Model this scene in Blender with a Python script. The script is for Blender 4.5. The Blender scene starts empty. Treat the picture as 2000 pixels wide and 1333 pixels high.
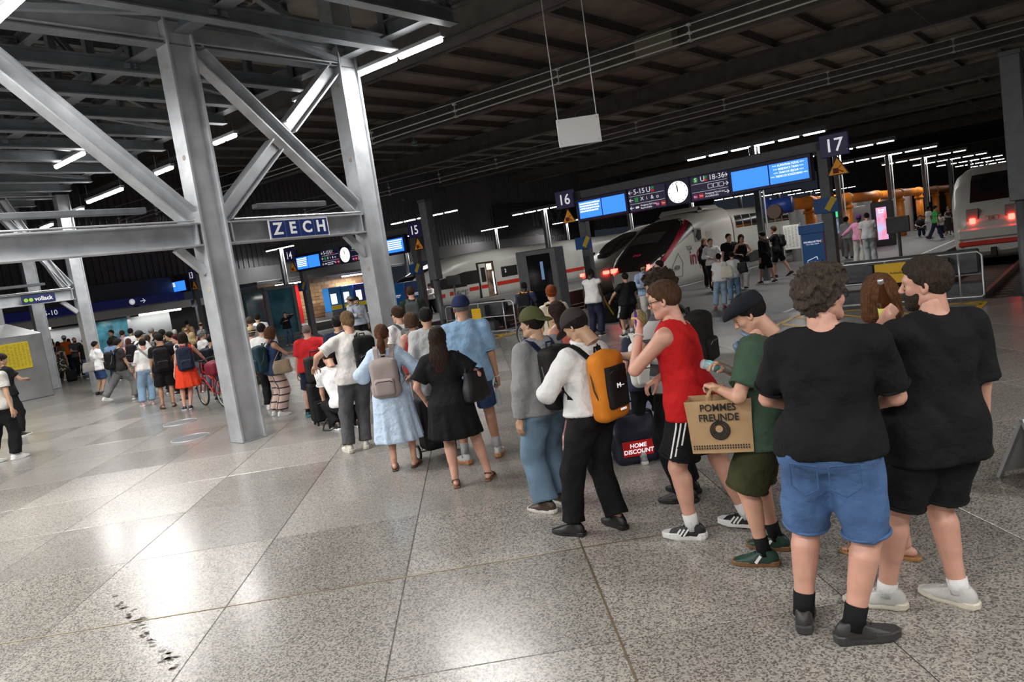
import bpy, math, random
import numpy as np
from mathutils import Vector, Matrix
random.seed(7); RNG = np.random.RandomState(11)
scene = bpy.context.scene
COL = scene.collection
# ---------------------------------------------------------------- camera (calibrated: 2000x1333 frame)
FPX, PITCH, ROLL, CAM_H = 1464.25, 0.106122757, 0.147088724, 2.12931
YAW = 0.690844877                         # heading of the tracks, to the right of the view axis
_fw = Vector((0, math.cos(PITCH), -math.sin(PITCH))); _rt = Vector((1, 0, 0)); _up = _rt.cross(_fw)
_R = _rt*math.cos(ROLL) - _up*math.sin(ROLL); _U = _rt*math.sin(ROLL) + _up*math.cos(ROLL)
cd = bpy.data.cameras.new('camera'); cam = bpy.data.objects.new('camera', cd); COL.objects.link(cam)
cd.sensor_width = 36.0; cd.lens = FPX/2000*36.0; cd.clip_start = 0.05; cd.clip_end = 400
cam.matrix_world = Matrix(((_R.x, _U.x, -_fw.x, 0), (_R.y, _U.y, -_fw.y, 0), (_R.z, _U.z, -_fw.z, CAM_H), (0, 0, 0, 1)))
scene.camera = cam
# ---------------------------------------------------------------- world: night outside, only a faint glow
wd = bpy.data.worlds.new('night'); scene.world = wd; wd.use_nodes = True
wd.node_tree.nodes['Background'].inputs[0].default_value = (0.55, 0.65, 0.9, 1)
wd.node_tree.nodes['Background'].inputs[1].default_value = 0.02
vs = scene.view_settings
vs.view_transform = 'Standard'; vs.look = 'None'; vs.gamma = 1.0; vs.use_curve_mapping = False
vs.exposure = 0.42
cy = scene.cycles; cy.max_bounces = 4; cy.diffuse_bounces = 3; cy.glossy_bounces = 3; cy.transmission_bounces = 2; cy.transparent_max_bounces = 4
LAMP_W = 1.0                              # scale of every tube lamp's output
# ---------------------------------------------------------------- station frame: s along the tracks, c across (to the right), z up
TD = Vector((math.sin(YAW), math.cos(YAW), 0)); ND = Vector((math.cos(YAW), -math.sin(YAW), 0))
def W(s, c, z=0.0): return TD*s + ND*c + Vector((0, 0, z))
def ray(x, y): return _fw + _R*((x-1000)/FPX) - _U*((y-666.5)/FPX)
C0 = Vector((0, 0, CAM_H))
def gp(x, y, z=0.0):
    d = ray(x, y); return C0 + d*((z-CAM_H)/d.z)
def onc(x, y, c):                          # (s, z) of the point seen at a pixel on the plane c
    d = ray(x, y); p = C0 + d*(c/d.dot(ND)); return p.dot(TD), p.z
def ons(x, y, s):
    d = ray(x, y); p = C0 + d*(s/d.dot(TD)); return p.dot(ND), p.z
# ================================================================ helpers
_mats = {}
def mat(name, col, rough=0.6, metal=0.0, noise=0.0, nscale=8.0, bump=0.0, bscale=40.0, emit=0.0, spec=0.5, alpha=1.0, col2=None, stretch=None, trans=0.0):
    if name in _mats: return _mats[name]
    m = bpy.data.materials.new(name); m.use_nodes = True; _mats[name] = m
    nt = m.node_tree; b = nt.nodes['Principled BSDF']
    c = (col[0], col[1], col[2], 1)
    b.inputs['Base Color'].default_value = c; b.inputs['Roughness'].default_value = rough
    b.inputs['Metallic'].default_value = metal; b.inputs['Specular IOR Level'].default_value = spec
    if trans: b.inputs['Transmission Weight'].default_value = trans
    if alpha < 1: b.inputs['Alpha'].default_value = alpha
    if emit:
        b.inputs['Emission Color'].default_value = c; b.inputs['Emission Strength'].default_value = emit
        if emit < 3: m.cycles.emission_sampling = 'NONE'
    if noise or bump or col2:
        tc = nt.nodes.new('ShaderNodeTexCoord'); src = tc.outputs['Object']
        if stretch:
            mp = nt.nodes.new('ShaderNodeMapping'); mp.inputs['Scale'].default_value = stretch
            nt.links.new(src, mp.inputs[0]); src = mp.outputs[0]
    if noise or col2:
        n = nt.nodes.new('ShaderNodeTexNoise'); n.inputs['Scale'].default_value = nscale; n.inputs['Detail'].default_value = 5
        nt.links.new(src, n.inputs['Vector'])
        r = nt.nodes.new('ShaderNodeValToRGB')
        k = col2 if col2 else tuple(max(0, v*(1-noise)) for v in col)
        k1 = col if col2 else tuple(min(1, v*(1+noise*0.6)) for v in col)
        r.color_ramp.elements[0].position = 0.3; r.color_ramp.elements[1].position = 0.7
        r.color_ramp.elements[0].color = (*k, 1); r.color_ramp.elements[1].color = (*k1, 1)
        nt.links.new(n.outputs['Fac'], r.inputs[0]); nt.links.new(r.outputs[0], b.inputs['Base Color'])
        if emit: nt.links.new(r.outputs[0], b.inputs['Emission Color'])
    if bump:
        n2 = nt.nodes.new('ShaderNodeTexNoise'); n2.inputs['Scale'].default_value = bscale; n2.inputs['Detail'].default_value = 4
        nt.links.new(src, n2.inputs['Vector'])
        bp = nt.nodes.new('ShaderNodeBump'); bp.inputs['Strength'].default_value = bump; bp.inputs['Distance'].default_value = 0.02 if bump < .65 else .045
        nt.links.new(n2.outputs['Fac'], bp.inputs['Height']); nt.links.new(bp.outputs[0], b.inputs['Normal'])
    return m
def tag(o, label=None, cat=None, group=None, kind=None):
    if label: o['label'] = label
    if cat: o['category'] = cat
    if group: o['group'] = group
    if kind: o['kind'] = kind
    return o
class MB:
    """collects boxes, bars, tubes; build() links them as one mesh object"""
    def __init__(s): s.v = []; s.f = []; s.n = 0
    def add(s, v, f):
        v = np.asarray(v, float); s.v.append(v); s.f += [tuple(int(i)+s.n for i in q) for q in f]; s.n += len(v); return s
    def box(s, x0, x1, y0, y1, z0, z1):
        v = [(x, y, z) for z in (z0, z1) for y in (y0, y1) for x in (x0, x1)]
        return s.add(v, [(0, 2, 3, 1), (4, 5, 7, 6), (0, 1, 5, 4), (2, 6, 7, 3), (0, 4, 6, 2), (1, 3, 7, 5)])
    def bbox(s, x0, x1, y0, y1, z0, z1, b=0.01):
        """box with chamfered edges (24 verts)"""
        b = min(b, (x1-x0)*.49, (y1-y0)*.49, (z1-z0)*.49)
        c = np.array([(x0+x1)/2, (y0+y1)/2, (z0+z1)/2]); h = np.array([(x1-x0)/2, (y1-y0)/2, (z1-z0)/2])
        v = []; idx = {}
        for sx in (-1, 1):
            for sy in (-1, 1):
                for sz in (-1, 1):
                    for ax in range(3):
                        q = np.array([sx, sy, sz], float)*(h-b); q[ax] = (sx, sy, sz)[ax]*h[ax]
                        idx[(sx, sy, sz, ax)] = len(v); v.append(c+q)
        f = []
        for ax in range(3):
            o = [a for a in range(3) if a != ax]
            for sg in (-1, 1):
                def k(a, b2):
                    t = [0, 0, 0]; t[ax] = sg; t[o[0]] = a; t[o[1]] = b2; return idx[(*t, ax)]
                f.append((k(-1, -1), k(1, -1), k(1, 1), k(-1, 1)))
        for ax in range(3):                                   # edges along ax
            o = [a for a in range(3) if a != ax]
            for a in (-1, 1):
                for b2 in (-1, 1):
                    def k(sg, which):
                        t = [0, 0, 0]; t[ax] = sg; t[o[0]] = a; t[o[1]] = b2; return idx[(*t, which)]
                    f.append((k(-1, o[0]), k(1, o[0]), k(1, o[1]), k(-1, o[1])))
        for sx in (-1, 1):
            for sy in (-1, 1):
                for sz in (-1, 1): f.append(tuple(idx[(sx, sy, sz, a)] for a in range(3)))
        return s.add(v, f)
    def prism(s, a, b, prof, up=(0, 0, 1)):
        """sweep a closed 2-D outline (u sideways, v up) from a to b"""
        a = Vector(a); b = Vector(b); d = (b-a).normalized(); u = Vector(up)
        if abs(d.dot(u)) > .98: u = Vector((0, 1, 0))
        r = d.cross(u).normalized(); u = r.cross(d)
        n = len(prof); v = [tuple(p+r*q[0]+u*q[1]) for p in (a, b) for q in prof]
        f = [(i, (i+1) % n, n+(i+1) % n, n+i) for i in range(n)] + [tuple(range(n))[::-1], tuple(range(n, 2*n))]
        return s.add(v, f)
    def bar(s, a, b, w, h, up=(0, 0, 1)):
        return s.prism(a, b, [(-w/2, -h/2), (w/2, -h/2), (w/2, h/2), (-w/2, h/2)], up)
    def ibeam(s, a, b, w, h, tf=.02, tw=.014, up=(0, 0, 1)):
        w2, h2, t = w/2, h/2, tw/2
        return s.prism(a, b, [(-w2, -h2), (w2, -h2), (w2, -h2+tf), (t, -h2+tf), (t, h2-tf), (w2, h2-tf), (w2, h2), (-w2, h2), (-w2, h2-tf), (-t, h2-tf), (-t, -h2+tf), (-w2, -h2+tf)], up)
    def cyl(s, a, b, r, r2=None, n=12):
        r2 = r if r2 is None else r2
        a = Vector(a); b = Vector(b); d = (b-a).normalized(); u = Vector((0, 0, 1)) if abs(d.z) < .95 else Vector((0, 1, 0))
        e1 = d.cross(u).normalized(); e2 = e1.cross(d)
        v = [tuple(p+(e1*math.cos(t)+e2*math.sin(t))*rr) for p, rr in ((a, r), (b, r2)) for t in [2*math.pi*i/n for i in range(n)]]
        return s.add(v, [(i, (i+1) % n, n+(i+1) % n, n+i) for i in range(n)] + [tuple(range(n))[::-1], tuple(range(n, 2*n))])
    def tube(s, pts, r, n=6):
        pts = [Vector(p) for p in pts]; v = []; m = len(pts); e1 = None
        for i, p in enumerate(pts):
            d = (pts[min(i+1, m-1)]-pts[max(i-1, 0)]).normalized()
            if e1 is None:
                u = Vector((0, 0, 1)) if abs(d.z) < .9 else Vector((0, 1, 0)); e1 = d.cross(u).normalized()
            else: e1 = (e1-d*e1.dot(d)).normalized()
            e2 = d.cross(e1); rr = r[i] if isinstance(r, (list, tuple)) else r
            v += [tuple(p+(e1*math.cos(t)+e2*math.sin(t))*rr) for t in [2*math.pi*k/n for k in range(n)]]
        f = [(i*n+k, i*n+(k+1) % n, (i+1)*n+(k+1) % n, (i+1)*n+k) for i in range(m-1) for k in range(n)]
        return s.add(v, f + [tuple(range(n))[::-1], tuple(range((m-1)*n, m*n))])
    def ribbon(s, pts, nrm, w, t):
        """flat strap along pts; nrm = outward normal per point"""
        pts = [Vector(p) for p in pts]; m = len(pts); v = []
        for i, p in enumerate(pts):
            d = (pts[min(i+1, m-1)]-pts[max(i-1, 0)]).normalized(); q = Vector(nrm[i]); q = (q-d*q.dot(d)).normalized(); b = d.cross(q)
            v += [tuple(p+b*w/2), tuple(p+b*w/2+q*t), tuple(p-b*w/2+q*t), tuple(p-b*w/2)]
        f = [(i*4+k, i*4+(k+1) % 4, (i+1)*4+(k+1) % 4, (i+1)*4+k) for i in range(m-1) for k in range(4)]
        return s.add(v, f + [(3, 2, 1, 0), tuple(range((m-1)*4, m*4))])
    def lathe(s, prof, c=(0, 0, 0), n=20):
        v = [(c[0]+r*math.cos(2*math.pi*k/n), c[1]+r*math.sin(2*math.pi*k/n), c[2]+z) for r, z in prof for k in range(n)]; m = len(prof)
        f = [(i*n+k, i*n+(k+1) % n, (i+1)*n+(k+1) % n, (i+1)*n+k) for i in range(m-1) for k in range(n)]
        return s.add(v, f + [tuple(range(n))[::-1], tuple(range((m-1)*n, m*n))])
    def torus(s, c, R, r, ax=(0, 0, 1), n=28, k=8, a0=0, a1=2*math.pi):
        d = Vector(ax).normalized(); u = Vector((0, 0, 1)) if abs(d.z) < .9 else Vector((1, 0, 0)); e1 = d.cross(u).normalized(); e2 = d.cross(e1); c = Vector(c)
        full = a1-a0 > 6.2; m = n if full else n+1
        v = []
        for i in range(m):
            t = a0+(a1-a0)*i/n; q = e1*math.cos(t)+e2*math.sin(t)
            v += [tuple(c+q*(R+r*math.cos(2*math.pi*j/k))+d*r*math.sin(2*math.pi*j/k)) for j in range(k)]
        return s.add(v, [(i*k+j, i*k+(j+1) % k, ((i+1) % m)*k+(j+1) % k, ((i+1) % m)*k+j) for i in range(n) for j in range(k)])
    def grid(s, P, closed=False):
        """P[i][j] points"""
        P = np.asarray(P, float); a, b = P.shape[:2]
        return s.add(P.reshape(-1, 3), [(i*b+j, i*b+(j+1) % b, (i+1)*b+(j+1) % b, (i+1)*b+j) for i in range(a-1) for j in range(b if closed else b-1)])
    def mesh(s, name, smooth=False):
        me = bpy.data.meshes.new(name); v = np.concatenate(s.v) if s.v else np.zeros((0, 3))
        me.from_pydata(v.tolist(), [], s.f)
        if smooth: me.polygons.foreach_set('use_smooth', [True]*len(me.polygons))
        me.update(); return me
    def build(s, name, m, parent=None, smooth=False, loc=None, rz=None):
        o = bpy.data.objects.new(name, s.mesh(name, smooth)); COL.objects.link(o)
        if m: o.data.materials.append(m)
        if parent: o.parent = parent
        if loc is not None: o.location = loc
        if rz is not None: o.rotation_euler = (0, 0, rz)
        return o
def raw(name, v, f, m, parent=None, smooth=True):
    me = bpy.data.meshes.new(name); me.from_pydata(np.asarray(v).tolist(), [], f if isinstance(f, list) else f.tolist())
    if smooth: me.polygons.foreach_set('use_smooth', [True]*len(me.polygons))
    me.update(); o = bpy.data.objects.new(name, me); COL.objects.link(o)
    if m: me.materials.append(m)
    if parent: o.parent = parent
    return o
def inst(o, parent, loc=None, rot=None, name=None, m=None, scale=None):
    c = o.copy(); COL.objects.link(c); c.parent = parent
    if loc is not None: c.location = loc
    if rot is not None: c.rotation_euler = rot
    if scale is not None: c.scale = scale
    return c
def empty(name, loc, rz=0.0, label=None, cat=None, group=None):
    o = bpy.data.objects.new(name, None); COL.objects.link(o); o.location = loc; o.rotation_euler = (0, 0, rz); o.empty_display_size = .1
    return tag(o, label, cat, group)
def sempty(name, s, c, z=0.0, label=None, cat=None, group=None):   # thing placed in the station frame: local x = c, y = s
    return empty(name, W(s, c, z), -YAW, label, cat, group)
def sobj(mb, name, m, s=0.0, c=0.0, z=0.0, smooth=False):
    return mb.build(name, m, None, smooth, W(s, c, z), -YAW)
def text(body, size, m, parent, loc, rot=(math.pi/2, 0, 0), name='lettering', align='CENTER', bold=0.0, xs=1.0, ext=.002, shear=0.0):
    c = bpy.data.curves.new(name, 'FONT'); c.body = body; c.size = size; c.align_x = align; c.align_y = 'CENTER'; c.extrude = ext; c.offset = bold*size; c.shear = shear
    c.resolution_u = 3
    t = bpy.data.objects.new('t', c); me = bpy.data.meshes.new_from_object(t); bpy.data.objects.remove(t); bpy.data.curves.remove(c)
    me.name = name; me.materials.clear(); me.materials.append(m)
    o = bpy.data.objects.new(name, me); COL.objects.link(o); o.parent = parent; o.location = loc; o.rotation_euler = rot; o.scale = (xs, 1, 1)
    return o
# ---------------------------------------------------------------- common materials
M = {}
M['steel'] = mat('galvanised_steel', (.5, .52, .55), .45, .5, noise=.22, nscale=3, bump=.05, bscale=60)
M['steel_dk'] = mat('grey_painted_steel', (.09, .095, .105), .5, .3, noise=.25, nscale=5)
M['post'] = mat('post_grey', (.13, .135, .145), .5, .2, noise=.15, nscale=6)
M['alu'] = mat('brushed_aluminium', (.55, .56, .58), .35, .7, noise=.1, nscale=4)
M['white'] = mat('white_paint', (.8, .8, .8), .4)
M['navy'] = mat('sign_navy', (.012, .014, .07), .45)
M['navy2'] = mat('sign_violet_navy', (.028, .02, .085), .4, emit=.12)
M['screen'] = mat('screen_blue', (.03, .2, 1.0), .3, emit=1.1)
M['lit_white'] = mat('backlit_white', (1, 1, 1), .4, emit=1.0)
M['ink_white'] = mat('lettering_white', (.85, .85, .9), .5, emit=.45)
M['ink_black'] = mat('lettering_black', (.01, .01, .01), .5)
M['black'] = mat('black_plastic', (.012, .012, .013), .45)
M['glass_dk'] = mat('dark_glass', (.008, .009, .011), .08, spec=.8)
M['tube'] = mat('tube_light', (1, .98, .95), .4, emit=22.0)
M['led'] = mat('led_strip', (1, .98, .95), .4, emit=7.0)
M['red'] = mat('signal_red', (.55, .01, .01), .4)
M['yellow'] = mat('traffic_yellow', (.72, .42, .01), .5)
M['orange'] = mat('pipe_orange', (.75, .22, .02), .4, noise=.15, nscale=3)
M['redlamp'] = mat('tail_lamp', (1, .03, .02), .3, emit=15.0)
M['asph'] = mat('platform_asphalt', (.1, .1, .105), .55, noise=.2, nscale=1.5, bump=.1, bscale=120)
M['conc'] = mat('concrete', (.27, .26, .25), .7, noise=.2, nscale=2)
M['ballast'] = mat('ballast', (.05, .045, .04), .9, noise=.5, nscale=30, bump=.8, bscale=25)
M['rail'] = mat('rail_steel', (.16, .1, .07), .5, .5, noise=.3)
# ================================================================ floor: terrazzo slabs
def terrazzo(name, joints, fade=0.0):
    m = bpy.data.materials.new(name); m.use_nodes = True; nt = m.node_tree; b = nt.nodes['Principled BSDF']
    N = nt.nodes.new; L = nt.links.new
    geo = N('ShaderNodeNewGeometry')
    v1 = N('ShaderNodeTexVoronoi'); v1.inputs['Scale'].default_value = 105; L(geo.outputs['Position'], v1.inputs['Vector'])
    r1 = N('ShaderNodeValToRGB'); cr = r1.color_ramp; cr.interpolation = 'CONSTANT'
    cr.elements[0].position = 0; cr.elements[0].color = (.12, .113, .105, 1)
    cr.elements[1].position = .2; cr.elements[1].color = (.37, .345, .31, 1)
    for p, c in ((.3, (.2, .185, .17)), (.42, (.42, .395, .35)), (.62, (.34, .325, .3)), (.72, (.45, .41, .345)), (.86, (.27, .25, .23)), (.93, (.5, .48, .44))):
        e = cr.elements.new(p); e.color = (*c, 1)
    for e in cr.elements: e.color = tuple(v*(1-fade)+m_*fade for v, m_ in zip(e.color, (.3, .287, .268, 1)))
    sx = N('ShaderNodeSeparateColor'); L(v1.outputs['Color'], sx.inputs[0]); L(sx.outputs[0], r1.inputs[0])
    n1 = N('ShaderNodeTexNoise'); n1.inputs['Scale'].default_value = .7; n1.inputs['Detail'].default_value = 6; L(geo.outputs['Position'], n1.inputs['Vector'])
    oi = N('ShaderNodeObjectInfo')
    mx = N('ShaderNodeMath'); mx.operation = 'MULTIPLY_ADD'; mx.inputs[1].default_value = .36; mx.inputs[2].default_value = .52; L(n1.outputs['Fac'], mx.inputs[0])
    m2 = N('ShaderNodeMath'); m2.operation = 'MULTIPLY_ADD'; m2.inputs[1].default_value = .2 if not joints else 0; L(oi.outputs['Random'], m2.inputs[0]); L(mx.outputs[0], m2.inputs[2])
    hs = N('ShaderNodeHueSaturation'); L(r1.outputs[0], hs.inputs['Color']); L(m2.outputs[0], hs.inputs['Value'])
    out = hs.outputs[0]
    if joints:
        mp = N('ShaderNodeMapping'); mp.inputs['Rotation'].default_value = (0, 0, GA); mp.inputs['Location'].default_value = (-GX0, -GY0, 0)
        mp.vector_type = 'TEXTURE' if False else 'POINT'
        L(geo.outputs['Position'], mp.inputs[0]); sp = N('ShaderNodeSeparateXYZ'); L(mp.outputs[0], sp.inputs[0]); ds = []
        for k, per in ((0, GDX), (1, GDY)):
            d = N('ShaderNodeMath'); d.operation = 'PINGPONG'; d.inputs[1].default_value = per/2; L(sp.outputs[k], d.inputs[0])
            q = N('ShaderNodeMath'); q.operation = 'GREATER_THAN'; q.inputs[1].default_value = .008; L(d.outputs[0], q.inputs[0]); ds.append(q)
        mi = N('ShaderNodeMath'); mi.operation = 'MINIMUM'; L(ds[0].outputs[0], mi.inputs[0]); L(ds[1].outputs[0], mi.inputs[1])
        mc = N('ShaderNodeMix'); mc.data_type = 'RGBA'; L(mi.outputs[0], mc.inputs[0]); mc.inputs[6].default_value = (.06, .055, .05, 1); L(out, mc.inputs[7]); out = mc.outputs[2]
    L(out, b.inputs['Base Color'])
    rr = N('ShaderNodeMath'); rr.operation = 'MULTIPLY_ADD'; rr.inputs[1].default_value = .06; rr.inputs[2].default_value = .21; L(oi.outputs['Random'], rr.inputs[0]); L(rr.outputs[0], b.inputs['Roughness'])
    b.inputs['Specular IOR Level'].default_value = .6
    return m
GA = math.radians(-2.45); GX0, GY0, GDX, GDY = .51, 3.87, 1.289, 1.358
GR = Vector((math.cos(GA), -math.sin(GA), 0)); GG = Vector((math.sin(GA), math.cos(GA), 0))
S_END = 17.5                                # the concourse ends here, tracks begin
PLAT = [(-15.25, -5.35), (-32.2, -23.1), (2.9, 12.0), (-60, -40.0)]
mb = MB(); mb.box(-60, 30, -14, S_END, -.3, -.003)
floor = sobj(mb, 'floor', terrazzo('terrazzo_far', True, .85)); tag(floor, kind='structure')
slab_mb = MB(); g = .0035
slab_mb.bbox(g, GDX-g, g, GDY-g, -.05, 0, .003); slab_mes = []
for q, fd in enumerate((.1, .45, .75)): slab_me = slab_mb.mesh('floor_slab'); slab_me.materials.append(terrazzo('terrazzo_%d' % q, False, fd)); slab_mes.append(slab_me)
cells = []
for i in range(-14, 9):
    for j in range(-2, 11):
        p = GR*(GX0+(i+.5)*GDX) + GG*(GY0+(j+.5)*GDY)
        d = p - C0; zz = d.dot(_fw)
        if zz < 1.5: continue
        x = 1000+FPX*d.dot(_R)/zz; y = 666.5-FPX*d.dot(_U)/zz
        if -260 < x < 2260 and y < 1560 and p.dot(TD) < S_END-1.2: cells.append((zz, i, j))
cells.sort()
inv = floor.matrix_basis.inverted()
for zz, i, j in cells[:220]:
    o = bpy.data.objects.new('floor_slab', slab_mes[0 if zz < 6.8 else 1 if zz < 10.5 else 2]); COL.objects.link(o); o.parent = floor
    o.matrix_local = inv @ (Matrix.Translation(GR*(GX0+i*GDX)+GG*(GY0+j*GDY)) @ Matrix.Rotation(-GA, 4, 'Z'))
brass = mat('brass_strip', (.33, .27, .17), .4, .7, noise=.3, nscale=20)
for a, b in (((GX0, 2.0), (GX0, 7.0)), ((-9, GY0+GDY), (3.2, GY0+GDY))):
    mb = MB(); A = GR*a[0]+GG*a[1]; B = GR*b[0]+GG*b[1]; mb.bar(A, B, .012, .006)
    tag(mb.build('trim_1', brass), kind='structure')
# drain covers
for x, y in ((352, 826), (372, 856)):
    p = gp(x, y); t = empty('drain_cover', p, 0, 'round steel cover set in the floor beside the steel column', 'cover', 'floor covers')
    mb = MB(); mb.lathe([(.3, -.02), (.3, .004), (.28, .006), (0.01, .006)], n=32); mb.build('plate', M['steel_dk'], t)
    mb = MB(); mb.torus((0, 0, .004), .3, .008, n=40, k=6); mb.build('rim', M['steel'], t)
mb = MB()
for k in range(110):
    t = RNG.rand(); x = 230+120*t+RNG.randn()*9; y = 1180+130*t+RNG.randn()*8; p = gp(x, y); r = .004+.013*RNG.rand()**2
    mb.add([(p.x+r*(1+.4*RNG.rand())*math.cos(a)*1.5, p.y+r*math.sin(a)*(1+.4*RNG.rand()), .0012) for a in np.linspace(0, 6.28, 9)[:-1]], [tuple(range(8))])
tag(mb.build('puddle_drops', mat('water_film', (.13, .125, .115), .04, spec=.9)), 'spilled water drops drying on the terrazzo slabs', 'water', kind='stuff')
# ---------------------------------------------------------------- platforms, track beds, rails
mb = MB(); mb.box(-60, 40, S_END, 150, -1.2, -.78); tag(sobj(mb, 'ground', M['ballast']), 'dark ballast between the rails', kind='structure')
for k, (c0, c1) in enumerate(PLAT):
    mb = MB(); mb.box(c0, c1, S_END, 150, -.78, 0); p = sobj(mb, 'platform_floor', M['asph']); tag(p, kind='structure')
    mb = MB(); mb.box(c0, c0+.22, S_END, 150, -.25, .004); mb.box(c1-.22, c1, S_END, 150, -.25, .004); mb.build('edge_stone', M['conc'], p)
    mb = MB(); mb.box(c0+.75, c0+.87, S_END, 150, 0, .003); mb.box(c1-.87, c1-.75, S_END, 150, 0, .003); mb.build('edge_line', mat('line_white', (.6, .6, .58), .5), p)
NUMW = {13: 'thirteen', 14: 'fourteen', 15: 'fifteen', 16: 'sixteen', 17: 'seventeen', 18: 'eighteen'}; NUMW[12] = 'twelve'
TRK = {13: -38.4, 14: -33.9, 15: -21.4, 16: -16.9, 17: -3.7, 18: .8}
for n, c in TRK.items():
    t = sempty('railway_track', S_END+.6, c, -.78, 'pair of rusty rails on sleepers ending at the concourse by platform '+NUMW[n], 'track')
    mb = MB()
    for q in (-.75, .75): mb.ibeam((q, 0, .09), (q, 110, .09), .12, .16, .03, .025)
    mb.build('rail', M['rail'], t)
    sl = None
    for k in range(26):
        if sl is None:
            mb = MB(); mb.bbox(-1.3, 1.3, -.12, .12, -.1, .02, .02); sl = mb.build('sleeper', mat('sleeper_wood', (.1, .075, .055), .8, noise=.3), t); sl.location = (0, .4, 0)
        else: inst(sl, t, (0, .4+k*.62, 0))
    # buffer stop
    b = sempty('buffer_stop', S_END+1.1, c, -.78, 'dark grey buffer stop with two round buffers closing track '+NUMW[n], 'buffer stop')
    mb = MB()
    for q in (-.75, .75):
        mb.bar((q, -.2, 0), (q, -.2, 1.6), .16, .22, (0, 1, 0)); mb.bar((q, 1.6, .1), (q, -.1, 1.5), .14, .16)
    mb.build('frame', M['steel_dk'], b)
    mb = MB(); mb.bbox(-1.35, 1.35, -.05, .2, 1.2, 1.72, .03); mb.build('beam', M['steel_dk'], b)
    for q in (-.87, .87):
        mb = MB(); mb.cyl((q, .2, 1.45), (q, .55, 1.45), .09); mb.cyl((q, .55, 1.45), (q, .6, 1.45), .23, n=20); mb.build('buffer', M['post'], b)
    mb = MB(); mb.bbox(-1.5, 1.5, -.75, -.45, 0, 1.1, .03); mb.build('kerb_wall', M['steel_dk'], b)
# railings at the track ends
def railing(c0, c1, label):
    t = sempty('guard_railing', S_END-.3, c0, 0, label, 'railing'); w = c1-c0; pm = M['alu']
    mb = MB(); r = .045
    mb.tube([(0, 0, .1), (0, 0, .9), (.07, 0, .97), (w-.07, 0, .97), (w, 0, .9), (w, 0, .12), (w-.05, 0, .08), (.05, 0, .08)], .022, 8); mb.build('frame', pm, t, True)
    mb = MB(); mb.cyl((0, 0, .53), (w, 0, .53), .018, n=8); mb.build('mid_rail', pm, t, True)
    n = max(1, round(w/1.5))
    for k in range(n+1):
        x = .02+(w-.04)*k/n if 0 < k < n else (.4 if k == 0 else w-.4)
        mb = MB(); mb.cyl((x, 0, 0), (x, 0, .97), .02, n=8); mb.build('post', pm, t, True)
    return t, w
r1, w1 = railing(-5.6, -2.12, 'white tubular railing with yellow notice before the red tail-lamp train')
r2, w2 = railing(-16.75, -13.97, 'white tubular railing with small yellow box beside the tall grey pole')
r3, w3 = railing(-1.0, 2.2, 'white tubular railing to the right of the grey pillar')
def notice(r, x0, x1, z0, z1, txt):
    mb = MB(); mb.bbox(x0, x1, -.075, -.045, z0, z1, .008); o = mb.build('notice_board', M['yellow'], r); o['label'] = 'yellow notice board with black text'
    if txt: text(txt, .075, M['ink_black'], o, ((x0+x1)/2, -.078, (z0+z1)/2), xs=.95)
notice(r1, 1.55, 2.15, .5, .92, 'Hier kein Aufenthalt!')
notice(r2, 1.15, 1.52, .5, .83, '')
# yellow hatching before the buffers
def hatch(c0, c1, s0, s1, label):
    t = sempty('floor_marking', s0, c0, 0, label, 'marking'); w = c1-c0; h = s1-s0; z = .0025
    def strip(a, b, wd): mb = MB(); mb.bar((*a, z), (*b, z), wd, .003); mb.build('stripe', M['yellow'], t)
    strip((0, 0), (w, 0), .12); strip((0, 0), (0, h), .12); strip((w, 0), (w, h), .12); strip((0, h), (w, h), .12)
    x = -h+.5
    while x < w:                              # 45 degree stripes
        a = (max(x, 0), max(0, -x)); b = (min(x+h, w), min(h, w-x))
        a = (a[0], h-a[1]); b = (b[0], h-b[1])
        if b[0]-a[0] > .2: strip(a, b, .1)
        x += .9
hatch(-5.6, -2.1, 14.2, 17.0, 'yellow hatched no-stopping zone before the red tail-lamp train')
hatch(-17.8, -13.9, 14.4, 17.0, 'yellow hatched zone before the railing with the small yellow box')
hatch(-34.5, -30.5, 14.4, 17.0, 'yellow hatched zone beyond the person in the red tee')
# ================================================================ hall roof: girders across the tracks, purlins, panels
M['roof_beam'] = mat('roof_girder', (.16, .15, .135), .7, noise=.25, nscale=2)
M['roof_pan'] = mat('roof_panel', (.34, .305, .255), .8, noise=.25, nscale=1.2)
roof = sempty('roof', 0, 0, 0); tag(roof, 'dark panelled hall roof carried on deep girders', kind='structure')
GS = [9.0, 18.2, 27.3, 36.0, 46.0, 56.0, 67.0, 79.0, 92.0]; RZ = 9.0
C_L, C_R = -44.0, 26.0
for s in GS:
    mb = MB(); mb.ibeam((C_L, s, RZ+.45), (C_R, s, RZ+.45), .55, .95, .1, .3); mb.build('girder', M['roof_beam'], roof)
    mb = MB(); mb.ibeam((C_L, s+2.2, RZ+.8), (C_R, s+2.2, RZ+.8), .2, .4, .03, .05); mb.build('secondary_beam', M['roof_beam'], roof)
cs = np.arange(C_L, C_R+.1, 2.3)
for a, b in zip(GS[:-1], GS[1:]):
    pu = None; pn = None
    for c in cs:
        if a >= 36 and False: break
        if pu is None:
            mb = MB(); mb.ibeam((0, a, RZ+1.05), (0, b, RZ+1.05), .22, .34, .04, .06); pu = mb.build('purlin', M['roof_beam'], roof); pu.location = (c, 0, 0)
        else: inst(pu, roof, (c, 0, 0))
        if c < C_R-1:
            if pn is None:
                mb = MB(); mb.bbox(.06, 2.24, a+.1, b-.1, RZ+1.22, RZ+1.3, .01); pn = mb.build('roof_panel', M['roof_pan'], roof); pn.location = (c, 0, 0)
            else: inst(pn, roof, (c, 0, 0))
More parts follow.
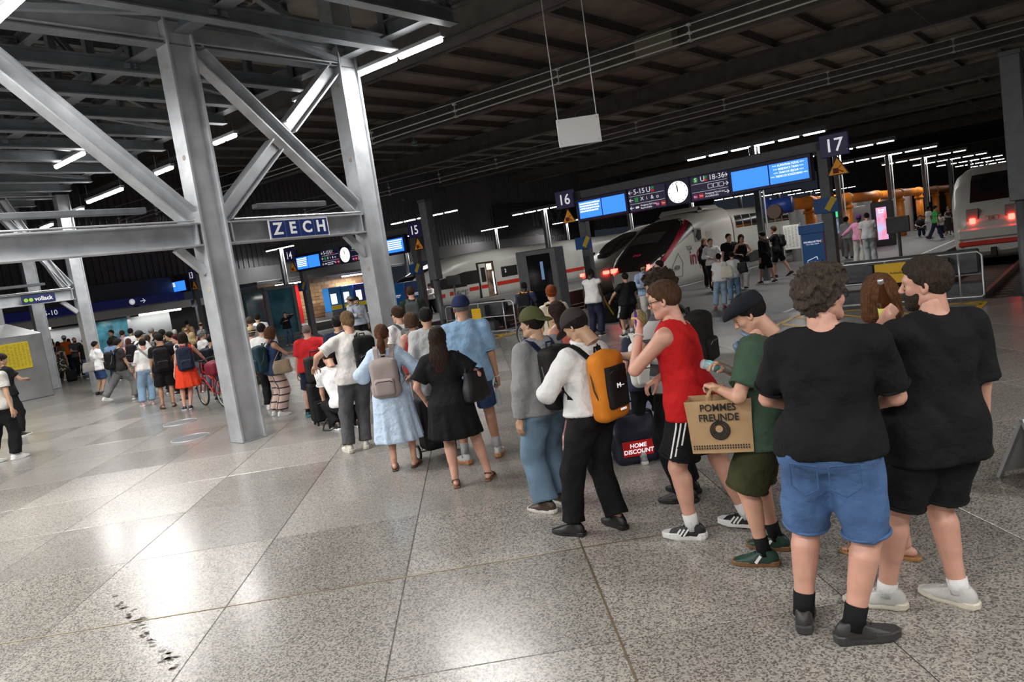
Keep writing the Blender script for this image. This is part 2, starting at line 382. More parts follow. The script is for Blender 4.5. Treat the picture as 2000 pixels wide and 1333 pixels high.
mb = MB(); mb.box(C_L, C_R, -16, 9, RZ+1.25, RZ+1.35); mb.box(C_L, C_R, 9, 150, RZ+1.32, RZ+1.4); mb.build('roof_deck', M['roof_pan'], roof)
mb = MB(); mb.bbox(-13.4, -11.9, 25.6, 26.1, RZ-.25, RZ+.4, .02); tag(sobj(mb, 'ventilation_box', mat('vent_tin', (.3, .27, .22), .5)), 'small pale tin vent box fixed beneath a roof girder', 'vent')
# hall walls
M['corr'] = mat('corrugated_dark', (.13, .13, .14), .5, .3, noise=.15, nscale=1)
def corrugated(name, s0, s1, c, z0, z1, m, pitch=.3, depth=.06, parent=None):
    n = int((s1-s0)/pitch); P = []
    for k in range(n):
        s = s0+k*pitch
        for ds, dc in ((0, 0), (.4, 0), (.5, depth), (.9, depth)): P.append((c+dc, s+ds*pitch))
    mb = MB(); mb.grid([[(x, y, z) for x, y in P] for z in (z0, z1)]); return mb
wl = sobj(corrugated('wall_left', -14, 100, -43.2, 4.0, RZ+1.3, M['corr'], .36), 'wall_left', M['corr']); tag(wl, 'dark corrugated metal wall above the side entrance', kind='structure')
mb = MB(); mb.box(C_L, C_R, 150, 150.3, -1, RZ+1.3); tag(sobj(mb, 'wall_back', M['roof_pan']), kind='structure')
mb = MB(); mb.box(C_R, C_R+.3, -16, 150, -1, RZ+1.3); tag(sobj(mb, 'wall_right', M['roof_pan']), kind='structure')
mb = MB(); mb.box(C_L, C_R, -16.3, -16, -1, RZ+1.3); tag(sobj(mb, 'wall_front', M['conc']), kind='structure')
# ================================================================ steel lattice canopy over the concourse
ZB = 5.9
M['steel_can'] = mat('canopy_steel_shaded', (.2, .215, .235), .5, .5, noise=.25, nscale=3)  # galvanised steel darkened: shade above the downward lamps put into the colour
can = sempty('steel_canopy', 0, 0, 0, 'grey galvanised steel lattice canopy over the concourse', 'canopy')
def cpart(name, fn):
    mb = MB(); fn(mb); return mb.build(name, M['steel_can'], can)
TB = [-7.95, -9.35, -10.54, -11.95, -13.35, -14.75, -16.1, -17.5, -18.85, -20.25, -21.65, -23.05, -24.4, -25.8, -27.2]
for k, c in enumerate(TB):
    big = k == 2
    h = .36 if big else .22
    cpart('chord_beam', lambda m: m.ibeam((c, -9, ZB+h/2), (c, 9.35, ZB+h/2), .26 if big else .2, h, .022, .014))
    cpart('upper_chord', lambda m: m.ibeam((c, -9, 7.75), (c, 9.35, 7.75), .16, .18, .02, .014))
for s in (-6.3, -3.2, -.1, 3.0, 6.15, 9.2):
    cpart('cross_beam', lambda m: m.ibeam((TB[-1], s, ZB+.3), (TB[0], s, ZB+.3), .24, .26, .022, .014))
    cpart('upper_cross_beam', lambda m: m.ibeam((TB[-1], s, 7.6), (TB[0], s, 7.6), .2, .22, .02, .014))
for k, c in enumerate(TB):                     # posts, lattice diagonals
    for j, s in enumerate((-.1, 3.0, 6.15, 9.2)):
        cpart('lattice_post', lambda m: m.ibeam((c, s, ZB+.2), (c, s, 7.7), .14, .14, .014, .01, (0, 1, 0)))
        if j < 3:
            s2 = s+3.1
            a, b = ((c, s, ZB+.25), (c, s2, 7.6)) if (j+k) % 2 else ((c, s, 7.6), (c, s2, ZB+.25))
            if k % 2 == 0: cpart('lattice_brace', lambda m: m.ibeam(a, b, .12, .12, .012, .01))
            if k < len(TB)-1:
                c2 = TB[k+1]; q = [(c, s, 0), (c2, s2, 0)] if (j+k) % 2 else [(c2, s, 0), (c, s2, 0)]
                if k % 2: cpart('plan_brace', lambda m: m.bar((q[0][0], q[0][1], ZB+.12), (q[1][0], q[1][1], ZB+.12), .1, .08))
                if j != 1: cpart('cross_brace', lambda m: m.ibeam((c, s, ZB+.3), (c2, s, 7.5), .1, .1, .012, .01))
deck = MB()
P = []
for k in range(120):
    x = TB[-1]+k*.165
    for dx, dz in ((0, 0), (.06, 0), (.08, .05), (.14, .05)): P.append((x+dx, dz))
deck.grid([[(x, y, 7.92+dz) for x, dz in P] for y in (-9, 9.4)]); deck.build('roof_deck', mat('deck_tin', (.2, .19, .17), .6, .3, noise=.2), can)
# portal frames on the concourse: columns, beams, crossed braces
def column(s, c, h, label, wx=.34, wy=.42, lowz=0):
    t = sempty('steel_column', s, c, lowz, label, 'column')
    mb = MB(); a, b = wx/2, wy/2
    mb.box(-a, a, -b, -b+.03, 0, h); mb.box(-a, a, b-.03, b, 0, h); mb.box(-a+.05, -a+.08, -b+.03, b-.03, 0, h); mb.box(a-.08, a-.05, -b+.03, b-.03, 0, h); mb.build('shaft', M['steel'], t)
    mb = MB(); mb.bbox(-a-.006, a+.006, -b-.006, b+.006, 0, .012, .003); mb.build('base_plate', M['steel_can'], t)
    for z in (2.35, 4.3, 5.6):
        if z < h:
            mb = MB(); mb.cyl((a*.2, -b-.004, z), (a*.2, -b, z), .04, n=14); mb.build('plug', mat('plug_tan', (.35, .31, .25), .6), t)
    return t
PC = -10.54
column(6.1, PC, 8.0, 'broad grey steel column standing in front of the queue beside the sign beam')
column(9.2, PC, 8.0, 'second grey steel column behind the crossed braces')
def portal(c, ss, zb, label, lettered):
    t = sempty('portal_beam', ss[0], c, 0, label, 'beam'); y0 = ss[0]
    for a, b in zip(ss[:-1], ss[1:]):
        A, B = a-y0+.22, b-y0-.22
        mb = MB(); mb.ibeam((0, A, zb+.17), (0, B, zb+.17), .3, .34, .025, .016); mb.build('beam', M['steel'], t)
        for y in (A+.06, B-.06): mb = MB(); mb.box(-.15, .15, y-.012, y+.012, zb, zb+.34); mb.build('stiffener', M['steel'], t)
        mb = MB(); mb.ibeam((0, A, 5.95+.17), (0, B, 5.95+.17), .28, .34, .022, .016); mb.build('top_beam', M['steel'], t)
        mb = MB(); mb.cyl((.19, A+.1, zb+.36), (.19, B-.1, zb+.36), .014, n=6); mb.build('cable_conduit', M['alu'], t)
        spk = MB()
        for k in range(int((B-A)/.045)):
            y = A+.05+k*.045; q = RNG.randn(2)*.05
            for x in (-.1, .1): spk.add([(x-.002, y, zb+.34), (x+.002, y, zb+.34), (x+q[0], y+q[1], zb+.34+.12+.04*RNG.rand())], [(0, 1, 2)])
        tag(spk.build('bird_spikes', M['steel_dk'], t), kind='stuff')
        mb = MB(); mb.bbox(-.07, .07, A+.6, B-.7, zb+.52, zb+.6, .01); mb.build('lamp_tray', M['steel_dk'], t)
        mb = MB()
        for y in (B, ): mb.bar((0, B-.35, zb), (0, B+.02, zb-.38), .1, .12)
        mb.build('knee_brace', M['steel'], t)
    return t
def brace(t, a, b, w=.24, h=.24):
    mb = MB(); mb.ibeam(a, b, w, h, .024, .016); mb.build('brace', M['steel'], t)
def gusset(t, y, z, dy, dz):
    mb = MB(); mb.prism((-.02, 0, 0), (.02, 0, 0), [(0, 0), (.3, 0), (.3, .1), (.1, .3), (0, .3)]); o = mb.build('gusset_plate', M['steel'], t); o.location = (0, y, z); o.scale = (1, dy, dz)
pf = portal(PC, (0.0, 6.1, 9.2), 3.0, 'horizontal steel portal beam with crossed braces and blue lettered sign', True)
brace(pf, (0, 3.2, 5.95), (0, 5.85, 3.4), .26, .26)
brace(pf, (0, 6.35, 5.9), (0, 8.95, 3.45))
for a, b in (((0, 6.35, 3.45), (0, 7.5, 4.53)), ((0, 7.8, 4.82), (0, 8.95, 5.9))): brace(pf, a, b)
for y, z, dy, dz in ((5.9, 3.34, -1, 1), (6.3, 3.34, 1, 1), (9.0, 3.34, -1, 1), (6.3, 5.95, 1, -1), (9.0, 5.95, -1, -1)): gusset(pf, y, z, dy, dz)
sg = sempty('company_sign', 7.58, PC+.165, 3.16, 'dark blue and white four-letter sign bolted to the portal beam', 'sign')
mb = MB(); mb.bbox(-.012, .006, -.58, .58, -.155, .155, .003); mb.build('backing', M['white'], sg)
for k, ch in enumerate('ZECH'):
    y = -.42+k*.28
    mb = MB(); mb.bbox(.004, .014, y-.135, y+.135, -.135, .135, .002); q = mb.build('tile', mat('sign_blue', (.008, .025, .13), .4), sg)
    text(ch, .26, M['white'], q, (.016, y, 0), (math.pi/2, 0, math.pi/2), bold=.03)
VC = -24.35
column(9.55, VC, 6.0, 'slim grey steel column beneath the green-logo sign beam', .3, .36)
column(10.1, -29.63, 6.0, 'dark steel column behind the metal-clad column base', .3, .4)
pv = portal(VC, (3.4, 6.4, 9.55), 2.88, 'far steel portal beam carrying the small blue sign', False)
brace(pv, (0, 5.9, 3.3), (0, 4.2, 5.9), .2, .2); brace(pv, (0, 4.0, 5.9), (0, 3.2, 3.3), .2, .2); brace(pv, (0, 4.6, 5.9), (0, 5.75, 3.3), .2, .2)
sg = sempty('company_sign', 8.34, VC+.165, 3.03, 'small dark blue sign with green logo and white word on the far beam', 'sign')
mb = MB(); mb.bbox(-.01, .008, -.44, .44, -.12, .12, .003); mb.build('board', mat('sign_blue2', (.01, .02, .09), .4), sg)
for y in (-.33, -.2):
    mb = MB(); mb.cyl((.008, y, -.01), (.014, y, -.01), .055, n=18); mb.build('logo', mat('logo_green', (.3, .55, .05), .5), sg)
text('vollack', .17, M['white'], sg, (.012, .13, 0), (math.pi/2, 0, math.pi/2), bold=.02)
# metal-clad column base with the yellow timetable
cb = sempty('clad_column_base', 8.3, -27.9, 0, 'large sheet-metal box cladding the foot of a column', 'cladding')
mb = MB(); mb.bbox(-1.0, 1.0, -2.6, .85, 0, 2.05, .02); mb.build('box', mat('sheet_metal', (.48, .49, .5), .35, .7, noise=.2, nscale=1.5), cb)
mb = MB(); v = [(-1, -2.6, 2.05), (1, -2.6, 2.05), (1, .85, 2.05), (-1, .85, 2.05), (-.35, -.9, 2.5), (.35, -.9, 2.5), (.35, .1, 2.5), (-.35, .1, 2.5)]
mb.add(v, [(0, 1, 5, 4), (1, 2, 6, 5), (2, 3, 7, 6), (3, 0, 4, 7), (4, 5, 6, 7)]); mb.build('hood', _mats['sheet_metal'], cb)
mb = MB(); mb.bbox(-.4, .4, -.9, .1, 2.4, 7.0, .02); mb.build('shaft', _mats['sheet_metal'], cb)
tt = sempty('timetable_poster', 8.0, -26.87, 1.43, 'big yellow timetable poster on the sheet-metal column box', 'poster')
mb = MB(); mb.bbox(-.01, .012, -.85, .7, -.42, .42, .004); mb.build('board', mat('poster_yellow', (.78, .6, .03), .5), tt)
mb = MB()
for k in range(14):
    for j in range(26):
        y = -.8+k*.108; z = .36-j*.028
        if RNG.rand() < .85: mb.box(.0125, .0135, y, y+.04+.045*RNG.rand(), z, z+.009)
tag(mb.build('print', mat('print_olive', (.3, .22, .02), .6), tt), kind='stuff')
# ---------------------------------------------------------------- tube lamps of the canopy
def tube_lamp(s, c0, c1, z, label, power=60, rod=True, n=2, group='tube lamps of the steel canopy', ztop=6.0):
    w = c1-c0; t = sempty('tube_lamp', s, (c0+c1)/2, z, label, 'lamp', group)
    mb = MB(); mb.bbox(-w/2, w/2, -.06, .06, .03, .1, .01); mb.build('housing', M['alu'], t)
    L = w/n
    for k in range(n):
        x = -w/2+L*(k+.5)
        mb = MB(); mb.cyl((x-L/2+.06, 0, 0), (x+L/2-.06, 0, 0), .045, n=12); mb.build('tube', M['tube'], t, True)
    for x in (-w/2+.1, w/2-.1):
        mb = MB(); mb.cyl((x, 0, .1), (x, 0, max(.2, ztop-z)), .01, n=6); mb.build('hanger', M['steel_dk'], t)
    ld = bpy.data.lights.new('lamp_glow', 'AREA'); ld.shape = 'RECTANGLE'; ld.size = w; ld.size_y = .1; ld.energy = power*w*LAMP_W; ld.color = (1, .975, .94); ld.spread = math.radians(175)
    lo = bpy.data.objects.new('lamp_glow', ld); COL.objects.link(lo); lo.parent = t; lo.location = (0, 0, -.06)
    return t
tl = 'bright twin tube lamp hung from the steel canopy'
tube_lamp(9.45, -10.5, -8.3, 5.82, 'long bright double tube lamp at the canopy corner above the queue', 75)
for s, a, b in ((9.6, (576, 207), (592, 190)), (9.6, (417, 283), (462, 262)), (7.6, (108, 328), (165, 298)), (9.6, (170, 395), (240, 370)), (9.6, (303, 340), (338, 327)), (9.9, (139, 418), (163, 408)), (9.9, (80, 447), (103, 438))):
    (c0, z0), (c1, z1) = ons(*a, s), ons(*b, s); tube_lamp(s, c0, c1, (z0+z1)/2, tl, 60)
(c0, z0), (c1, z1) = ons(-60, 105, 3.3), ons(45, -30, 3.3)
tube_lamp(3.3, c0, c1, (z0+z1)/2, 'glaring tube lamp close above the portal beam end', 40)
for s, c in ((2.6, -9.6), (2.9, -15), (2.9, -20.5), (-.4, -9.0), (-.4, -13.5), (-3.4, -9.6), (-3.4, -14.5), (-6.2, -9)):
    tube_lamp(s, c-1.1, c+1.1, 5.6, tl, 75)
for s, c in ((-2.2, -2.5), (-2.2, 2.2), (-6.5, -2.5), (-6.5, 2.5), (2.6, 4.4), (7.5, 4.6)):
    tube_lamp(s, c-1.3, c+1.3, 5.4, 'twin tube lamp hung from the hall roof above the concourse', 70, group='tube lamps of the hall', ztop=9.2)
# ================================================================ platform gantries with screens, way signs and clocks
M['sgreen'] = mat('s_bahn_green', (.03, .3, .06), .5, emit=.3); M['ublue'] = mat('u_bahn_blue', (.02, .09, .5), .5, emit=.3)
M['mag'] = mat('bus_magenta', (.35, .02, .12), .5, emit=.3); M['tram'] = mat('tram_red', (.6, .03, .03), .5, emit=.3)
M['tri'] = mat('warning_orange', (.85, .33, .02), .5, emit=.1)
GANS = 22.0
def gantry(cl, cr, nl, nr, frac, texts):
    """cl..cr: span of the panel; frac: cuts of the panel (screen | way sign | clock | way sign | screen)"""
    w = cr-cl; t = sempty('platform_gantry', GANS, cl, 0, 'grey gantry with blue screens and clock between platforms '+NUMW[int(nl)]+' and '+NUMW[int(nr)], 'gantry')
    for x in (-.02, w+.22):
        mb = MB(); mb.bbox(x-.14, x+.14, .05, .33, 0, 4.12, .015); mb.build('post', M['post'], t)
    mb = MB(); mb.bbox(-.16, w+.36, .05, .35, 3.86, 4.14, .015); mb.build('top_beam', M['post'], t)
    z0, z1 = 3.1, 3.84; xs = [f*w for f in frac]
    def scr(a, b, nm, lines):
        mb = MB(); mb.bbox(a+.01, b-.01, -.16, .1, z0-.02, z1+.02, .02); h = mb.build('screen_housing', M['navy'], t)
        m_ = (a+b)/2
        for k, (p, q) in enumerate(((a+.1, m_-.02), (m_+.02, b-.1))):
            mb = MB(); mb.box(p, q, -.166, -.16, z0+.08, z1-.1); mb.build('display', M['screen'], h)
            if k == nm and isinstance(lines, list):
                for i, ln in enumerate(lines): text(ln, .085, M['lit_white'], h, ((p+q)/2, -.168, z1-.17-i*.1), name='display_text', xs=.82)
            elif k == nm:
                mb = MB()
                for i in range(lines):
                    x = p+.04
                    while x < q-.12:
                        l = .03+.07*RNG.rand(); mb.box(x, min(x+l, q-.04), -.168, -.166, z1-.2-i*.085, z1-.15-i*.085); x += l+.02
                tag(mb.build('display_text', M['lit_white'], h), kind='stuff')
    scr(0, xs[0], *texts[0]); scr(xs[3], w, *texts[1])
    for a, b, left in ((xs[0], xs[1], True), (xs[2], xs[3], False)):
        mb = MB(); mb.bbox(a+.005, b-.005, -.12, .1, z0, z1, .015); p = mb.build('way_sign', M['navy2'], t)
        d = b-a; h = z1-z0
        for k in (1, 2): mb = MB(); mb.box(a+.06, b-.06, -.123, -.12, z0+h*k/3-.004, z0+h*k/3+.004); mb.build('divider', M['ink_white'], p)
        def T(s_, x, row, sz, m_=M['ink_white'], al='LEFT'): text(s_, sz, m_, p, (a+x*d, -.124, z1-h*(row+.5)/3), align=al)
        def sq(x, row, ww, hh, m_, name='symbol', z=0): mb = MB(); mb.box(a+x*d-ww/2, a+x*d+ww/2, -.125, -.12, z1-h*(row+.5)/3-hh/2+z, z1-h*(row+.5)/3+hh/2+z); mb.build(name, m_, p)
        def arrow(x, row, sgn):
            mb = MB(); z = z1-h*(row+.5)/3; X = a+x*d
            mb.bar((X-.07, -.123, z), (X+.07, -.123, z), .004, .016); mb.bar((X+sgn*.07, -.123, z), (X+sgn*.01, -.123, z+.055), .004, .016); mb.bar((X+sgn*.07, -.123, z), (X+sgn*.01, -.123, z-.055), .004, .016); mb.build('arrow', M['ink_white'], p)
        def disc(x, row, r, m_): mb = MB(); X = a+x*d; z = z1-h*(row+.5)/3; mb.cyl((X, -.125, z), (X, -.12, z), r, n=20); mb.build('symbol', m_, p)
        if left:
            arrow(.08, 0, -1); T('5-15', .16, 0, .23); T('U', .5, 0, .23); sq(.67, 0, .1, .07, M['sgreen'], z=.045); sq(.67, 0, .1, .07, M['tram'], z=-.04)
            arrow(.08, 1, -1); sq(.22, 1, .13, .15, M['sgreen'])
            for x, ch in ((.37, 'X'), (.5, 'i'), (.64, '&'), (.78, 'o')): T(ch, x, 1, .17, al='CENTER')
            arrow(.08, 2, -1); sq(.22, 2, .12, .06, M['ink_white']); 
            text('Ausgang Süd zur\nBayerstraße', .085, M['ink_white'], p, (a+.31*d, -.124, z1-h*2.5/3), align='LEFT')
            disc(.76, 2, .075, M['mag']); sq(.91, 2, .14, .14, M['tram'])
            text('Bus', .07, M['ink_white'], p, (a+.76*d, -.127, z1-h*2.5/3)); text('Tram', .055, M['ink_white'], p, (a+.91*d, -.127, z1-h*2.5/3))
        else:
            disc(.16, 0, .085, M['sgreen']); text('S', .16, M['ink_white'], p, (a+.16*d, -.127, z1-h*.5/3), bold=.01); T('U', .28, 0, .22); sq(.42, 0, .1, .07, M['sgreen'], z=.045); sq(.42, 0, .1, .07, M['tram'], z=-.04)
            T('18-36', .5, 0, .22); arrow(.92, 0, 1); arrow(.92, 1, 1)
            for x in (.52, .66, .8):
                mb = MB(); X = a+x*d; z = z1-h*.5; mb.bar((X-.07, -.123, z-.06), (X+.07, -.123, z-.06), .004, .01); mb.bar((X-.07, -.123, z+.06), (X+.07, -.123, z+.06), .004, .01); mb.bar((X-.07, -.123, z-.06), (X-.07, -.123, z+.06), .004, .01, (1, 0, 0)); mb.bar((X+.07, -.123, z-.06), (X+.07, -.123, z+.06), .004, .01, (1, 0, 0)); mb.build('pictogram', M['ink_white'], p)
            disc(.12, 2, .075, M['mag']); sq(.27, 2, .14, .14, M['tram'])
            text('Bus', .07, M['ink_white'], p, (a+.12*d, -.127, z1-h*2.5/3)); text('Tram', .055, M['ink_white'], p, (a+.27*d, -.127, z1-h*2.5/3))
            text('Ausgang Nord zur\nArnulfstraße', .085, M['ink_white'], p, (a+.37*d, -.124, z1-h*2.5/3), align='LEFT'); arrow(.92, 2, 1)
    a, b = xs[1], xs[2]
    mb = MB(); mb.bbox(a+.005, b-.005, -.12, .1, z0-.02, z1+.02, .015); p = mb.build('clock_housing', M['navy'], t)
    cx, cz = (a+b)/2, (z0+z1)/2
    mb = MB(); mb.cyl((cx, -.13, cz), (cx, -.12, cz), .335, n=40); mb.build('clock_face', M['lit_white'], p)
    mb = MB()
    for k in range(12):
        an = k*math.pi/6; mb.bar((cx+.27*math.sin(an), -.132, cz+.27*math.cos(an)), (cx+.32*math.sin(an), -.132, cz+.32*math.cos(an)), .004, .02, (math.cos(an), 0, -math.sin(an)))
    mb.build('hour_marks', M['ink_black'], p)
    for an, l, wd in ((math.radians(-1), .19, .028), (math.radians(-8), .28, .02)):
        mb = MB(); mb.bar((cx, -.134, cz), (cx+l*math.sin(an), -.134, cz+l*math.cos(an)), .004, wd, (math.cos(an), 0, -math.sin(an))); mb.build('clock_hand', M['ink_black'], p)
    # number signs, warning triangles and small adverts at both posts
    for x, n, sg in ((-.5, nl, -1), (w+.6, nr, 1)):
        q = sempty('platform_number_sign', GANS, cl+x, 3.92, 'dark blue square platform number '+NUMW[int(n)]+' on the gantry post', 'sign')
        mb = MB(); mb.bbox(-.37, .37, -.1, .0, -.28, .32, .01); mb.build('panel', M['navy2'], q); text(n, .5, M['ink_white'], q, (0, -.105, .0), bold=.008)
        q = sempty('warning_sign', GANS, cl+x+.02, 3.02, 'orange triangular warning sign under platform number '+NUMW[int(n)], 'sign')
        mb = MB(); mb.prism((0, 0, .1), (0, .02, .1), [(-.3, 0), (.3, 0), (0, .52)]); mb.build('border', M['ink_black'], q)
        mb = MB(); mb.prism((0, -.004, .1), (0, .0, .1), [(-.255, .026), (.255, .026), (0, .468)]); mb.build('panel', M['tri'], q)
        mb = MB(); mb.box(-.13, .02, -.01, -.004, .16, .3); mb.bar((.02, -.007, .24), (.14, -.007, .17), .004, .03); mb.bar((.03, -.007, .3), (.1, -.007, .36), .004, .02); mb.build('pictogram', mat('picto_maroon', (.25, .03, .02), .6), q)
        mb = MB(); mb.cyl((-.08, .03, 0.62), (-.08, .03, .1), .015, n=6); mb.build('bracket', M['post'], q)
        q = sempty('advert_flag', GANS, cl+(-.02 if sg < 0 else w+.22), 2.35, 'small blue and yellow advert flag on the post of platform '+NUMW[int(n)], 'advert')
        mb = MB(); mb.bbox(-.33, .33, -.02, .02, -.2, .22, .006); mb.build('panel', mat('advert_blue', (.01, .09, .3), .5), q)
        mb = MB(); mb.bar((.02, -.023, -.12), (.24, -.023, .2), .005, .16); mb.build('stripe', mat('advert_yellow', (.75, .5, .02), .5), q)
    return t
res = ['+++ AUFENTHALTSZUG +++', '+++ RESIDENCE TRAIN +++', '+++ TRAIN DE SÉJOUR +++', '+++ TRENO DI SOGGIORNO +++']
gantry(-14.35, -6.5, '16', '17', (.255, .428, .533, .693), ((0, 4), (1, res)))
gantry(-30.7, -23.0, '14', '15', (.255, .428, .533, .693), ((0, 5), (1, 5)))
gantry(-48.6, -41.3, '12', '13', (.255, .428, .533, .693), ((0, 5), (0, 3)))
# ---------------------------------------------------------------- platform lamps: pole with a cross bar of strips
def lamp_pole(s, c, n=6, z=5.0, w=5.3, light=True, label='', group=None):
    t = sempty('platform_lamp', s, c, 0, label, 'lamp', group)
    mb = MB(); mb.bbox(-.11, .11, -.11, .11, 0, z-.05, .01); mb.build('pole', M['post'], t)
    mb = MB(); mb.cyl((.2, .05, 1.9), (.2, .05, z), .035, n=8); mb.build('conduit', mat('conduit_gleam_white', (.6, .6, .6), .3), t)  # pipe in place of cables; its white paints in their reflected light
    mb = MB(); mb.bbox(-w/2, w/2, -.1, .1, z-.02, z+.16, .01); mb.build('cross_bar', M['post'], t)
    L = w/n
    for k in range(n):
        x = -w/2+L*(k+.5); mb = MB(); mb.bbox(x-L*.4, x+L*.4, -.055, .055, z-.07, z-.021, .01); mb.build('light_strip', M['led'], t)
    if light:
        ld = bpy.data.lights.new('lamp_glow', 'AREA'); ld.shape = 'RECTANGLE'; ld.size = w; ld.size_y = .15; ld.energy = 200*LAMP_W; ld.color = (1, .97, .93); ld.spread = math.radians(170)
        lo = bpy.data.objects.new('lamp_glow', ld); COL.objects.link(lo); lo.parent = t; lo.location = (0, 0, z-.1)
for c, nm in ((-10.3, 'between tracks sixteen and seventeen'), (-27.65, 'between tracks fourteen and fifteen'), (7.4, 'on the platform beyond the right-hand pillar'), (-40.45, 'beside the brick building')):
    for k in range(8):
        s = 27.8+10.5*k
        if c > 0 and k == 0 or c < -35 and k > 3: continue
        lamp_pole(s, c, 6 if c > -20 else 5, 5.0 if c < -5 else 4.9, 5.3 if c > -20 else 5.0 if c > -35 else 3.0, k < 4, 'lamp pole with light strips '+nm, 'platform lamp poles')
for s, c, lb in ((19.45, -19.15, 'tall grey box pole between the two buffer stops before the white train'), (18.1, -1.5, 'tall grey pillar beside the red tail-lamp train')):
    t = sempty('catenary_pole', s, c, -.78, lb, 'pole')
    mb = MB(); mb.cyl((0, 0, 0), (0, 0, 2.7), .1, n=16); mb.build('lower_pole', M['post'], t, True)
    mb = MB(); mb.bbox(-.17, .17, -.17, .17, 2.62, 5.45, .015); mb.build('box_section', M['post'], t)
    mb = MB(); mb.bbox(-.19, .19, -.19, .19, 5.4, 5.5, .01); mb.build('cap', M['steel_dk'], t)
# ---------------------------------------------------------------- cross-span wires
wm = mat('wire_zinc', (.75, .74, .72), .5, .2)
def span(s, zs, c0, c1, label):
    t = sempty('cross_span_wire', s, 0, 0, label, 'wire'); xs = np.linspace(c0, c1, 33)
    for k, z in enumerate(zs):
        mb = MB(); mb.tube([(x, .03*k, z+.004*(x-(c0+c1)/2)**2*(.15 if k == 0 else .02)) for x in xs], .022 if k else .014, 5); mb.build('wire', wm, t)
    mb = MB()
    for x in xs[::2]:
        z1 = zs[0]+.004*(x-(c0+c1)/2)**2*.15; mb.cyl((x, .03, zs[-1]-.03), (x, .03, z1), .012, n=5)
        for z in zs: mb.bbox(x-.05, x+.05, -.02, .1, z-.03, z+.03, .008)
    mb.build('clamps', wm, t)
    mb = MB()
    for x in (c0+9, c0+22):
        for dz in (0, .1): mb.lathe([(.03, 0), (.1, .03), (.1, .05), (.03, .08)], (x, .05, zs[-1]-.5+dz), 14)
        mb.cyl((x, .05, zs[-1]-.5), (x, .05, zs[-1]), .01, n=5)
    mb.build('insulators', mat('insulator_glass', (.12, .16, .15), .15), t)
span(18.2, (7.22, 7.02, 6.84), -40, 24, 'bundle of three zinc cross-span wires with droppers nearest the canopy')
span(29.8, (7.22, 7.0, 6.8), -40, 24, 'bundle of three zinc cross-span wires above the platform gantries')
for n, c in TRK.items():                       # contact wires above the tracks
    t = sempty('contact_wire', 18.2, c, 0, 'thin overhead contact wire above track '+NUMW[n], 'wire')
    mb = MB(); mb.tube([(0, 0, 5.1), (0, 60, 5.1)], .008, 5); mb.tube([(0, 0, 6.8), (0, 11.6, 6.7), (0, 35, 6.2), (0, 60, 6.6)], .007, 5); mb.build('wire', M['steel_dk'], t)
# hanging white board
bc = C0 + ray(1131, 258)*10.0
hb = empty('hanging_board', bc, math.radians(-1), 'blank white board hung from the roof on two thin rods', 'board')
mb = MB(); mb.bbox(-.285, .285, -.02, .02, -.165, .195, .004); mb.build('panel', mat('board_white', (.82, .83, .84), .4), hb)
for x in (-.26, .26):
    mb = MB(); mb.cyl((x, 0, .19), (x, 0, RZ+1-bc.z), .008, n=6); mb.build('rod', M['alu'], hb)
for x in (-.25, .25):
    for z in (-.13, .16): mb = MB(); mb.cyl((x, -.024, z), (x, -.02, z), .009, n=8); mb.build('screw', M['alu'], hb)
mb = MB(); mb.tube([(-.02, 0, .195), (-.02, 0, .24), (.05, 0, .28), (.18, 0, .29), (.26, 0, .34)], .005, 5); mb.build('cable', M['black'], hb)
# ---------------------------------------------------------------- blue ticket kiosks
def kiosk(s, c, label, txt=True, w=.72, d=1.25, h=1.87):
    t = sempty('ticket_kiosk', s, c, 0, label, 'kiosk'); km = mat('kiosk_blue', (.012, .16, .5), .35)
    mb = MB(); mb.bbox(0, w, 0, d, 0, h-.25, .02); mb.build('body', km, t)
    mb = MB(); mb.bbox(-.05, w+.02, -.05, d+.02, h-.28, h, .015); mb.build('top_band', km, t)
    mb = MB(); mb.prism((w, 0, .05), (w, 0, h-.02), [(-.06, -.03), (.03, -.03), (.03, .09)], (0, 1, 0)); mb.build('corner_strip', mat('kiosk_corner_reflection', (.3, .08, .2), .15, .3), t)  # purple-red colour paints in the tail lamps reflected at this corner
    if txt:
        for pos, rot, cx in (((0, -.003), (math.pi/2, 0, 0), w/2-.03), ((w+.003, 0), (math.pi/2, 0, math.pi/2), None)):
            def q(x, z): return (x, -.004, z) if cx else (w+.005, x, z)
            x0 = .33 if cx else .6
            text('FAHRKARTEN', .085, M['ink_white'], t, q(x0, 1.32), rot, bold=.01); text('Tickets / Billets / Biglietti', .04, M['ink_white'], t, q(x0, 1.25), rot)
            text('Bahnland\nBayern', .12, M['ink_white'], t, q(x0, .6), rot, bold=.015)
            mb = MB(); e = .012
            def seg(a, b):
                A, B = q(x0+a[0], .58+a[1]), q(x0+b[0], .58+b[1]); mb.bar(A, B, .006, .018) if abs(A[2]-B[2]) < abs((A[0]-B[0])+(A[1]-B[1])) else mb.bar(A, B, .018, .006, (0, 1, 0) if cx else (1, 0, 0))
            seg((-.2, .16), (.1, .27)); seg((.1, .27), (.12, .17)); seg((-.17, -.14), (-.14, -.25)); seg((-.14, -.25), (.2, -.1)); seg((.2, -.1), (.22, 0)); mb.build('logo_frame', M['ink_white'], t)
            mb = MB(); a_, b_ = q(x0+.27, 1.27), q(x0+.31, 1.38); mb.box(min(a_[0], b_[0])-.002, max(a_[0], b_[0])+.002, min(a_[1], b_[1])-.002, max(a_[1], b_[1])+.002, 1.27, 1.38); mb.build('symbol', mat('kiosk_orange', (.8, .35, .02), .5), t)
    return t
kiosk(24.5, -7.85, 'bright blue ticket kiosk by the post of platform 17')
kiosk(22.6, -25.2, 'blue ticket kiosk behind the second steel column', w=.95)
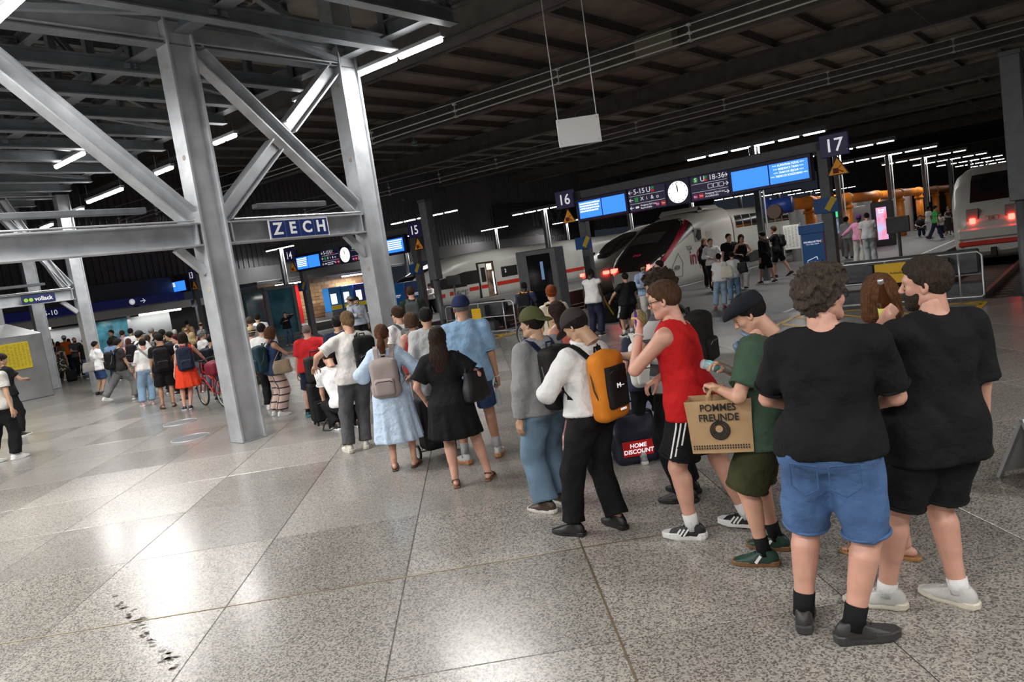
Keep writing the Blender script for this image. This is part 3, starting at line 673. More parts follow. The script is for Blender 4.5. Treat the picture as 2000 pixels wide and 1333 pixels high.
kiosk(24, -42.2, 'blue ticket kiosk beyond the crowd near platform 13', w=2.2, d=1.6, h=2.0)
# dark advertising totem, notice boards
t = sempty('advert_totem', 20.0, -15.85, 0, 'wide grey totem with a switched-off black screen before the white train', 'totem')
mb = MB(); mb.bbox(0, 1.66, 0, .5, 0, 2.36, .03); mb.build('housing', M['post'], t)
mb = MB(); mb.bbox(.45, 1.42, -.02, .01, .1, 2.2, .01); mb.build('screen', M['glass_dk'], t)
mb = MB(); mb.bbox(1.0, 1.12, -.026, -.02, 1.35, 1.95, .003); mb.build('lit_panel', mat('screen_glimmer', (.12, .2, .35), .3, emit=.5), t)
def board(s, c, w, z0, z1, label, m, post=.04):
    t = sempty('notice_stand', s, c, 0, label, 'notice board')
    mb = MB(); mb.bbox(-w/2, w/2, -.03, .03, z0, z1, .01); p = mb.build('panel', m, t)
    for x in (-w/2-.03, w/2+.03): mb = MB(); mb.bbox(x-post/2, x+post/2, -.03, .03, 0, z1+.05, .008); mb.build('post', M['alu'], t)
    return t
t = board(30, -9.95, .62, .95, 1.9, 'white timetable stand beside the orange pipeline end', mat('paper_white', (.6, .6, .57), .6))
mb = MB()
for k in range(4):
    for j in range(16): mb.box(-.26+k*.135, -.26+k*.135+.1*(.5+.5*RNG.rand()), -.034, -.031, 1.8-j*.05, 1.82-j*.05)
tag(mb.build('print', mat('print_grey', (.25, .25, .25), .6), t), kind='stuff')
t = sempty('platform_screen', 26.0, -5.35, 0, 'dark grey back of a small screen on a post at the platform edge', 'screen')
mb = MB(); mb.bbox(-.33, .33, -.06, .06, 1.22, 1.72, .02); mb.build('panel', M['post'], t)
mb = MB(); mb.cyl((0, 0, 0), (0, 0, 1.3), .05, n=10); mb.build('post', M['post'], t)
t = sempty('platform_screen', 33.5, -31.6, 0, 'dark grey back of a small screen before the white train', 'screen')
mb = MB(); mb.bbox(-.55, .55, -.06, .06, 1.15, 1.75, .02); mb.build('panel', M['steel_dk'], t); mb = MB(); mb.cyl((0, 0, 0), (0, 0, 1.2), .05, n=10); mb.build('post', M['post'], t)
# lit advertising column on platform 17
t = sempty('advert_column', 43.5, -9.9, 0, 'dark slim advertising column with a lit red and blue poster', 'advert')
mb = MB(); mb.bbox(-.3, .75, 0, .35, 0, 2.35, .02); mb.build('housing', M['black'], t)
ad = MB(); ad.box(-.05, .45, -.012, 0, .35, 2.05); p = ad.build('poster', mat('poster_lit', (.9, .08, .12), .4, emit=.8, col2=(.25, .6, .95), nscale=1.6), t)
text('Berlin\nStadt', .12, M['lit_white'], p, (.2, -.014, 1.85))
# ---------------------------------------------------------------- orange pipeline on legs, tanks
t = sempty('orange_pipeline', 33, -11.0, 0, 'thick orange pipeline on orange legs along the platform', 'pipeline')
pz = 2.75
mb = MB(); mb.cyl((0, 0, pz), (0, 50, pz), .26, n=18); mb.build('pipe', M['orange'], t, True)
for k in range(8):
    y = 3+k*6.2
    mb = MB(); mb.cyl((0, y, 0), (0, y, pz), .24, n=18); mb.build('leg', M['orange'], t, True)
    mb = MB(); mb.cyl((0, y-.3, pz), (0, y+.3, pz), .31, n=18); mb.cyl((0, y, pz-.5), (0, y, pz-.35), .31, n=18); mb.build('flange', M['orange'], t, True)
    mb = MB(); mb.cyl((0, y, .9), (0, y, .98), .245, n=18); mb.build('band', M['ink_black'], t)
mb = MB(); mb.cyl((-.6, -.3, pz), (.3, -.3, pz), .34, n=18); mb.cyl((-.9, -.3, pz), (-.6, -.3, pz), .42, n=18); v = mb.build('valve', mat('valve_blue', (.02, .06, .3), .4), t, True)
mb = MB(); mb.cyl((-.3, -.85, pz-.2), (-.3, -.5, pz-.2), .3, n=18); mb.build('flange_plate', mat('flange_rust', (.12, .08, .06), .7), t)
for s, c, r in ((39, -12.2, .75), (55, -12.6, 1.1), (61, -12.6, 1.1)):
    q = sempty('steel_tank', s, c, 0, 'upright ribbed stainless tank beneath the orange pipeline', 'tank', 'stainless tanks')
    P = []
    for k in range(72): an = 2*math.pi*k/72; rr = r*(1+.012*(k % 2)); P.append((rr*math.cos(an), rr*math.sin(an)))
    mb = MB(); mb.grid([[(x, y, z) for x, y in P] for z in (0, 2.55)], True); mb.build('shell', M['alu'], q, True)
    mb = MB(); mb.lathe([(r, 2.5), (r*.9, 2.62), (.05, 2.72)], n=32); mb.build('lid', M['alu'], q, True)
# a lit shop front far down the platform
t = sempty('platform_shop', 47, -13.2, 0, 'lit platform shop with green sign behind the pink sweatshirt', 'shop')
mb = MB(); mb.bbox(-1.2, 1.2, 0, 3, 0, 2.3, .02); mb.build('booth', mat('booth_grey', (.25, .25, .26), .5), t)
mb = MB(); mb.box(-1.1, 1.1, -.02, 0, .9, 1.75); mb.build('window', mat('shop_glass', (.05, .06, .15), .2, emit=.5, col2=(.35, .4, .5), nscale=5), t)
mb = MB(); mb.bbox(-.4, .6, -.08, -.02, 1.85, 2.25, .01); mb.build('sign', mat('shop_green', (.05, .6, .25), .4, emit=.9), t)
for k, (dx, col, bt) in enumerate(()): pass
# benches far down the platform
for s, c in ((49.5, -8.4), (52.0, -8.4)):
    q = sempty('platform_bench', s, c, 0, 'dark metal bench on the far platform beside the orange pipeline', 'bench', 'platform benches')
    mb = MB(); mb.bbox(-.9, .9, -.25, .25, .42, .47, .01); mb.build('seat', M['steel_dk'], q)
    mb = MB(); mb.bbox(-.9, .9, .22, .27, .5, .95, .01); mb.build('backrest', M['steel_dk'], q)
    for x in (-.7, .7): mb = MB(); mb.bbox(x-.03, x+.03, -.2, .2, 0, .42, .01); mb.build('leg', M['steel_dk'], q)
# ================================================================ side building at the left
BC = -43.0
bw = sempty('wall_side', 0, BC, 0); tag(bw, 'side building with sign band, bright canopy and brick front', kind='structure')
def bpart(name, m, *boxes, parent=None):
    mb = MB()
    for b in boxes: mb.bbox(*b, .015)
    return mb.build(name, m, parent or bw)
bpart('fascia', mat('fascia_white', (.55, .54, .5), .5), (-.2, .9, -6, 26, 2.2, 2.62))
bpart('sign_band', mat('band_navy', (.008, .012, .1), .4, emit=.15), (.9, .96, 4, 22, 2.68, 3.15))
text('5-10', .36, M['ink_white'], bw, (.965, 14.9, 2.9), (math.pi/2, 0, math.pi/2)); text('◉  →', .4, M['ink_white'], bw, (.965, 19.3, 2.9), (math.pi/2, 0, math.pi/2))
bpart('upper_wall', mat('upper_grey', (.1, .1, .105), .6), (-.3, .2, -14, 60, 3.1, 4.1))
bpart('passage_back', mat('passage_dark', (.03, .03, .033), .5), (-2.5, -2.3, -14, 26, 0, 2.4))
for s0, s1 in ((8, 9.4), (13.2, 15.0), (19.6, 22.0)): bpart('canopy_light', M['led'], (.1, .3, s0, s1, 2.1, 2.2))
ld = bpy.data.lights.new('canopy_glow', 'AREA'); ld.shape = 'RECTANGLE'; ld.size = .4; ld.size_y = 16; ld.energy = 130; ld.spread = math.radians(170)
lo = bpy.data.objects.new('canopy_glow', ld); COL.objects.link(lo); lo.parent = bw; lo.location = (.3, 15, 2.05)
bpart('hoarding', mat('hoarding_tin', (.32, .33, .33), .5, .3), (-.4, -.2, 14.8, 17.2, 0, 2.1), (-.4, -.2, 19.2, 21.5, 0, 2.1))
bpart('red_booth', M['red'], (-.6, .3, 12.6, 14.2, 0, 1.95))
bpart('glass_door', mat('door_teal', (.01, .05, .07), .1, emit=.35, col2=(.06, .2, .24), nscale=1.5), (-.3, -.15, 17.3, 19.0, 0, 2.1))
bpart('door_frame', M['alu'], (-.32, -.1, 17.1, 17.3, 0, 2.2), (-.32, -.1, 19.0, 19.2, 0, 2.2))
# brick front with ticket machines
S0, S1 = 27.5, 38
wallb = sempty('wall_brick', S0, BC-.2, 0); tag(wallb, 'warm lit brick front behind the ticket machines', kind='structure')
bm_ = [mat('brick_%d' % k, c, .8) for k, c in enumerate(((.42, .24, .11), (.5, .31, .15), (.33, .17, .08)))]
mb = MB(); mb.box(-.2, -.012, 0, S1-S0, 0, 3.0); mb.build('mortar', mat('mortar', (.35, .28, .2), .8), wallb)
BH, BL = .24, .62; bricks = []
for q in range(3):
    mb = MB(); mb.bbox(-.02, .015, .01, BL-.01, .01, BH-.01, .006); me_ = mb.mesh('brick'); me_.materials.append(bm_[q]); bricks.append(me_)
for r in range(11):
    for k in range(16):
        y = k*BL-(r % 2)*BL/2
        if y < 0 or y+BL > S1-S0: continue
        o = bpy.data.objects.new('brick', bricks[RNG.randint(3)]); COL.objects.link(o); o.parent = wallb; o.location = (0, y, r*BH+.2)
def wp(name, m, y0, y1, z0, z1, d=.12): return bpart(name, m, (.0, d, y0, y1, z0, z1), parent=wallb)
wp('door', mat('door_greyblue', (.1, .12, .2), .5), 2.05, 2.75, 0, 1.75); wp('door_frame', M['red'], 2.75, 3.05, 0, 2.6); wp('transom', M['black'], 1.95, 2.75, 1.75, 2.5)
wp('poster_board', mat('poster_blue', (.015, .05, .25), .4, emit=.3, col2=(.1, .2, .5), nscale=6), .2, 1.5, .9, 1.9)
t = sempty('red_frame_window', 37.6, BC+.1, 0, 'red framed glass door at the end of the brick front', 'door')
for b in ((-.06, .06, -1.1, -.95, .2, 2.4), (-.06, .06, .95, 1.1, .2, 2.4), (-.06, .06, -1.1, 1.1, 2.25, 2.4), (-.06, .06, -1.1, 1.1, .2, .4)):
    mb = MB(); mb.bbox(*b, .01); mb.build('frame', M['red'], t)
mb = MB(); mb.box(-.02, .02, -.95, .95, .4, 2.25); mb.build('pane', M['glass_dk'], t)
for k, (y, col) in enumerate(((32.4, (.02, .2, .55)), (33.5, (.02, .2, .55)), (34.6, (.02, .04, .3)))):
    t = sempty('ticket_machine', y, BC+.9, 0, ['blue ticket machine with lit screen nearest the red door frame', 'blue ticket machine with lit screen between two others', 'navy and yellow ticket machine beside the blue ones'][k], 'ticket machine')
    mb = MB(); mb.bbox(-.35, .35, -.5, .5, .45, 2.1, .03); mb.build('body', mat('machine_%d' % (k//2), col, .4), t)
    mb = MB(); mb.bbox(.35, .37, -.38, .1, .95, 1.65, .005); mb.build('screen', M['lit_white'], t)
    mb = MB(); mb.bbox(.35, .38, -.45, .45, .55, .85, .01); mb.build('tray_panel', mat('machine_yellow', (.75, .55, .02), .5), t)
    mb = MB(); mb.bbox(-.4, .45, -.53, .53, 0, .45, .02); mb.build('plinth', M['post'], t)
for y in (29.2, 34.6):
    tl_ = sempty('strip_lamp', y, BC+1.0, 2.75, 'white strip lamp above the brick front', 'lamp', 'strip lamps of the brick front')
    mb = MB(); mb.bbox(-.1, .1, -1.1, 1.1, -.05, .03, .01); mb.build('diffuser', M['led'], tl_)
    mb = MB(); mb.bbox(-.12, .12, -1.12, 1.12, .03, .1, .01); mb.build('housing', M['alu'], tl_)
    ld = bpy.data.lights.new('lamp_glow', 'AREA'); ld.shape = 'RECTANGLE'; ld.size = .2; ld.size_y = 2.2; ld.energy = 130; lo = bpy.data.objects.new('lamp_glow', ld); COL.objects.link(lo); lo.parent = tl_; lo.location = (0, 0, -.07)
bpart('soffit', M['corr'], (-.2, 2.2, 26, 40, 2.9, 3.1))
# glass lift box and planter by the brick front
t = sempty('glass_lift', 21.0, -34.4, 0, 'grey framed lift box with dark teal glass beyond the straw hat', 'lift')
mb = MB()
for x in (0, 2.0):
    for y in (0, 1.6): mb.bbox(x-.1, x+.1, y-.1, y+.1, 0, 2.5, .01)
mb.bbox(-.1, 2.1, -.1, 1.7, 2.4, 2.6, .01); mb.bbox(-.1, 2.1, -.1, 1.7, 0, .15, .01); mb.build('frame', M['post'], t)
mb = MB(); mb.box(.1, 1.9, -.02, .0, .15, 2.4); mb.box(1.99, 2.01, .1, 1.5, .15, 2.4); mb.build('pane', mat('lift_glass', (.006, .03, .04), .08, emit=.12, col2=(.03, .1, .13), nscale=1.2), t)
mb = MB(); mb.box(.3, 1.5, .8, .9, 1.85, 2.0); mb.build('lamp', M['led'], t)
# banner text on the far dark wall (unlit cinema advert)
ads = sempty('wall_banner', 60, -42.9, 4.6, 'dim dark banner high on the left wall', 'banner')
mb = MB(); mb.bbox(0, .05, -8, 8, -2.2, 2.6, .02); mb.build('cloth', mat('banner_dark', (.02, .02, .024), .6), ads)
text('IMAX', 2.2, mat('banner_grey', (.09, .09, .09), .6), ads, (.06, 0, 1.1), (math.pi/2, 0, math.pi/2), bold=.02); text('Digitality', 1.4, _mats['banner_grey'], ads, (.06, 0, -.9), (math.pi/2, 0, math.pi/2))
# ================================================================ trains: lofted bodies with panels laid on their skin
class Train:
    def __init__(s, c, s0, label, group=None):
        s.c = c; s.s0 = s0; s.t = sempty('train', s0, c, 0, label, 'train')
    def set(s, ys, w, zb, zt, n=5.0, length=45):
        s.ys = np.array(ys, float); s.w_ = np.array(w, float); s.zb_ = np.array(zb, float); s.zt_ = np.array(zt, float); s.n = n; s.len = length
    def prof(s, y): return (np.interp(y, s.ys, s.w_), np.interp(y, s.ys, s.zb_), np.interp(y, s.ys, s.zt_))
    def hw(s, y, z):
        w, b, t = s.prof(y); q = np.clip(abs((z-(b+t)/2)/((t-b)/2)), 0, 1); return w*(1-q**s.n)**(1/s.n)
    def top(s, y, x):
        w, b, t = s.prof(y); q = np.clip(abs(x/np.maximum(w, 1e-3)), 0, 1); return (b+t)/2+(t-b)/2*(1-q**s.n)**(1/s.n)
    def body(s, m, name='body', k=48):
        ys = np.unique(np.concatenate([np.linspace(0, s.ys[-1], 50), [s.ys[-1]+s.len]])); P = []
        an = np.linspace(0, 2*np.pi, k, endpoint=False)
        for y in ys:
            w, b, t = s.prof(y); ca, sa = np.cos(an), np.sin(an); r = (np.abs(ca)**s.n+np.abs(sa)**s.n)**(-1/s.n)
            P.append(np.stack([w*ca*r, np.full(k, y), (b+t)/2+(t-b)/2*sa*r], 1))
        mb = MB(); mb.grid(P, True); mb.add(P[0], [tuple(range(k))]); mb.build(name, m, s.t, True)
    def side(s, name, m, y0, y1, z0, z1, off=.012, n=10, parent=None, sgn=1, kz=3):
        """panel on the side; z0,z1 may be functions of y"""
        f0 = z0 if callable(z0) else (lambda y: z0); f1 = z1 if callable(z1) else (lambda y: z1); P = []
        for y in np.linspace(y0, y1, n):
            zz = np.linspace(f0(y), f1(y), kz); P.append([(sgn*(float(s.hw(y, z))+off), y, z) for z in zz])
        mb = MB(); mb.grid(P); return mb.build(name, m, parent or s.t, True)
    def upper(s, name, m, y0, y1, x0, x1, off=.012, n=14, k=11, parent=None):
        f0 = x0 if callable(x0) else (lambda y: x0); f1 = x1 if callable(x1) else (lambda y: x1); P = []
        for y in np.linspace(y0, y1, n): P.append([(x, y, float(s.top(y, x))+off) for x in np.linspace(f0(y), f1(y), k)])
        mb = MB(); mb.grid(P); return mb.build(name, m, parent or s.t, True)
    def lamp(s, x, z, y, w=.24, h=.16, m=None):
        mb = MB(); mb.bbox(x-w/2, x+w/2, y-.03, y+.25, z-h/2, z+h/2, .03); return mb.build('tail_lamp', m or M['redlamp'], s.t)
M['tr_white'] = mat('train_white', (.62, .62, .58), .3, noise=.06, nscale=1)
M['tr_grey'] = mat('train_warm_grey', (.3, .29, .26), .3, noise=.1, nscale=1)
M['tr_red'] = mat('train_stripe_red', (.6, .03, .015), .35)
M['tr_win'] = mat('train_window', (.012, .012, .014), .1, spec=.8)
M['tr_lit'] = mat('door_light', (1, .8, .55), .4, emit=.9)
# ---- white high-speed train with red stripe, track 14
T1 = Train(TRK[14], 30.6, 'white express train with a red stripe and an open lit door')
T1.set([0, .4, 1.2, 2.5, 4, 6, 8], [.25, .7, 1.05, 1.3, 1.42, 1.45, 1.45], [.3, 0, -.2, -.35, -.45, -.5, -.5], [1.0, 1.5, 1.95, 2.35, 2.7, 2.98, 3.05], 4.5, 60)
T1.body(M['tr_white'])
T1.upper('windscreen', M['tr_win'], .7, 3.0, lambda y: -.62-.1*y, lambda y: .62+.1*y)
T1.side('side_cab_glass', M['tr_win'], 1.8, 5.0, lambda y: 1.02-.02*y, lambda y: 1.25+.12*y, n=14)
T1.side('window_band', M['tr_win'], 5.0, 6.2, 1.0, 1.85)
T1.side('red_stripe', M['tr_red'], 1.4, 3.0, .45, .68, .014); T1.side('red_stripe', M['tr_red'], 3.4, 3.7, .5, .74, .014)
T1.side('red_stripe', M['tr_red'], 5.2, 6.1, .56, .8, .014); T1.side('red_stripe', M['tr_red'], 8.0, 60, .6, .85, .014, 30)
mb = MB(); mb.bbox(1.4, 1.475, 6.15, 7.9, -.05, 2.3, .05); d = mb.build('door_surround', M['black'], T1.t)
mb = MB(); mb.bbox(1.47, 1.5, 6.3, 7.0, 0, 2.2, .02); dl = mb.build('door_leaf', M['tr_white'], T1.t); mb = MB(); mb.bbox(1.5, 1.51, 6.45, 6.9, 1.0, 1.95, .02); mb.build('door_glass', M['tr_win'], dl)
mb = MB(); mb.bbox(1.5, 1.512, 6.32, 6.98, .58, .82, .002); mb.build('door_stripe', M['tr_red'], dl)
mb = MB(); mb.bbox(1.47, 1.48, 7.05, 7.75, .0, 2.2, .01); mb.build('doorway', mat('doorway_dim', (.25, .16, .1), .5, emit=.25, col2=(.03, .02, .02), nscale=2.5), T1.t)
mb = MB(); mb.bbox(1.48, 1.49, 7.1, 7.6, 1.75, 2.15, .005); mb.build('door_display', M['tr_lit'], T1.t); mb = MB(); mb.bbox(1.48, 1.495, 7.6, 7.72, .1, 1.6, .005); mb.build('door_light', mat('door_strip', (1, 1, 1), .4, emit=1.2), T1.t)
for k in range(18):
    y = 8.6+k*2.05
    if k in (3, 4): continue
    T1.side('window', M['tr_win'], y, y+(1.75 if k == 0 else 1.7), 1.1, 1.8, .013, 3)
text('ICE', .75, mat('logo_grey', (.3, .3, .3), .5), T1.t, (1.475, 4.5, .45), (math.pi/2, 0, math.pi/2), bold=.02, shear=.15)
text('2', .35, M['ink_white'], T1.t, (1.5, 9.0, 1.5), (math.pi/2, 0, math.pi/2))
# ---- grey high-speed train, track 15
T2 = Train(TRK[15], 33.2, 'grey rounded-nose express train with red tail lamps behind the dark-nosed train')
T2.set([0, .25, .8, 1.6, 3, 4.5, 6.5, 8.5], [.5, .85, 1.1, 1.25, 1.38, 1.45, 1.47, 1.47], [.2, 0, -.2, -.35, -.45, -.5, -.5, -.5], [.7, 1.0, 1.35, 1.75, 2.3, 2.7, 3.02, 3.1], 3.6, 30)
T2.body(M['tr_grey'])
T2.upper('windscreen', M['tr_win'], 1.15, 4.6, lambda y: -.78*math.sin(math.pi*min(1, max(.02, (y-1.0)/3.8)))**.5, lambda y: .78*math.sin(math.pi*min(1, max(.02, (y-1.0)/3.8)))**.5, n=20)
for x in (-.72, .72): T2.lamp(x, .8, .1, .26, .17)
T2.side('side_glass', M['tr_win'], 6.6, 12, 1.15, 1.8); T2.side('red_stripe', M['tr_red'], 3.5, 20, .6, .82, .013)
# ---- dark-nosed train with crimson edge, track 16
T3 = Train(TRK[16], 29.1, 'train with a black sloping nose edged in crimson and white lettered flanks')
T3.set([0, .3, 1, 2, 3, 4, 5.2, 6.6, 7.4, 8.6], [.75, 1.05, 1.3, 1.4, 1.44, 1.45, 1.45, 1.45, 1.45, 1.45], [.15, -.1, -.3, -.45, -.5, -.5, -.5, -.5, -.5, -.5], [.85, 1.15, 1.6, 2.08, 2.5, 2.88, 3.12, 3.28, 3.32, 3.32], 4.2, 0)
T3.body(M['tr_white'])
zl = lambda y: np.interp(y, [0, .5, 1, 2, 3, 4.1], [.55, .9, 1.25, 1.78, 2.3, 2.9])
M['tgv_black'] = mat('nose_black', (.012, .011, .012), .3)
T3.upper('nose_cover', M['tgv_black'], .0, 4.25, lambda y: -float(T3.hw(y, float(zl(y)))), lambda y: float(T3.hw(y, float(zl(y)))), .015, 22, 21)
for sg in (1, -1): T3.side('nose_flank', M['tgv_black'], .02, 4.2, lambda y: float(zl(y)), lambda y: float(T3.top(y, T3.prof(y)[0]*.97))+.02, .016, 22, sgn=sg, kz=6)
for sg in (1, -1): T3.side('crimson_edge', mat('crimson', (.3, .004, .03), .35), .05, 4.2, lambda y: float(zl(y))-.17, lambda y: float(zl(y))+.04, .024, 20, sgn=sg)
T3.upper('windscreen', mat('screen_grey', (.05, .055, .055), .15, spec=.8), 1.75, 2.75, -.72, .72, .03)
text('SNCF', .16, mat('crimson_bright', (.55, .03, .1), .4, emit=.1), T3.t, (.1, .78, float(T3.top(.78, 0))+.06), (math.radians(42), 0, 0), shear=.2, bold=.02)
for x in (-.78, .78): T3.lamp(x, .98, .1, .32, .2)
mb = MB(); mb.bbox(1.44, 1.468, 4.0, 4.75, 1.72, 2.35, .15); mb.build('cab_window_frame', M['tr_grey'], T3.t)
mb = MB(); mb.prism((1.46, 0, 0), (1.476, 0, 0), [(4.07, 1.95), (4.35, 1.76), (4.68, 1.85), (4.72, 2.25), (4.35, 2.3)]); o = mb.build('cab_window', M['tr_win'], T3.t)
o.data.vertices  # outline already in the (y, z) plane after the sweep below
o.data.clear_geometry(); pf_ = [(4.07, 1.95), (4.35, 1.76), (4.68, 1.85), (4.72, 2.25), (4.35, 2.3)]
o.data.from_pydata([(x, y, z) for x in (1.46, 1.476) for y, z in pf_], [], [(0, 1, 2, 3, 4), (9, 8, 7, 6, 5)]+[(i, (i+1) % 5, 5+(i+1) % 5, 5+i) for i in range(5)])
mb = MB(); mb.bbox(1.445, 1.462, 5.3, 5.95, 0, 2.15, .03); mb.build('cab_door', mat('door_cream', (.5, .49, .45), .35), T3.t)
cr_ = mat('crimson_ink', (.3, .004, .05), .5); gy_ = mat('ink_grey', (.05, .05, .05), .5)
text('TGV', .3, gy_, T3.t, (1.468, 3.3, 1.48), (math.pi/2, 0, math.pi/2)); text('inOui', .95, cr_, T3.t, (1.468, 4.35, 1.02), (math.pi/2, 0, math.pi/2), bold=.01, xs=1.05); text('4704', .26, gy_, T3.t, (1.462, 1.85, .72), (math.pi/2, 0, math.pi/2), bold=.02)
mb = MB(); mb.tube([(1.45, 1.3, .35), (1.46, 2.3, .3), (1.468, 2.45, .9), (1.462, 2.1, 1.35), (1.45, 1.35, .75), (1.45, 1.3, .35)], .012, 5); mb.build('hatch_outline', gy_, T3.t)
mb = MB(); mb.bbox(-1.2, 1.2, 5.6, 8.0, 3.0, 3.42, .3); mb.build('roof_hood', M['tr_white'], T3.t, True)
T3.ys = np.append(T3.ys, 9.0)
T3b = Train(TRK[16], 37.9, 'white double-deck coach behind the dark-nosed train')
T3b.set([0, .1, 1], [1.42, 1.45, 1.45], [-.5, -.5, -.5], [3.1, 3.15, 3.15], 5, 40); T3b.body(M['tr_white'])
T3b.side('window_band', M['tr_win'], .3, 12, 2.1, 2.75, n=12)
for k in range(9): T3b.side('window_bar', M['tr_grey'], 1.2+k*1.2, 1.3+k*1.2, 2.1, 2.75, .018, 2)
T3b.side('lower_band', mat('band_grey', (.06, .06, .065), .4), .3, 40, -.3, .75, n=12)
# ---- white train with red tail lamps, track 17
T4 = Train(TRK[17], 33.4, 'white train end with two glowing red tail lamps and dark windscreen')
T4.set([0, .15, .5, 1.1, 1.9, 3], [.95, 1.15, 1.33, 1.42, 1.46, 1.46], [-.15, -.3, -.42, -.5, -.55, -.55], [1.0, 1.3, 1.85, 2.55, 2.98, 3.12], 5.0, 50)
T4.body(M['tr_white'])
T4.upper('windscreen_mask', mat('mask_maroon', (.03, .01, .012), .3), .42, 1.5, -.72, .72, .015)
T4.upper('windscreen', M['tr_win'], .66, 1.36, -.6, .6, .024)
for x in (-.62, .62):
    T4.lamp(x, 1.04, -.02, .2, .22)
    mb = MB(); mb.bbox(x-.2, x+.2, .02, .3, .84, 1.5, .02); o = mb.build('lamp_recess', mat('recess_grey', (.2, .19, .18), .5), T4.t); o.rotation_euler = (0, 0, 0); o.location = (0, .02, 0)
mb = MB(); mb.bbox(-1.13, 1.13, -.05, .4, .1, .28, .03); mb.build('red_band', M['tr_red'], T4.t)
mb = MB(); mb.bbox(-1.16, 1.16, -.07, .5, .3, .8, .1); mb.build('bumper', M['tr_white'], T4.t)
lg = MB(); lg.bbox(-.22, .22, -.0, .06, .98, 1.17, .01); o = lg.build('logo_plate', M['tr_red'], T4.t); o.location = (0, .0, 0)
lg = MB(); lg.bbox(-.2, .2, -.006, .03, 1.0, 1.15, .004); lg.build('logo_field', M['tr_white'], T4.t)
text('DB', .16, M['tr_red'], T4.t, (0, -.012, 1.075), bold=.03)
mb = MB(); mb.bbox(-.1, .1, -.1, .5, -.35, .0, .02); mb.build('coupler', M['black'], T4.t)
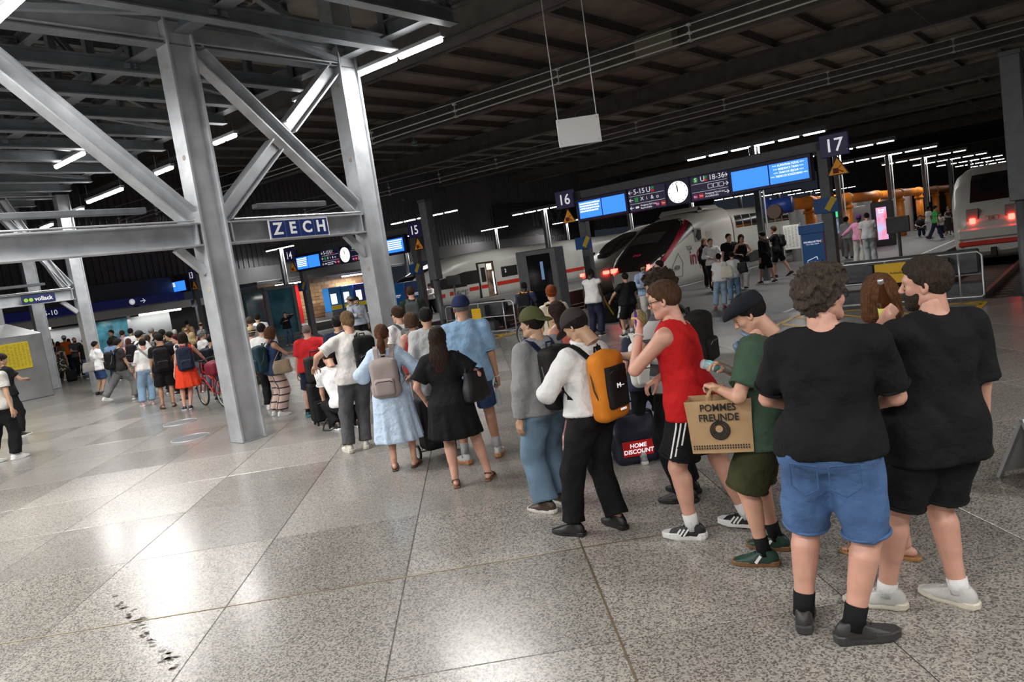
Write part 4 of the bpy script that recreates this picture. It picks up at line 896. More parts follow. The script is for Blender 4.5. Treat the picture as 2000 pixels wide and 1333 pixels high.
# ================================================================ people: bodies and clothes as smooth implicit surfaces
class SDF:
    def __init__(s, lo, hi, res):
        s.lo = np.array(lo, np.float32); s.res = res; n = np.ceil((np.array(hi)-s.lo)/res).astype(int)+1
        s.ax = [s.lo[i]+np.arange(n[i], dtype=np.float32)*res for i in range(3)]; s.D = np.full(n, 1.0, np.float32)
    def sl(s, lo, hi, m):
        r = []
        for i in range(3):
            a = int(max(0, math.floor((lo[i]-m-s.lo[i])/s.res))); b = int(min(len(s.ax[i]), math.ceil((hi[i]+m-s.lo[i])/s.res)+1)); r.append(slice(a, max(a, b)))
        return tuple(r)
    def g(s, q): return s.ax[0][q[0]][:, None, None], s.ax[1][q[1]][None, :, None], s.ax[2][q[2]][None, None, :]
    def put(s, q, d, k, mode='u'):
        if d.size == 0: return
        o = s.D[q]
        if mode == 'u':
            if k > 0: h = np.clip(.5+.5*(o-d)/k, 0, 1); s.D[q] = o+(d-o)*h-k*h*(1-h)
            else: s.D[q] = np.minimum(o, d)
        else:                                     # subtract
            if k > 0: h = np.clip(.5-.5*(o+d)/k, 0, 1); s.D[q] = o+(-d-o)*h+k*h*(1-h)
            else: s.D[q] = np.maximum(o, -d)
    def cone(s, a, b, ra, rb, k=.02, cut=False, mode='u', squash=None):
        a = np.array(a, np.float32); b = np.array(b, np.float32); r = max(ra, rb)
        q = s.sl(np.minimum(a, b)-r, np.maximum(a, b)+r, .05); x, y, z = s.g(q); v = b-a; L2 = float(v@v)+1e-9
        px, py, pz = x-a[0], y-a[1], z-a[2]; t = (px*v[0]+py*v[1]+pz*v[2])/L2; tc = np.clip(t, 0, 1)
        dx, dy, dz = px-tc*v[0], py-tc*v[1], pz-tc*v[2]
        d = np.sqrt(dx*dx+dy*dy+dz*dz)-(ra+(rb-ra)*tc)
        if cut: d = np.maximum(d, (t-1)*math.sqrt(L2))
        s.put(q, d, k, mode); return s
    def ell(s, c, r, k=.02, rot=None, mode='u'):
        c = np.array(c, np.float32); m = max(r); q = s.sl(c-m, c+m, .04); x, y, z = s.g(q); x, y, z = x-c[0], y-c[1], z-c[2]
        if rot is not None: R = np.array(rot); x, y, z = x*R[0, 0]+y*R[1, 0]+z*R[2, 0], x*R[0, 1]+y*R[1, 1]+z*R[2, 1], x*R[0, 2]+y*R[1, 2]+z*R[2, 2]
        k0 = np.sqrt((x/r[0])**2+(y/r[1])**2+(z/r[2])**2); k1 = np.sqrt((x/r[0]**2)**2+(y/r[1]**2)**2+(z/r[2]**2)**2)
        s.put(q, k0*(k0-1)/np.maximum(k1, 1e-6), k, mode); return s
    def loft(s, zs, cx, cy, a, b, k=.02, n=2.3, mod=None):
        zs = np.array(zs); m = max(max(a), max(b)); q = s.sl((min(cx)-m, min(cy)-m, zs[0]), (max(cx)+m, max(cy)+m, zs[-1]), .05); x, y, z = s.g(q)
        zc = np.clip(z, zs[0], zs[-1]); A = np.interp(zc, zs, a).astype(np.float32); B = np.interp(zc, zs, b).astype(np.float32)
        X = x-np.interp(zc, zs, cx).astype(np.float32); Y = y-np.interp(zc, zs, cy).astype(np.float32)
        rr = (np.abs(X/A)**n+np.abs(Y/B)**n)**(1/n)
        if mod is not None: rr = rr*(1+mod(np.arctan2(Y/B, X/A), zc))
        d = (rr-1)*np.minimum(A, B); e = np.maximum(zs[0]-z, z-zs[-1])
        s.put(q, np.maximum(d, e), k); return s
    def rbox(s, c, h, r, k=.0, rot=None, mode='u'):
        c = np.array(c, np.float32); h = np.array(h); m = float(np.linalg.norm(h)); q = s.sl(c-m, c+m, .03); x, y, z = s.g(q); x, y, z = x-c[0], y-c[1], z-c[2]
        if rot is not None: R = np.array(rot); x, y, z = x*R[0, 0]+y*R[1, 0]+z*R[2, 0], x*R[0, 1]+y*R[1, 1]+z*R[2, 1], x*R[0, 2]+y*R[1, 2]+z*R[2, 2]
        qx, qy, qz = np.abs(x)-h[0]+r, np.abs(y)-h[1]+r, np.abs(z)-h[2]+r
        d = np.sqrt(np.maximum(qx, 0)**2+np.maximum(qy, 0)**2+np.maximum(qz, 0)**2)+np.minimum(np.maximum(qx, np.maximum(qy, qz)), 0)-r
        s.put(q, d, k, mode); return s
    def clip(s, p, n):
        n = np.array(n, float); n /= np.linalg.norm(n); x, y, z = s.ax[0][:, None, None], s.ax[1][None, :, None], s.ax[2][None, None, :]
        s.D = np.maximum(s.D, (x-p[0])*n[0]+(y-p[1])*n[1]+(z-p[2])*n[2]); return s
    def add(s, f):
        x, y, z = s.ax[0][:, None, None], s.ax[1][None, :, None], s.ax[2][None, None, :]; s.D = s.D+f(x, y, z).astype(np.float32); return s
    def mesh(s):
        D = s.D; I = D < 0
        if not I.any(): return np.zeros((0, 3)), np.zeros((0, 4), int)
        D = np.pad(D, 1, constant_values=1.0); I = D < 0
        cnt = sum(I[i:I.shape[0]-1+i, j:I.shape[1]-1+j, k:I.shape[2]-1+k].astype(np.int8) for i in (0, 1) for j in (0, 1) for k in (0, 1))
        ce = np.argwhere((cnt > 0) & (cnt < 8)); vid = -np.ones(cnt.shape, np.int64); vid[tuple(ce.T)] = np.arange(len(ce))
        acc = np.zeros((len(ce), 3)); num = np.zeros(len(ce)); cor = {}
        for i in (0, 1):
            for j in (0, 1):
                for k in (0, 1): cor[(i, j, k)] = D[ce[:, 0]+i, ce[:, 1]+j, ce[:, 2]+k]
        for ax in range(3):
            o = [a for a in range(3) if a != ax]
            for u in (0, 1):
                for w in (0, 1):
                    A = [0, 0, 0]; A[o[0]] = u; A[o[1]] = w; B = list(A); B[ax] = 1
                    d0, d1 = cor[tuple(A)], cor[tuple(B)]; m = (d0 < 0) != (d1 < 0); t = np.where(m, d0/np.where(m, d0-d1, 1), 0)
                    p = np.tile(np.array(A, float), (len(ce), 1)); p[:, ax] = t; acc += p*m[:, None]; num += m
        V = (ce+acc/num[:, None]-1)*s.res+s.lo; F = []
        for ax in range(3):
            o = [(ax+1) % 3, (ax+2) % 3]; sl0 = [slice(None)]*3; sl1 = [slice(None)]*3; sl0[ax] = slice(None, -1); sl1[ax] = slice(1, None)
            a, b = I[tuple(sl0)], I[tuple(sl1)]; e = np.argwhere(a != b); e = e[(e[:, o[0]] > 0) & (e[:, o[1]] > 0)]
            if len(e) == 0: continue
            ins = a[tuple(e.T)]; q = []
            for u, w in ((1, 1), (0, 1), (0, 0), (1, 0)):
                c = e.copy(); c[:, o[0]] -= u; c[:, o[1]] -= w
                c = np.minimum(c, np.array(vid.shape)-1); q.append(vid[tuple(c.T)])
            q = np.stack(q, 1); q[~ins] = q[~ins][:, ::-1]; F.append(q[(q >= 0).all(1)])
        return V, (np.concatenate(F) if F else np.zeros((0, 4), int))
def rotm(yaw=0, pitch=0, roll=0):               # degrees; yaw to the right, pitch up, roll to the right
    return np.array((Matrix.Rotation(-math.radians(yaw), 3, 'Z') @ Matrix.Rotation(math.radians(pitch), 3, 'X') @ Matrix.Rotation(math.radians(roll), 3, 'Y')))
def nrm(v): v = np.array(v, float); return v/(np.linalg.norm(v)+1e-9)
# ---------------------------------------------------------------- templates: head, hand, foot, shoe
def head_tpl(fem, res):
    S = SDF((-.11, -.13, -.19), (.11, .15, .14), res); j = .92 if fem else 1.0
    S.ell((0, -.012, .032), (.075, .096, .088), .0); S.ell((0, .018, -.04), (.058*j, .07, .078), .03); S.ell((0, .03, .03), (.062, .062, .05), .02)
    S.cone((-.02*j, .062, -.092), (.02*j, .062, -.092), .018*j, .018*j, .025); S.cone((-.052*j, -.01, -.06), (-.02, .055, -.095), .016, .014, .03); S.cone((.052*j, -.01, -.06), (.02, .055, -.095), .016, .014, .03)
    for sx in (-1, 1):
        S.ell((sx*.04, .055, -.022), (.022, .02, .02), .025); S.cone((sx*.012, .088, .026), (sx*.045, .07, .026), .009, .007, .014)
        S.ell((sx*.033, .098, .004), (.017, .02, .011), .012, mode='s')
        S.ell((sx*.077, -.012, -.008), (.009, .02, .033), .006, rotm(sx*-18, 12)); S.ell((sx*.082, -.006, -.004), (.005, .01, .018), .004, mode='s')
    S.cone((0, .086, .02), (0, .11, -.024), .0085, .012, .012); S.ell((-.012, .1, -.028), (.009, .011, .008), .006); S.ell((.012, .1, -.028), (.009, .011, .008), .006)
    S.cone((-.02, .08, -.056), (.02, .08, -.056), .0065, .0065, .008); S.cone((-.016, .081, -.067), (.016, .081, -.067), .007, .007, .006); S.cone((-.022, .094, -.0615), (.022, .094, -.0615), .0035, .0035, .004, mode='s')
    S.cone((0, -.03, -.05), (0, -.045, -.19), .05*j, .056*j, .03)
    return S.mesh()
def hand_tpl(curl, res, spread=.1, thumb=.5, sep=None):
    """right hand: wrist at origin, fingers +Y, thumb towards -X, palm faces -Z"""
    S = SDF((-.1, -.04, -.12), (.07, .22, .05), res)
    S.cone((0, -.03, 0), (0, .02, 0), .026, .027, .01)
    for x in (-.028, -.01, .009, .026): S.cone((x*.7, .015, 0), (x, .085-abs(x+.006)*.2, .002), .015, .0125, .012)
    for i, (x, L, an) in enumerate(((-.03, .075, -.1), (-.01, .083, 0), (.01, .077, .07), (.028, .06, .16))):
        c = curl[i] if isinstance(curl, (list, tuple)) else curl; p = np.array((x, .088-abs(x+.006)*.25, .002)); a = .18*c
        for k, f in enumerate((.45, .31, .24)):
            a += c*(.45, .62, .42)[k]; d = np.array((math.sin(an*spread*6)*math.cos(a), math.cos(a), -math.sin(a))); e = p+d*L*f
            S.cone(p, e, (.0092, .0085, .0078)[k], (.0085, .0078, .0066)[k], .003); p = e
    p = np.array((-.022, .02, -.006))
    for k, (d, L, r) in enumerate((((-.75, .6, -.25-.3*thumb), .045, .013), ((-.5+.25*thumb, .85, -.2-.5*thumb), .034, .0105), ((-.2+.5*thumb, .9, -.3-.4*thumb), .028, .009))):
        e = p+nrm(d)*L; S.cone(p, e, r+.002, r, .006); p = e
    return S.mesh()
def foot_tpl(res):
    S = SDF((-.06, -.09, -.01), (.06, .2, .14), res)
    S.cone((0, -.045, .032), (0, .02, .04), .03, .032, .02); S.cone((0, 0, .14), (0, -.01, .04), .036, .03, .02); S.cone((0, .02, .04), (0, .11, .026), .034, .026, .02); S.cone((-.02, .12, .02), (.022, .11, .02), .02, .018, .015)
    for x, y, r in ((-.028, .175, .013), (-.008, .178, .0095), (.008, .17, .009), (.022, .16, .0085), (.035, .147, .008)): S.cone((x*.8, .12, .018), (x, y, .013), r+.001, r, .005)
    S.clip((0, 0, .003), (0, 0, -1)); return S.mesh()
def shoe_tpl(kind, res):
    S = SDF((-.07, -.11, 0), (.07, .23, .16), res); h = .11 if kind != 'boot' else .14
    S.ell((0, -.03, .05), (.041, .058, .06), .0); S.ell((0, .09, .035), (.05, .1, .038), .04); S.ell((0, .15, .03), (.045, .058, .03), .02); S.cone((0, .0, h-.01), (0, .06, .06), .04, .035, .03)
    S.clip((0, -.02, h), (0, .35, 1)); S.ell((0, -.02, h+.012), (.03, .042, .03), .004, mode='s'); S.clip((0, 0, .022), (0, 0, -1))
    return S.mesh()
def sole_mesh(h=.03, w=1.0, l=1.0, heel=0):
    pr = [(-.032, -.088), (0, -.098), (.032, -.088), (.041, -.05), (.036, .0), (.044, .07), (.05, .12), (.045, .17), (.025, .205), (-.005, .215), (-.033, .198), (-.05, .155), (-.051, .1), (-.04, .03), (-.037, -.03), (-.041, -.06)]
    mb = MB(); n = len(pr); v = []
    for z, f in ((0, .93), (h*.3, 1.0), (h, 1.0), (h+.006, .95)): v += [(x*w*f, y*l*f+.06*(1-f), z+(heel if y < .0 else 0)*(z > 0)+(.012*max(0, y-.12)/.09 if z == 0 else 0)) for x, y in pr]
    mb.add(v, [(r*n+i, r*n+(i+1) % n, (r+1)*n+(i+1) % n, (r+1)*n+i) for r in range(3) for i in range(n)]+[tuple(range(n))[::-1], tuple(range(3*n, 4*n))]); return mb.mesh('sole', False)
RB, RC, RHD, RHN, RHR = (.0165, .021, .026, .036), (.012, .015, .0195, .028), (.0052, .0072, .01, .0135), (.0052, .0066, .0085, .011), (.0078, .0098, .0125, .0175)
HEAD = {(f, q): head_tpl(f, RHD[q]) for f in (0, 1) for q in range(4)}
CURL = {'relax': (.55, .55, .6, .65), 'grip': (1.5, 1.5, 1.5, 1.5), 'hold': (1.0, 1.0, 1.05, 1.1), 'flat': (.15, .15, .2, .25), 'point': (.3, 1.3, 1.4, 1.5)}
HAND = {(p, q): hand_tpl(list(c), RHN[q], thumb={'flat': .1, 'relax': .4}.get(p, .8)) for p, c in CURL.items() for q in range(4)}
FOOT = foot_tpl(.006); SHOE = {k: shoe_tpl(k, .0065) for k in ('low', 'boot')}
SOLE = sole_mesh(.03); SOLE_T = sole_mesh(.018); SOLE_C = sole_mesh(.042, 1.03)
def shoe_mesh(k):
    V, F = SHOE[k]; me = bpy.data.meshes.new('shoe'); me.from_pydata(V.tolist(), [], F.tolist()); me.polygons.foreach_set('use_smooth', [True]*len(me.polygons)); return me
SHOE_ME = {k: shoe_mesh(k) for k in SHOE}
def pobj(name, me, m, parent):
    o = bpy.data.objects.new(name, me); COL.objects.link(o); o.parent = parent
    if not me.materials: me.materials.append(None)
    o.material_slots[0].link = 'OBJECT'; o.material_slots[0].material = m; return o
# ---------------------------------------------------------------- materials for people
SK = {'fair': (.58, .32, .22), 'pink': (.62, .33, .245), 'tan': (.42, .23, .145), 'olive': (.46, .28, .18), 'brown': (.16, .075, .042), 'dark': (.035, .019, .013)}
def skin(k): return mat('skin_'+k, SK[k], .45, noise=.12, nscale=9, bump=.06, bscale=220)
def cloth(c, rough=.85, folds=.7): return mat('cloth_%02x%02x%02x' % tuple(int(255*min(1, max(0, v))) for v in c), c, rough, noise=.12, nscale=5, bump=folds, bscale=9, spec=.2)
def hairm(c): return mat('hair_%02x%02x%02x' % tuple(int(255*v) for v in c), c, .6, noise=.5, nscale=30, bump=.8, bscale=60, stretch=(3, 3, .4), spec=.2)
def leather(c, n='leather'): return mat('%s_%02x%02x%02x' % ((n,)+tuple(int(255*v) for v in c)), c, .5, noise=.1, nscale=12, bump=.1, bscale=80)
def pattern(name, base, ink, scale, kind='vor', thr=.4):
    """printed fabric"""
    if name in _mats: return _mats[name]
    m = mat(name, base, .85); nt = m.node_tree; b = nt.nodes['Principled BSDF']; tc = nt.nodes.new('ShaderNodeTexCoord'); L = nt.links.new
    mx = nt.nodes.new('ShaderNodeMix'); mx.data_type = 'RGBA'; mx.inputs[6].default_value = (*base, 1); mx.inputs[7].default_value = (*ink, 1)
    if kind in ('vor', 'dots'):
        t = nt.nodes.new('ShaderNodeTexVoronoi'); t.inputs['Scale'].default_value = scale; L(tc.outputs['Object'], t.inputs['Vector'])
        c = nt.nodes.new('ShaderNodeMath'); c.operation = 'LESS_THAN'; c.inputs[1].default_value = thr; L(t.outputs['Distance'], c.inputs[0]); f = c.outputs[0]
    elif kind == 'noise':
        t = nt.nodes.new('ShaderNodeTexNoise'); t.inputs['Scale'].default_value = scale; L(tc.outputs['Object'], t.inputs['Vector']); c = nt.nodes.new('ShaderNodeMath'); c.operation = 'GREATER_THAN'; c.inputs[1].default_value = thr; L(t.outputs['Fac'], c.inputs[0]); f = c.outputs[0]
    else:                                       # stripes / checks
        sp = nt.nodes.new('ShaderNodeSeparateXYZ'); L(tc.outputs['Object'], sp.inputs[0]); fs = []
        for ax in ((2,) if kind == 'stripe' else (0, 2)):
            p = nt.nodes.new('ShaderNodeMath'); p.operation = 'PINGPONG'; p.inputs[1].default_value = 1/scale; L(sp.outputs[ax], p.inputs[0])
            c = nt.nodes.new('ShaderNodeMath'); c.operation = 'LESS_THAN'; c.inputs[1].default_value = thr/scale; L(p.outputs[0], c.inputs[0]); fs.append(c.outputs[0])
        f = fs[0]
        if len(fs) > 1: c = nt.nodes.new('ShaderNodeMath'); c.operation = 'MAXIMUM'; L(fs[0], c.inputs[0]); L(fs[1], c.inputs[1]); f = c.outputs[0]
    L(f, mx.inputs[0]); L(mx.outputs[2], b.inputs['Base Color']); return m
def folds(amp, ph):
    return lambda x, y, z: amp*(np.sin(24*z+11*x+3*np.sin(13*x+ph)+ph)*np.sin(9*z-17*y+ph*2)+.6*np.sin(31*x-14*z+23*y+ph*3))
PROF = {0: ([.84, .9, .96, 1.05, 1.15, 1.28, 1.37, 1.43, 1.475], [.158, .17, .17, .158, .153, .17, .17, .135, .072], [.1, .117, .118, .108, .106, .116, .106, .082, .06]),
        1: ([.84, .9, .96, 1.05, 1.13, 1.25, 1.34, 1.41, 1.455], [.162, .178, .176, .15, .133, .145, .15, .12, .066], [.1, .12, .122, .105, .094, .104, .098, .074, .054])}
def ik(a, t, l1, l2, pole):
    a = np.array(a, float); t = np.array(t, float); v = t-a; d = np.linalg.norm(v); mx = (l1+l2)*.998
    if d > mx: t = a+v*mx/d; v = t-a; d = mx
    x = (l1*l1-l2*l2+d*d)/(2*d); h = math.sqrt(max(0, l1*l1-x*x)); u = v/d; p = np.array(pole, float); p = p-u*(p@u); p = nrm(p); return a+u*x+p*h, t
HEADINGS = []
def person(px, phi, H, label, skin_='fair', fem=0, bw=1.0, bd=None, belly=0, hair=('short', (.05, .03, .02)), top=None, bottom=None, shoes=('low', (.02, .02, .02), (.7, .7, .7)), sock=None,
           arms=None, feet=None, lean=0, side=0, head=(0, 0, 0), lod=1, group=None, twist=0, hands=('relax', 'relax'), palms=(None, None), dress=None, extra=(), drop=0, cat='person', eyes=False, armk=1.0, world=None, neck=0, legk=1.0, shift=(0, 0)):
    base = Vector(world) if world is not None else gp(*px)
    v = Vector((base.x, base.y, 0)).normalized(); an = math.radians(phi); hd = Vector((v.x*math.cos(an)+v.y*math.sin(an), -v.x*math.sin(an)+v.y*math.cos(an), 0))
    rz = math.atan2(-hd.x, hd.y); P = empty('person', base, rz, label, cat, group)
    cz_, sz_ = math.cos(rz), math.sin(rz); sl_ = (shift[0]*cz_+shift[1]*sz_, -shift[0]*sz_+shift[1]*cz_)      # lateral offset head - feet, local
    fs = (-.6*sl_[0], -.6*sl_[1]); side += math.degrees(math.atan(.4*sl_[0]/.8)); lean += math.degrees(math.atan(.4*sl_[1]/.8)); base = base+Vector((.6*shift[0], .6*shift[1], 0)); P.location = base
    k = H/1.75; bd = bd if bd is not None else (.6+.4*bw); dist = base.length; lod = 0 if dist < 6.6 else 1 if dist < 11 else 2 if dist < 18 else 3; res = RB[lod]; ph = (px[0] if px else base.x*50) % 6.28
    zs, A, B = (np.array(q, float) for q in PROF[fem]); zs = zs*k; A = A*k*bw; B = B*k*bd
    dz = -drop; sp = math.tan(math.radians(lean)); sd = math.tan(math.radians(side)); zp = .93*k
    off = lambda z: (sd*max(0, z-zp), sp*max(0, z-zp))
    cx = [off(z)[0] for z in zs]; cy = [off(z)[1] for z in zs]
    bel = belly*k*np.exp(-((zs-1.08*k)/(.13*k))**2); B2 = B+bel*.5; cy2 = np.array(cy)+bel*.5; A2 = A+bel*.25
    zl = zs+dz
    tw = math.radians(twist); sw = (.188 if not fem else .16)*k*(.45+.55*bw)
    nb = np.array((*off(1.45*k), 1.45*k+dz))
    sh = [nb+np.array((q*sw*math.cos(tw), -q*sw*math.sin(tw)-.005, -.052*k)) for q in (-1, 1)]        # left, right
    ft = list(feet or [(-.11, -.02, -10), (.11, .02, 10)])
    hips = [np.array((q*.092*k*(.6+.4*bw), 0, .915*k+dz)) for q in (-1, 1)]
    ank, kn = [], []
    for i in (0, 1):
        f = ft[i] = (ft[i][0]+fs[0], ft[i][1]+fs[1])+tuple(ft[i][2:]); yw = math.radians(f[2]); fd = np.array((math.sin(yw), math.cos(yw), 0)); t = np.array((f[0], f[1], .085+(f[3] if len(f) > 3 else 0)))
        kk, tt = ik(hips[i], t, .435*k, .42*k, fd*.8+np.array((0, .35, .05))); kn.append(kk); ank.append(tt)
    la, lb = .295*k*armk, .262*k*armk; df = [((-.27*bw**.5, .03, .82), (-.5, -1, 0)), ((.27*bw**.5, .03, .82), (.5, -1, 0))]
    el, wr = [], []
    for i in (0, 1):
        a = (arms[i] if arms and arms[i] else None) or df[i]; t = np.array(a[0], float)*k; t[2] += dz; t[:2] += 0
        if a is df[i]: t[:2] += np.array(off(1.0*k))
        e, w = ik(sh[i], t, la, lb, a[1]); el.append(e); wr.append(w)
    am = (1.0 if not fem else .84)*k*(.5+.5*bw); lm = (1.0 if not fem else .98)*k*(.45+.55*bw)*legk
    # ---- body: one continuous skin surface
    allp = np.array(list(sh)+el+wr+kn+ank+[nb]); lo = np.minimum(allp.min(0)-.13, (-.28*bw, -.2, 0)); hi = np.maximum(allp.max(0)+.13, (.28*bw, .22+belly, 0)); hi[2] = max(nb[2]+.12, allp[:, 2].max()+.06); lo[2] = max(-.02, ank[0][2]*0)
    S = SDF(lo, hi, res); S.loft(zl, cx, cy2, A2, B2, .02)
    for i, q in enumerate((-1, 1)):
        S.cone(nb+np.array((q*.045*k, 0, .0)), sh[i], .046*k, .05*am, .03); S.cone(sh[i], el[i], .052*am, .04*am, .03); S.cone(el[i], wr[i], .041*am, .026*am, .015)
        S.cone(hips[i]+np.array((0, 0, -.02)), kn[i], .09*lm, .056*lm, .03); S.cone(kn[i], ank[i], .054*lm, .037*lm, .02)
        u = ank[i]-kn[i]; S.cone(kn[i]+u*.2+np.array((0, -.02*k, 0)), kn[i]+u*.5+np.array((0, -.012*k, 0)), .056*lm, .043*lm, .025)
        S.ell(hips[i]+np.array((0, -.05*k, .0)), (.085*lm, .075*lm, .09*lm), .03)
        if fem: S.ell((q*.07*k+off(1.27*k)[0], .075*k+off(1.27*k)[1], 1.27*k+dz), (.058*k*bw, .055*k, .058*k), .03)
    S.cone(nb+np.array((0, -.012, -.02)), nb+np.array((0, .0+neck*.5, .08*k)), .057*k*(1 if not fem else .85), .05*k*(1 if not fem else .85), .03)
    Vb, Fb = S.mesh(); parts = [(Vb, Fb)]
    hs = k*1.0; Rh = rotm(*head); hc = nb+np.array((0, .03*k+neck, .17*k)); hc = hc+Rh@np.array((0, .0, 0))
    Vh, Fh = HEAD[(fem, lod)]; parts.append((Vh*hs@Rh.T+hc, Fh))
    hw = []
    for i in (0, 1):
        d = nrm(wr[i]-el[i]); pn = palms[i]
        if pn is None: pn = (1 if i == 0 else -1, .1, 0) if d[2] < -.5 else (0, 0, -1) if abs(d[2]) < .5 else (0, 1, 0)
        z_ = -np.array(pn, float); z_ = z_-d*(z_@d); z_ = nrm(z_); x_ = np.cross(d, z_)
        V, F = HAND[(hands[i], lod)]; V = V*(k*(.98 if not fem else .9))
        if i == 0: V = V*np.array((-1, 1, 1)); F = F[:, ::-1]
        V = V@np.stack([x_, d, z_]) + wr[i]; parts.append((V, F)); hw.append((wr[i], np.stack([x_, d, z_])))
    sandal = shoes and shoes[0] == 'sandal'
    fmx = []
    for i in (0, 1):
        f = ft[i]; R = rotm(f[2], f[4] if len(f) > 4 else 0); o = ank[i]-np.array((0, 0, .085)); fmx.append((o, R))
        if sandal:
            V, F = FOOT; V = V*(k*(.95 if not fem else .88))*np.array((-1 if i == 1 else 1, 1, 1)); F = F if i == 0 else F[:, ::-1]
            parts.append((V@R.T+o+np.array((0, 0, .018)), F))
    n = 0; VV, FF = [], []
    for V, F in parts: VV.append(V); FF.append(F+n); n += len(V)
    raw('body', np.concatenate(VV), np.concatenate(FF), skin(skin_), P)
    if eyes:
        for q in (-1, 1):
            mb = MB(); c = Vector(hc+Rh@np.array((q*.032, .0695, .003))*hs); mb.lathe([(.003, -.0115), (.009, -.008), (.0118, 0), (.009, .008), (.003, .0115)], n=12); o = mb.build('eye', mat('eye_white', (.6, .58, .55), .2), P, True); o.location = c
            mb = MB(); c2 = Vector(hc+Rh@np.array((q*.032, .0802, .002))*hs); mb.lathe([(.0005, -.0055), (.005, -.003), (.006, 0), (.005, .003), (.0005, .0055)], n=10); o = mb.build('iris', mat('iris_brown', (.03, .018, .01), .15), P, True); o.location = c2
            mb = MB(); mb.tube([tuple(hc+Rh@np.array((q*(.014+.016*t), .094-.012*t*t, .026+.004*math.sin(t*1.6)))*hs) for t in (0, .5, 1, 1.5, 2)], [.003, .004, .004, .003, .0015], 6); mb.build('eyebrow', hairm(hair[1]), P, True)
    # ---- clothes
    def torso_sdf(e, hem, slv, sres, ease_box=.0, er=None, neckcut=0, straps=False, flare=.0):
        hz = hem*k+dz; s_lo = np.array(lo); s_hi = np.array(hi); s_lo[2] = min(hz, lo[2]+9)-.02; s_hi[2] = nb[2]+.09
        S = SDF(s_lo-.04, s_hi+np.array((.04, .04, 0)), sres); zz = list(zl); a = list(A2+e); b = list(B2+e)
        top_a = max(a); 
        for q in range(len(zz)):
            if zz[q] < 1.3*k+dz and ease_box: a[q] = max(a[q], (max(A2)+e)*ease_box); b[q] = max(b[q], (max(B2)+e)*ease_box*.97)
        be = (bottom or {}).get('ease', .018 if bottom else 0)+(.006 if bottom else 0)
        for q in range(len(zz)):
            if zz[q] < 1.08*k+dz and hem < .97: a[q] += max(0, be-e+.006); b[q] += max(0, be-e+.006)
        c1, c2 = list(cx), list(cy2)
        if hz < zz[0]: zz = [hz-.03]+zz; a = [a[0]*(1+flare)]+a; b = [b[0]*(1+flare)]+b; c1 = [c1[0]]+c1; c2 = [c2[0]]+c2
        S.loft(zz, c1, c2, a, b, .0)
        if fem:
            for q in (-1, 1): S.ell((q*.07*k+off(1.27*k)[0], .078*k+off(1.27*k)[1], 1.27*k+dz), (.06*k*bw+e*.5, .058*k+e*.5, .062*k), .04)
        for i, q in enumerate((-1, 1)):
            if not straps:
                q2 = sh[i] if slv > 0 else nb+(sh[i]-nb)*.74+np.array((0, 0, -.004)); S.cone(nb+np.array((q*.045*k, -.0, .0)), q2, .048*k+e*.5, .053*am+(e*.8 if slv > 0 else .004), .03)
            if hem < .97:
                g_ = hips[i]+np.array((-q*.012, -.042*k, .02)); S.cone(g_, (g_[0], g_[1]+.01, hz-.08), .078*lm+max(e, be)+.006, .074*lm+max(e, be)+.008, .05)
                h_ = hips[i]+np.array((0, 0, .03)); S.cone(h_, (h_[0]+q*.01, h_[1], hz-.08), .097*lm+be+.012, .097*lm+be+.014, .05)
            if slv > 0:
                f = min(1, slv); en = sh[i]+(el[i]-sh[i])*f; r1 = (er if er else e)+.006; S.cone(sh[i], en, .054*am+e, (.054-.012*f)*am+r1, .03, cut=slv <= 1)
                if slv > 1: f2 = min(1, slv-1); S.cone(el[i], el[i]+(wr[i]-el[i])*f2, .042*am+r1, (.042-.014*f2)*am+r1*.8, .03, cut=True)
        S.add(folds(.0062 if e > .012 else .0025, ph)); S.clip((0, 0, hz), (0, 0, -1))
        if neckcut: S.ell((nb[0], nb[1]+.03, nb[2]+.06), (.09*k+neckcut*.4, .1*k+neckcut*.3, .06+neckcut), .0, mode='s')
        else: S.cone(nb+np.array((0, .01, .03)), nb+np.array((0, .02, .2)), .064*k, .075*k, .0, mode='s')
        return S
    cres = RC[lod]
    made = {}
    if top:
        T = dict(kind='tee', col=(.8, .8, .8), ease=.02, hem=.86, slv=.62, box=.96, neck=0, er=.026); T.update(top)
        S = torso_sdf(T['ease'], T['hem'], T['slv'], cres, T['box'], T['er'], T['neck'], T.get('straps', False), T.get('flare', 0)); V, F = S.mesh()
        made['top'] = raw(T.get('name', 'shirt'), V, F, T.get('mat') or cloth(T['col']), P)
        if 0 < T['slv'] <= 1 and lod < 3:
            for i in (0, 1):
                f = T['slv']; en = sh[i]+(el[i]-sh[i])*f; mb = MB(); mb.torus(tuple(en-nrm(el[i]-sh[i])*.006), (.054-.012*f)*am+T['er']+.003, .0085, tuple(nrm(el[i]-sh[i])), 28, 8); mb.build('sleeve_hem', T.get('mat') or cloth(T['col']), made['top'], True)
        if T.get('collar'):
            mb = MB(); mb.torus(tuple(nb+np.array((0, .008, .045))), .064*k, .016, (0, -.25, 1), 24, 8); mb.build('collar', T.get('mat') or cloth(T['col']), made['top'], True)
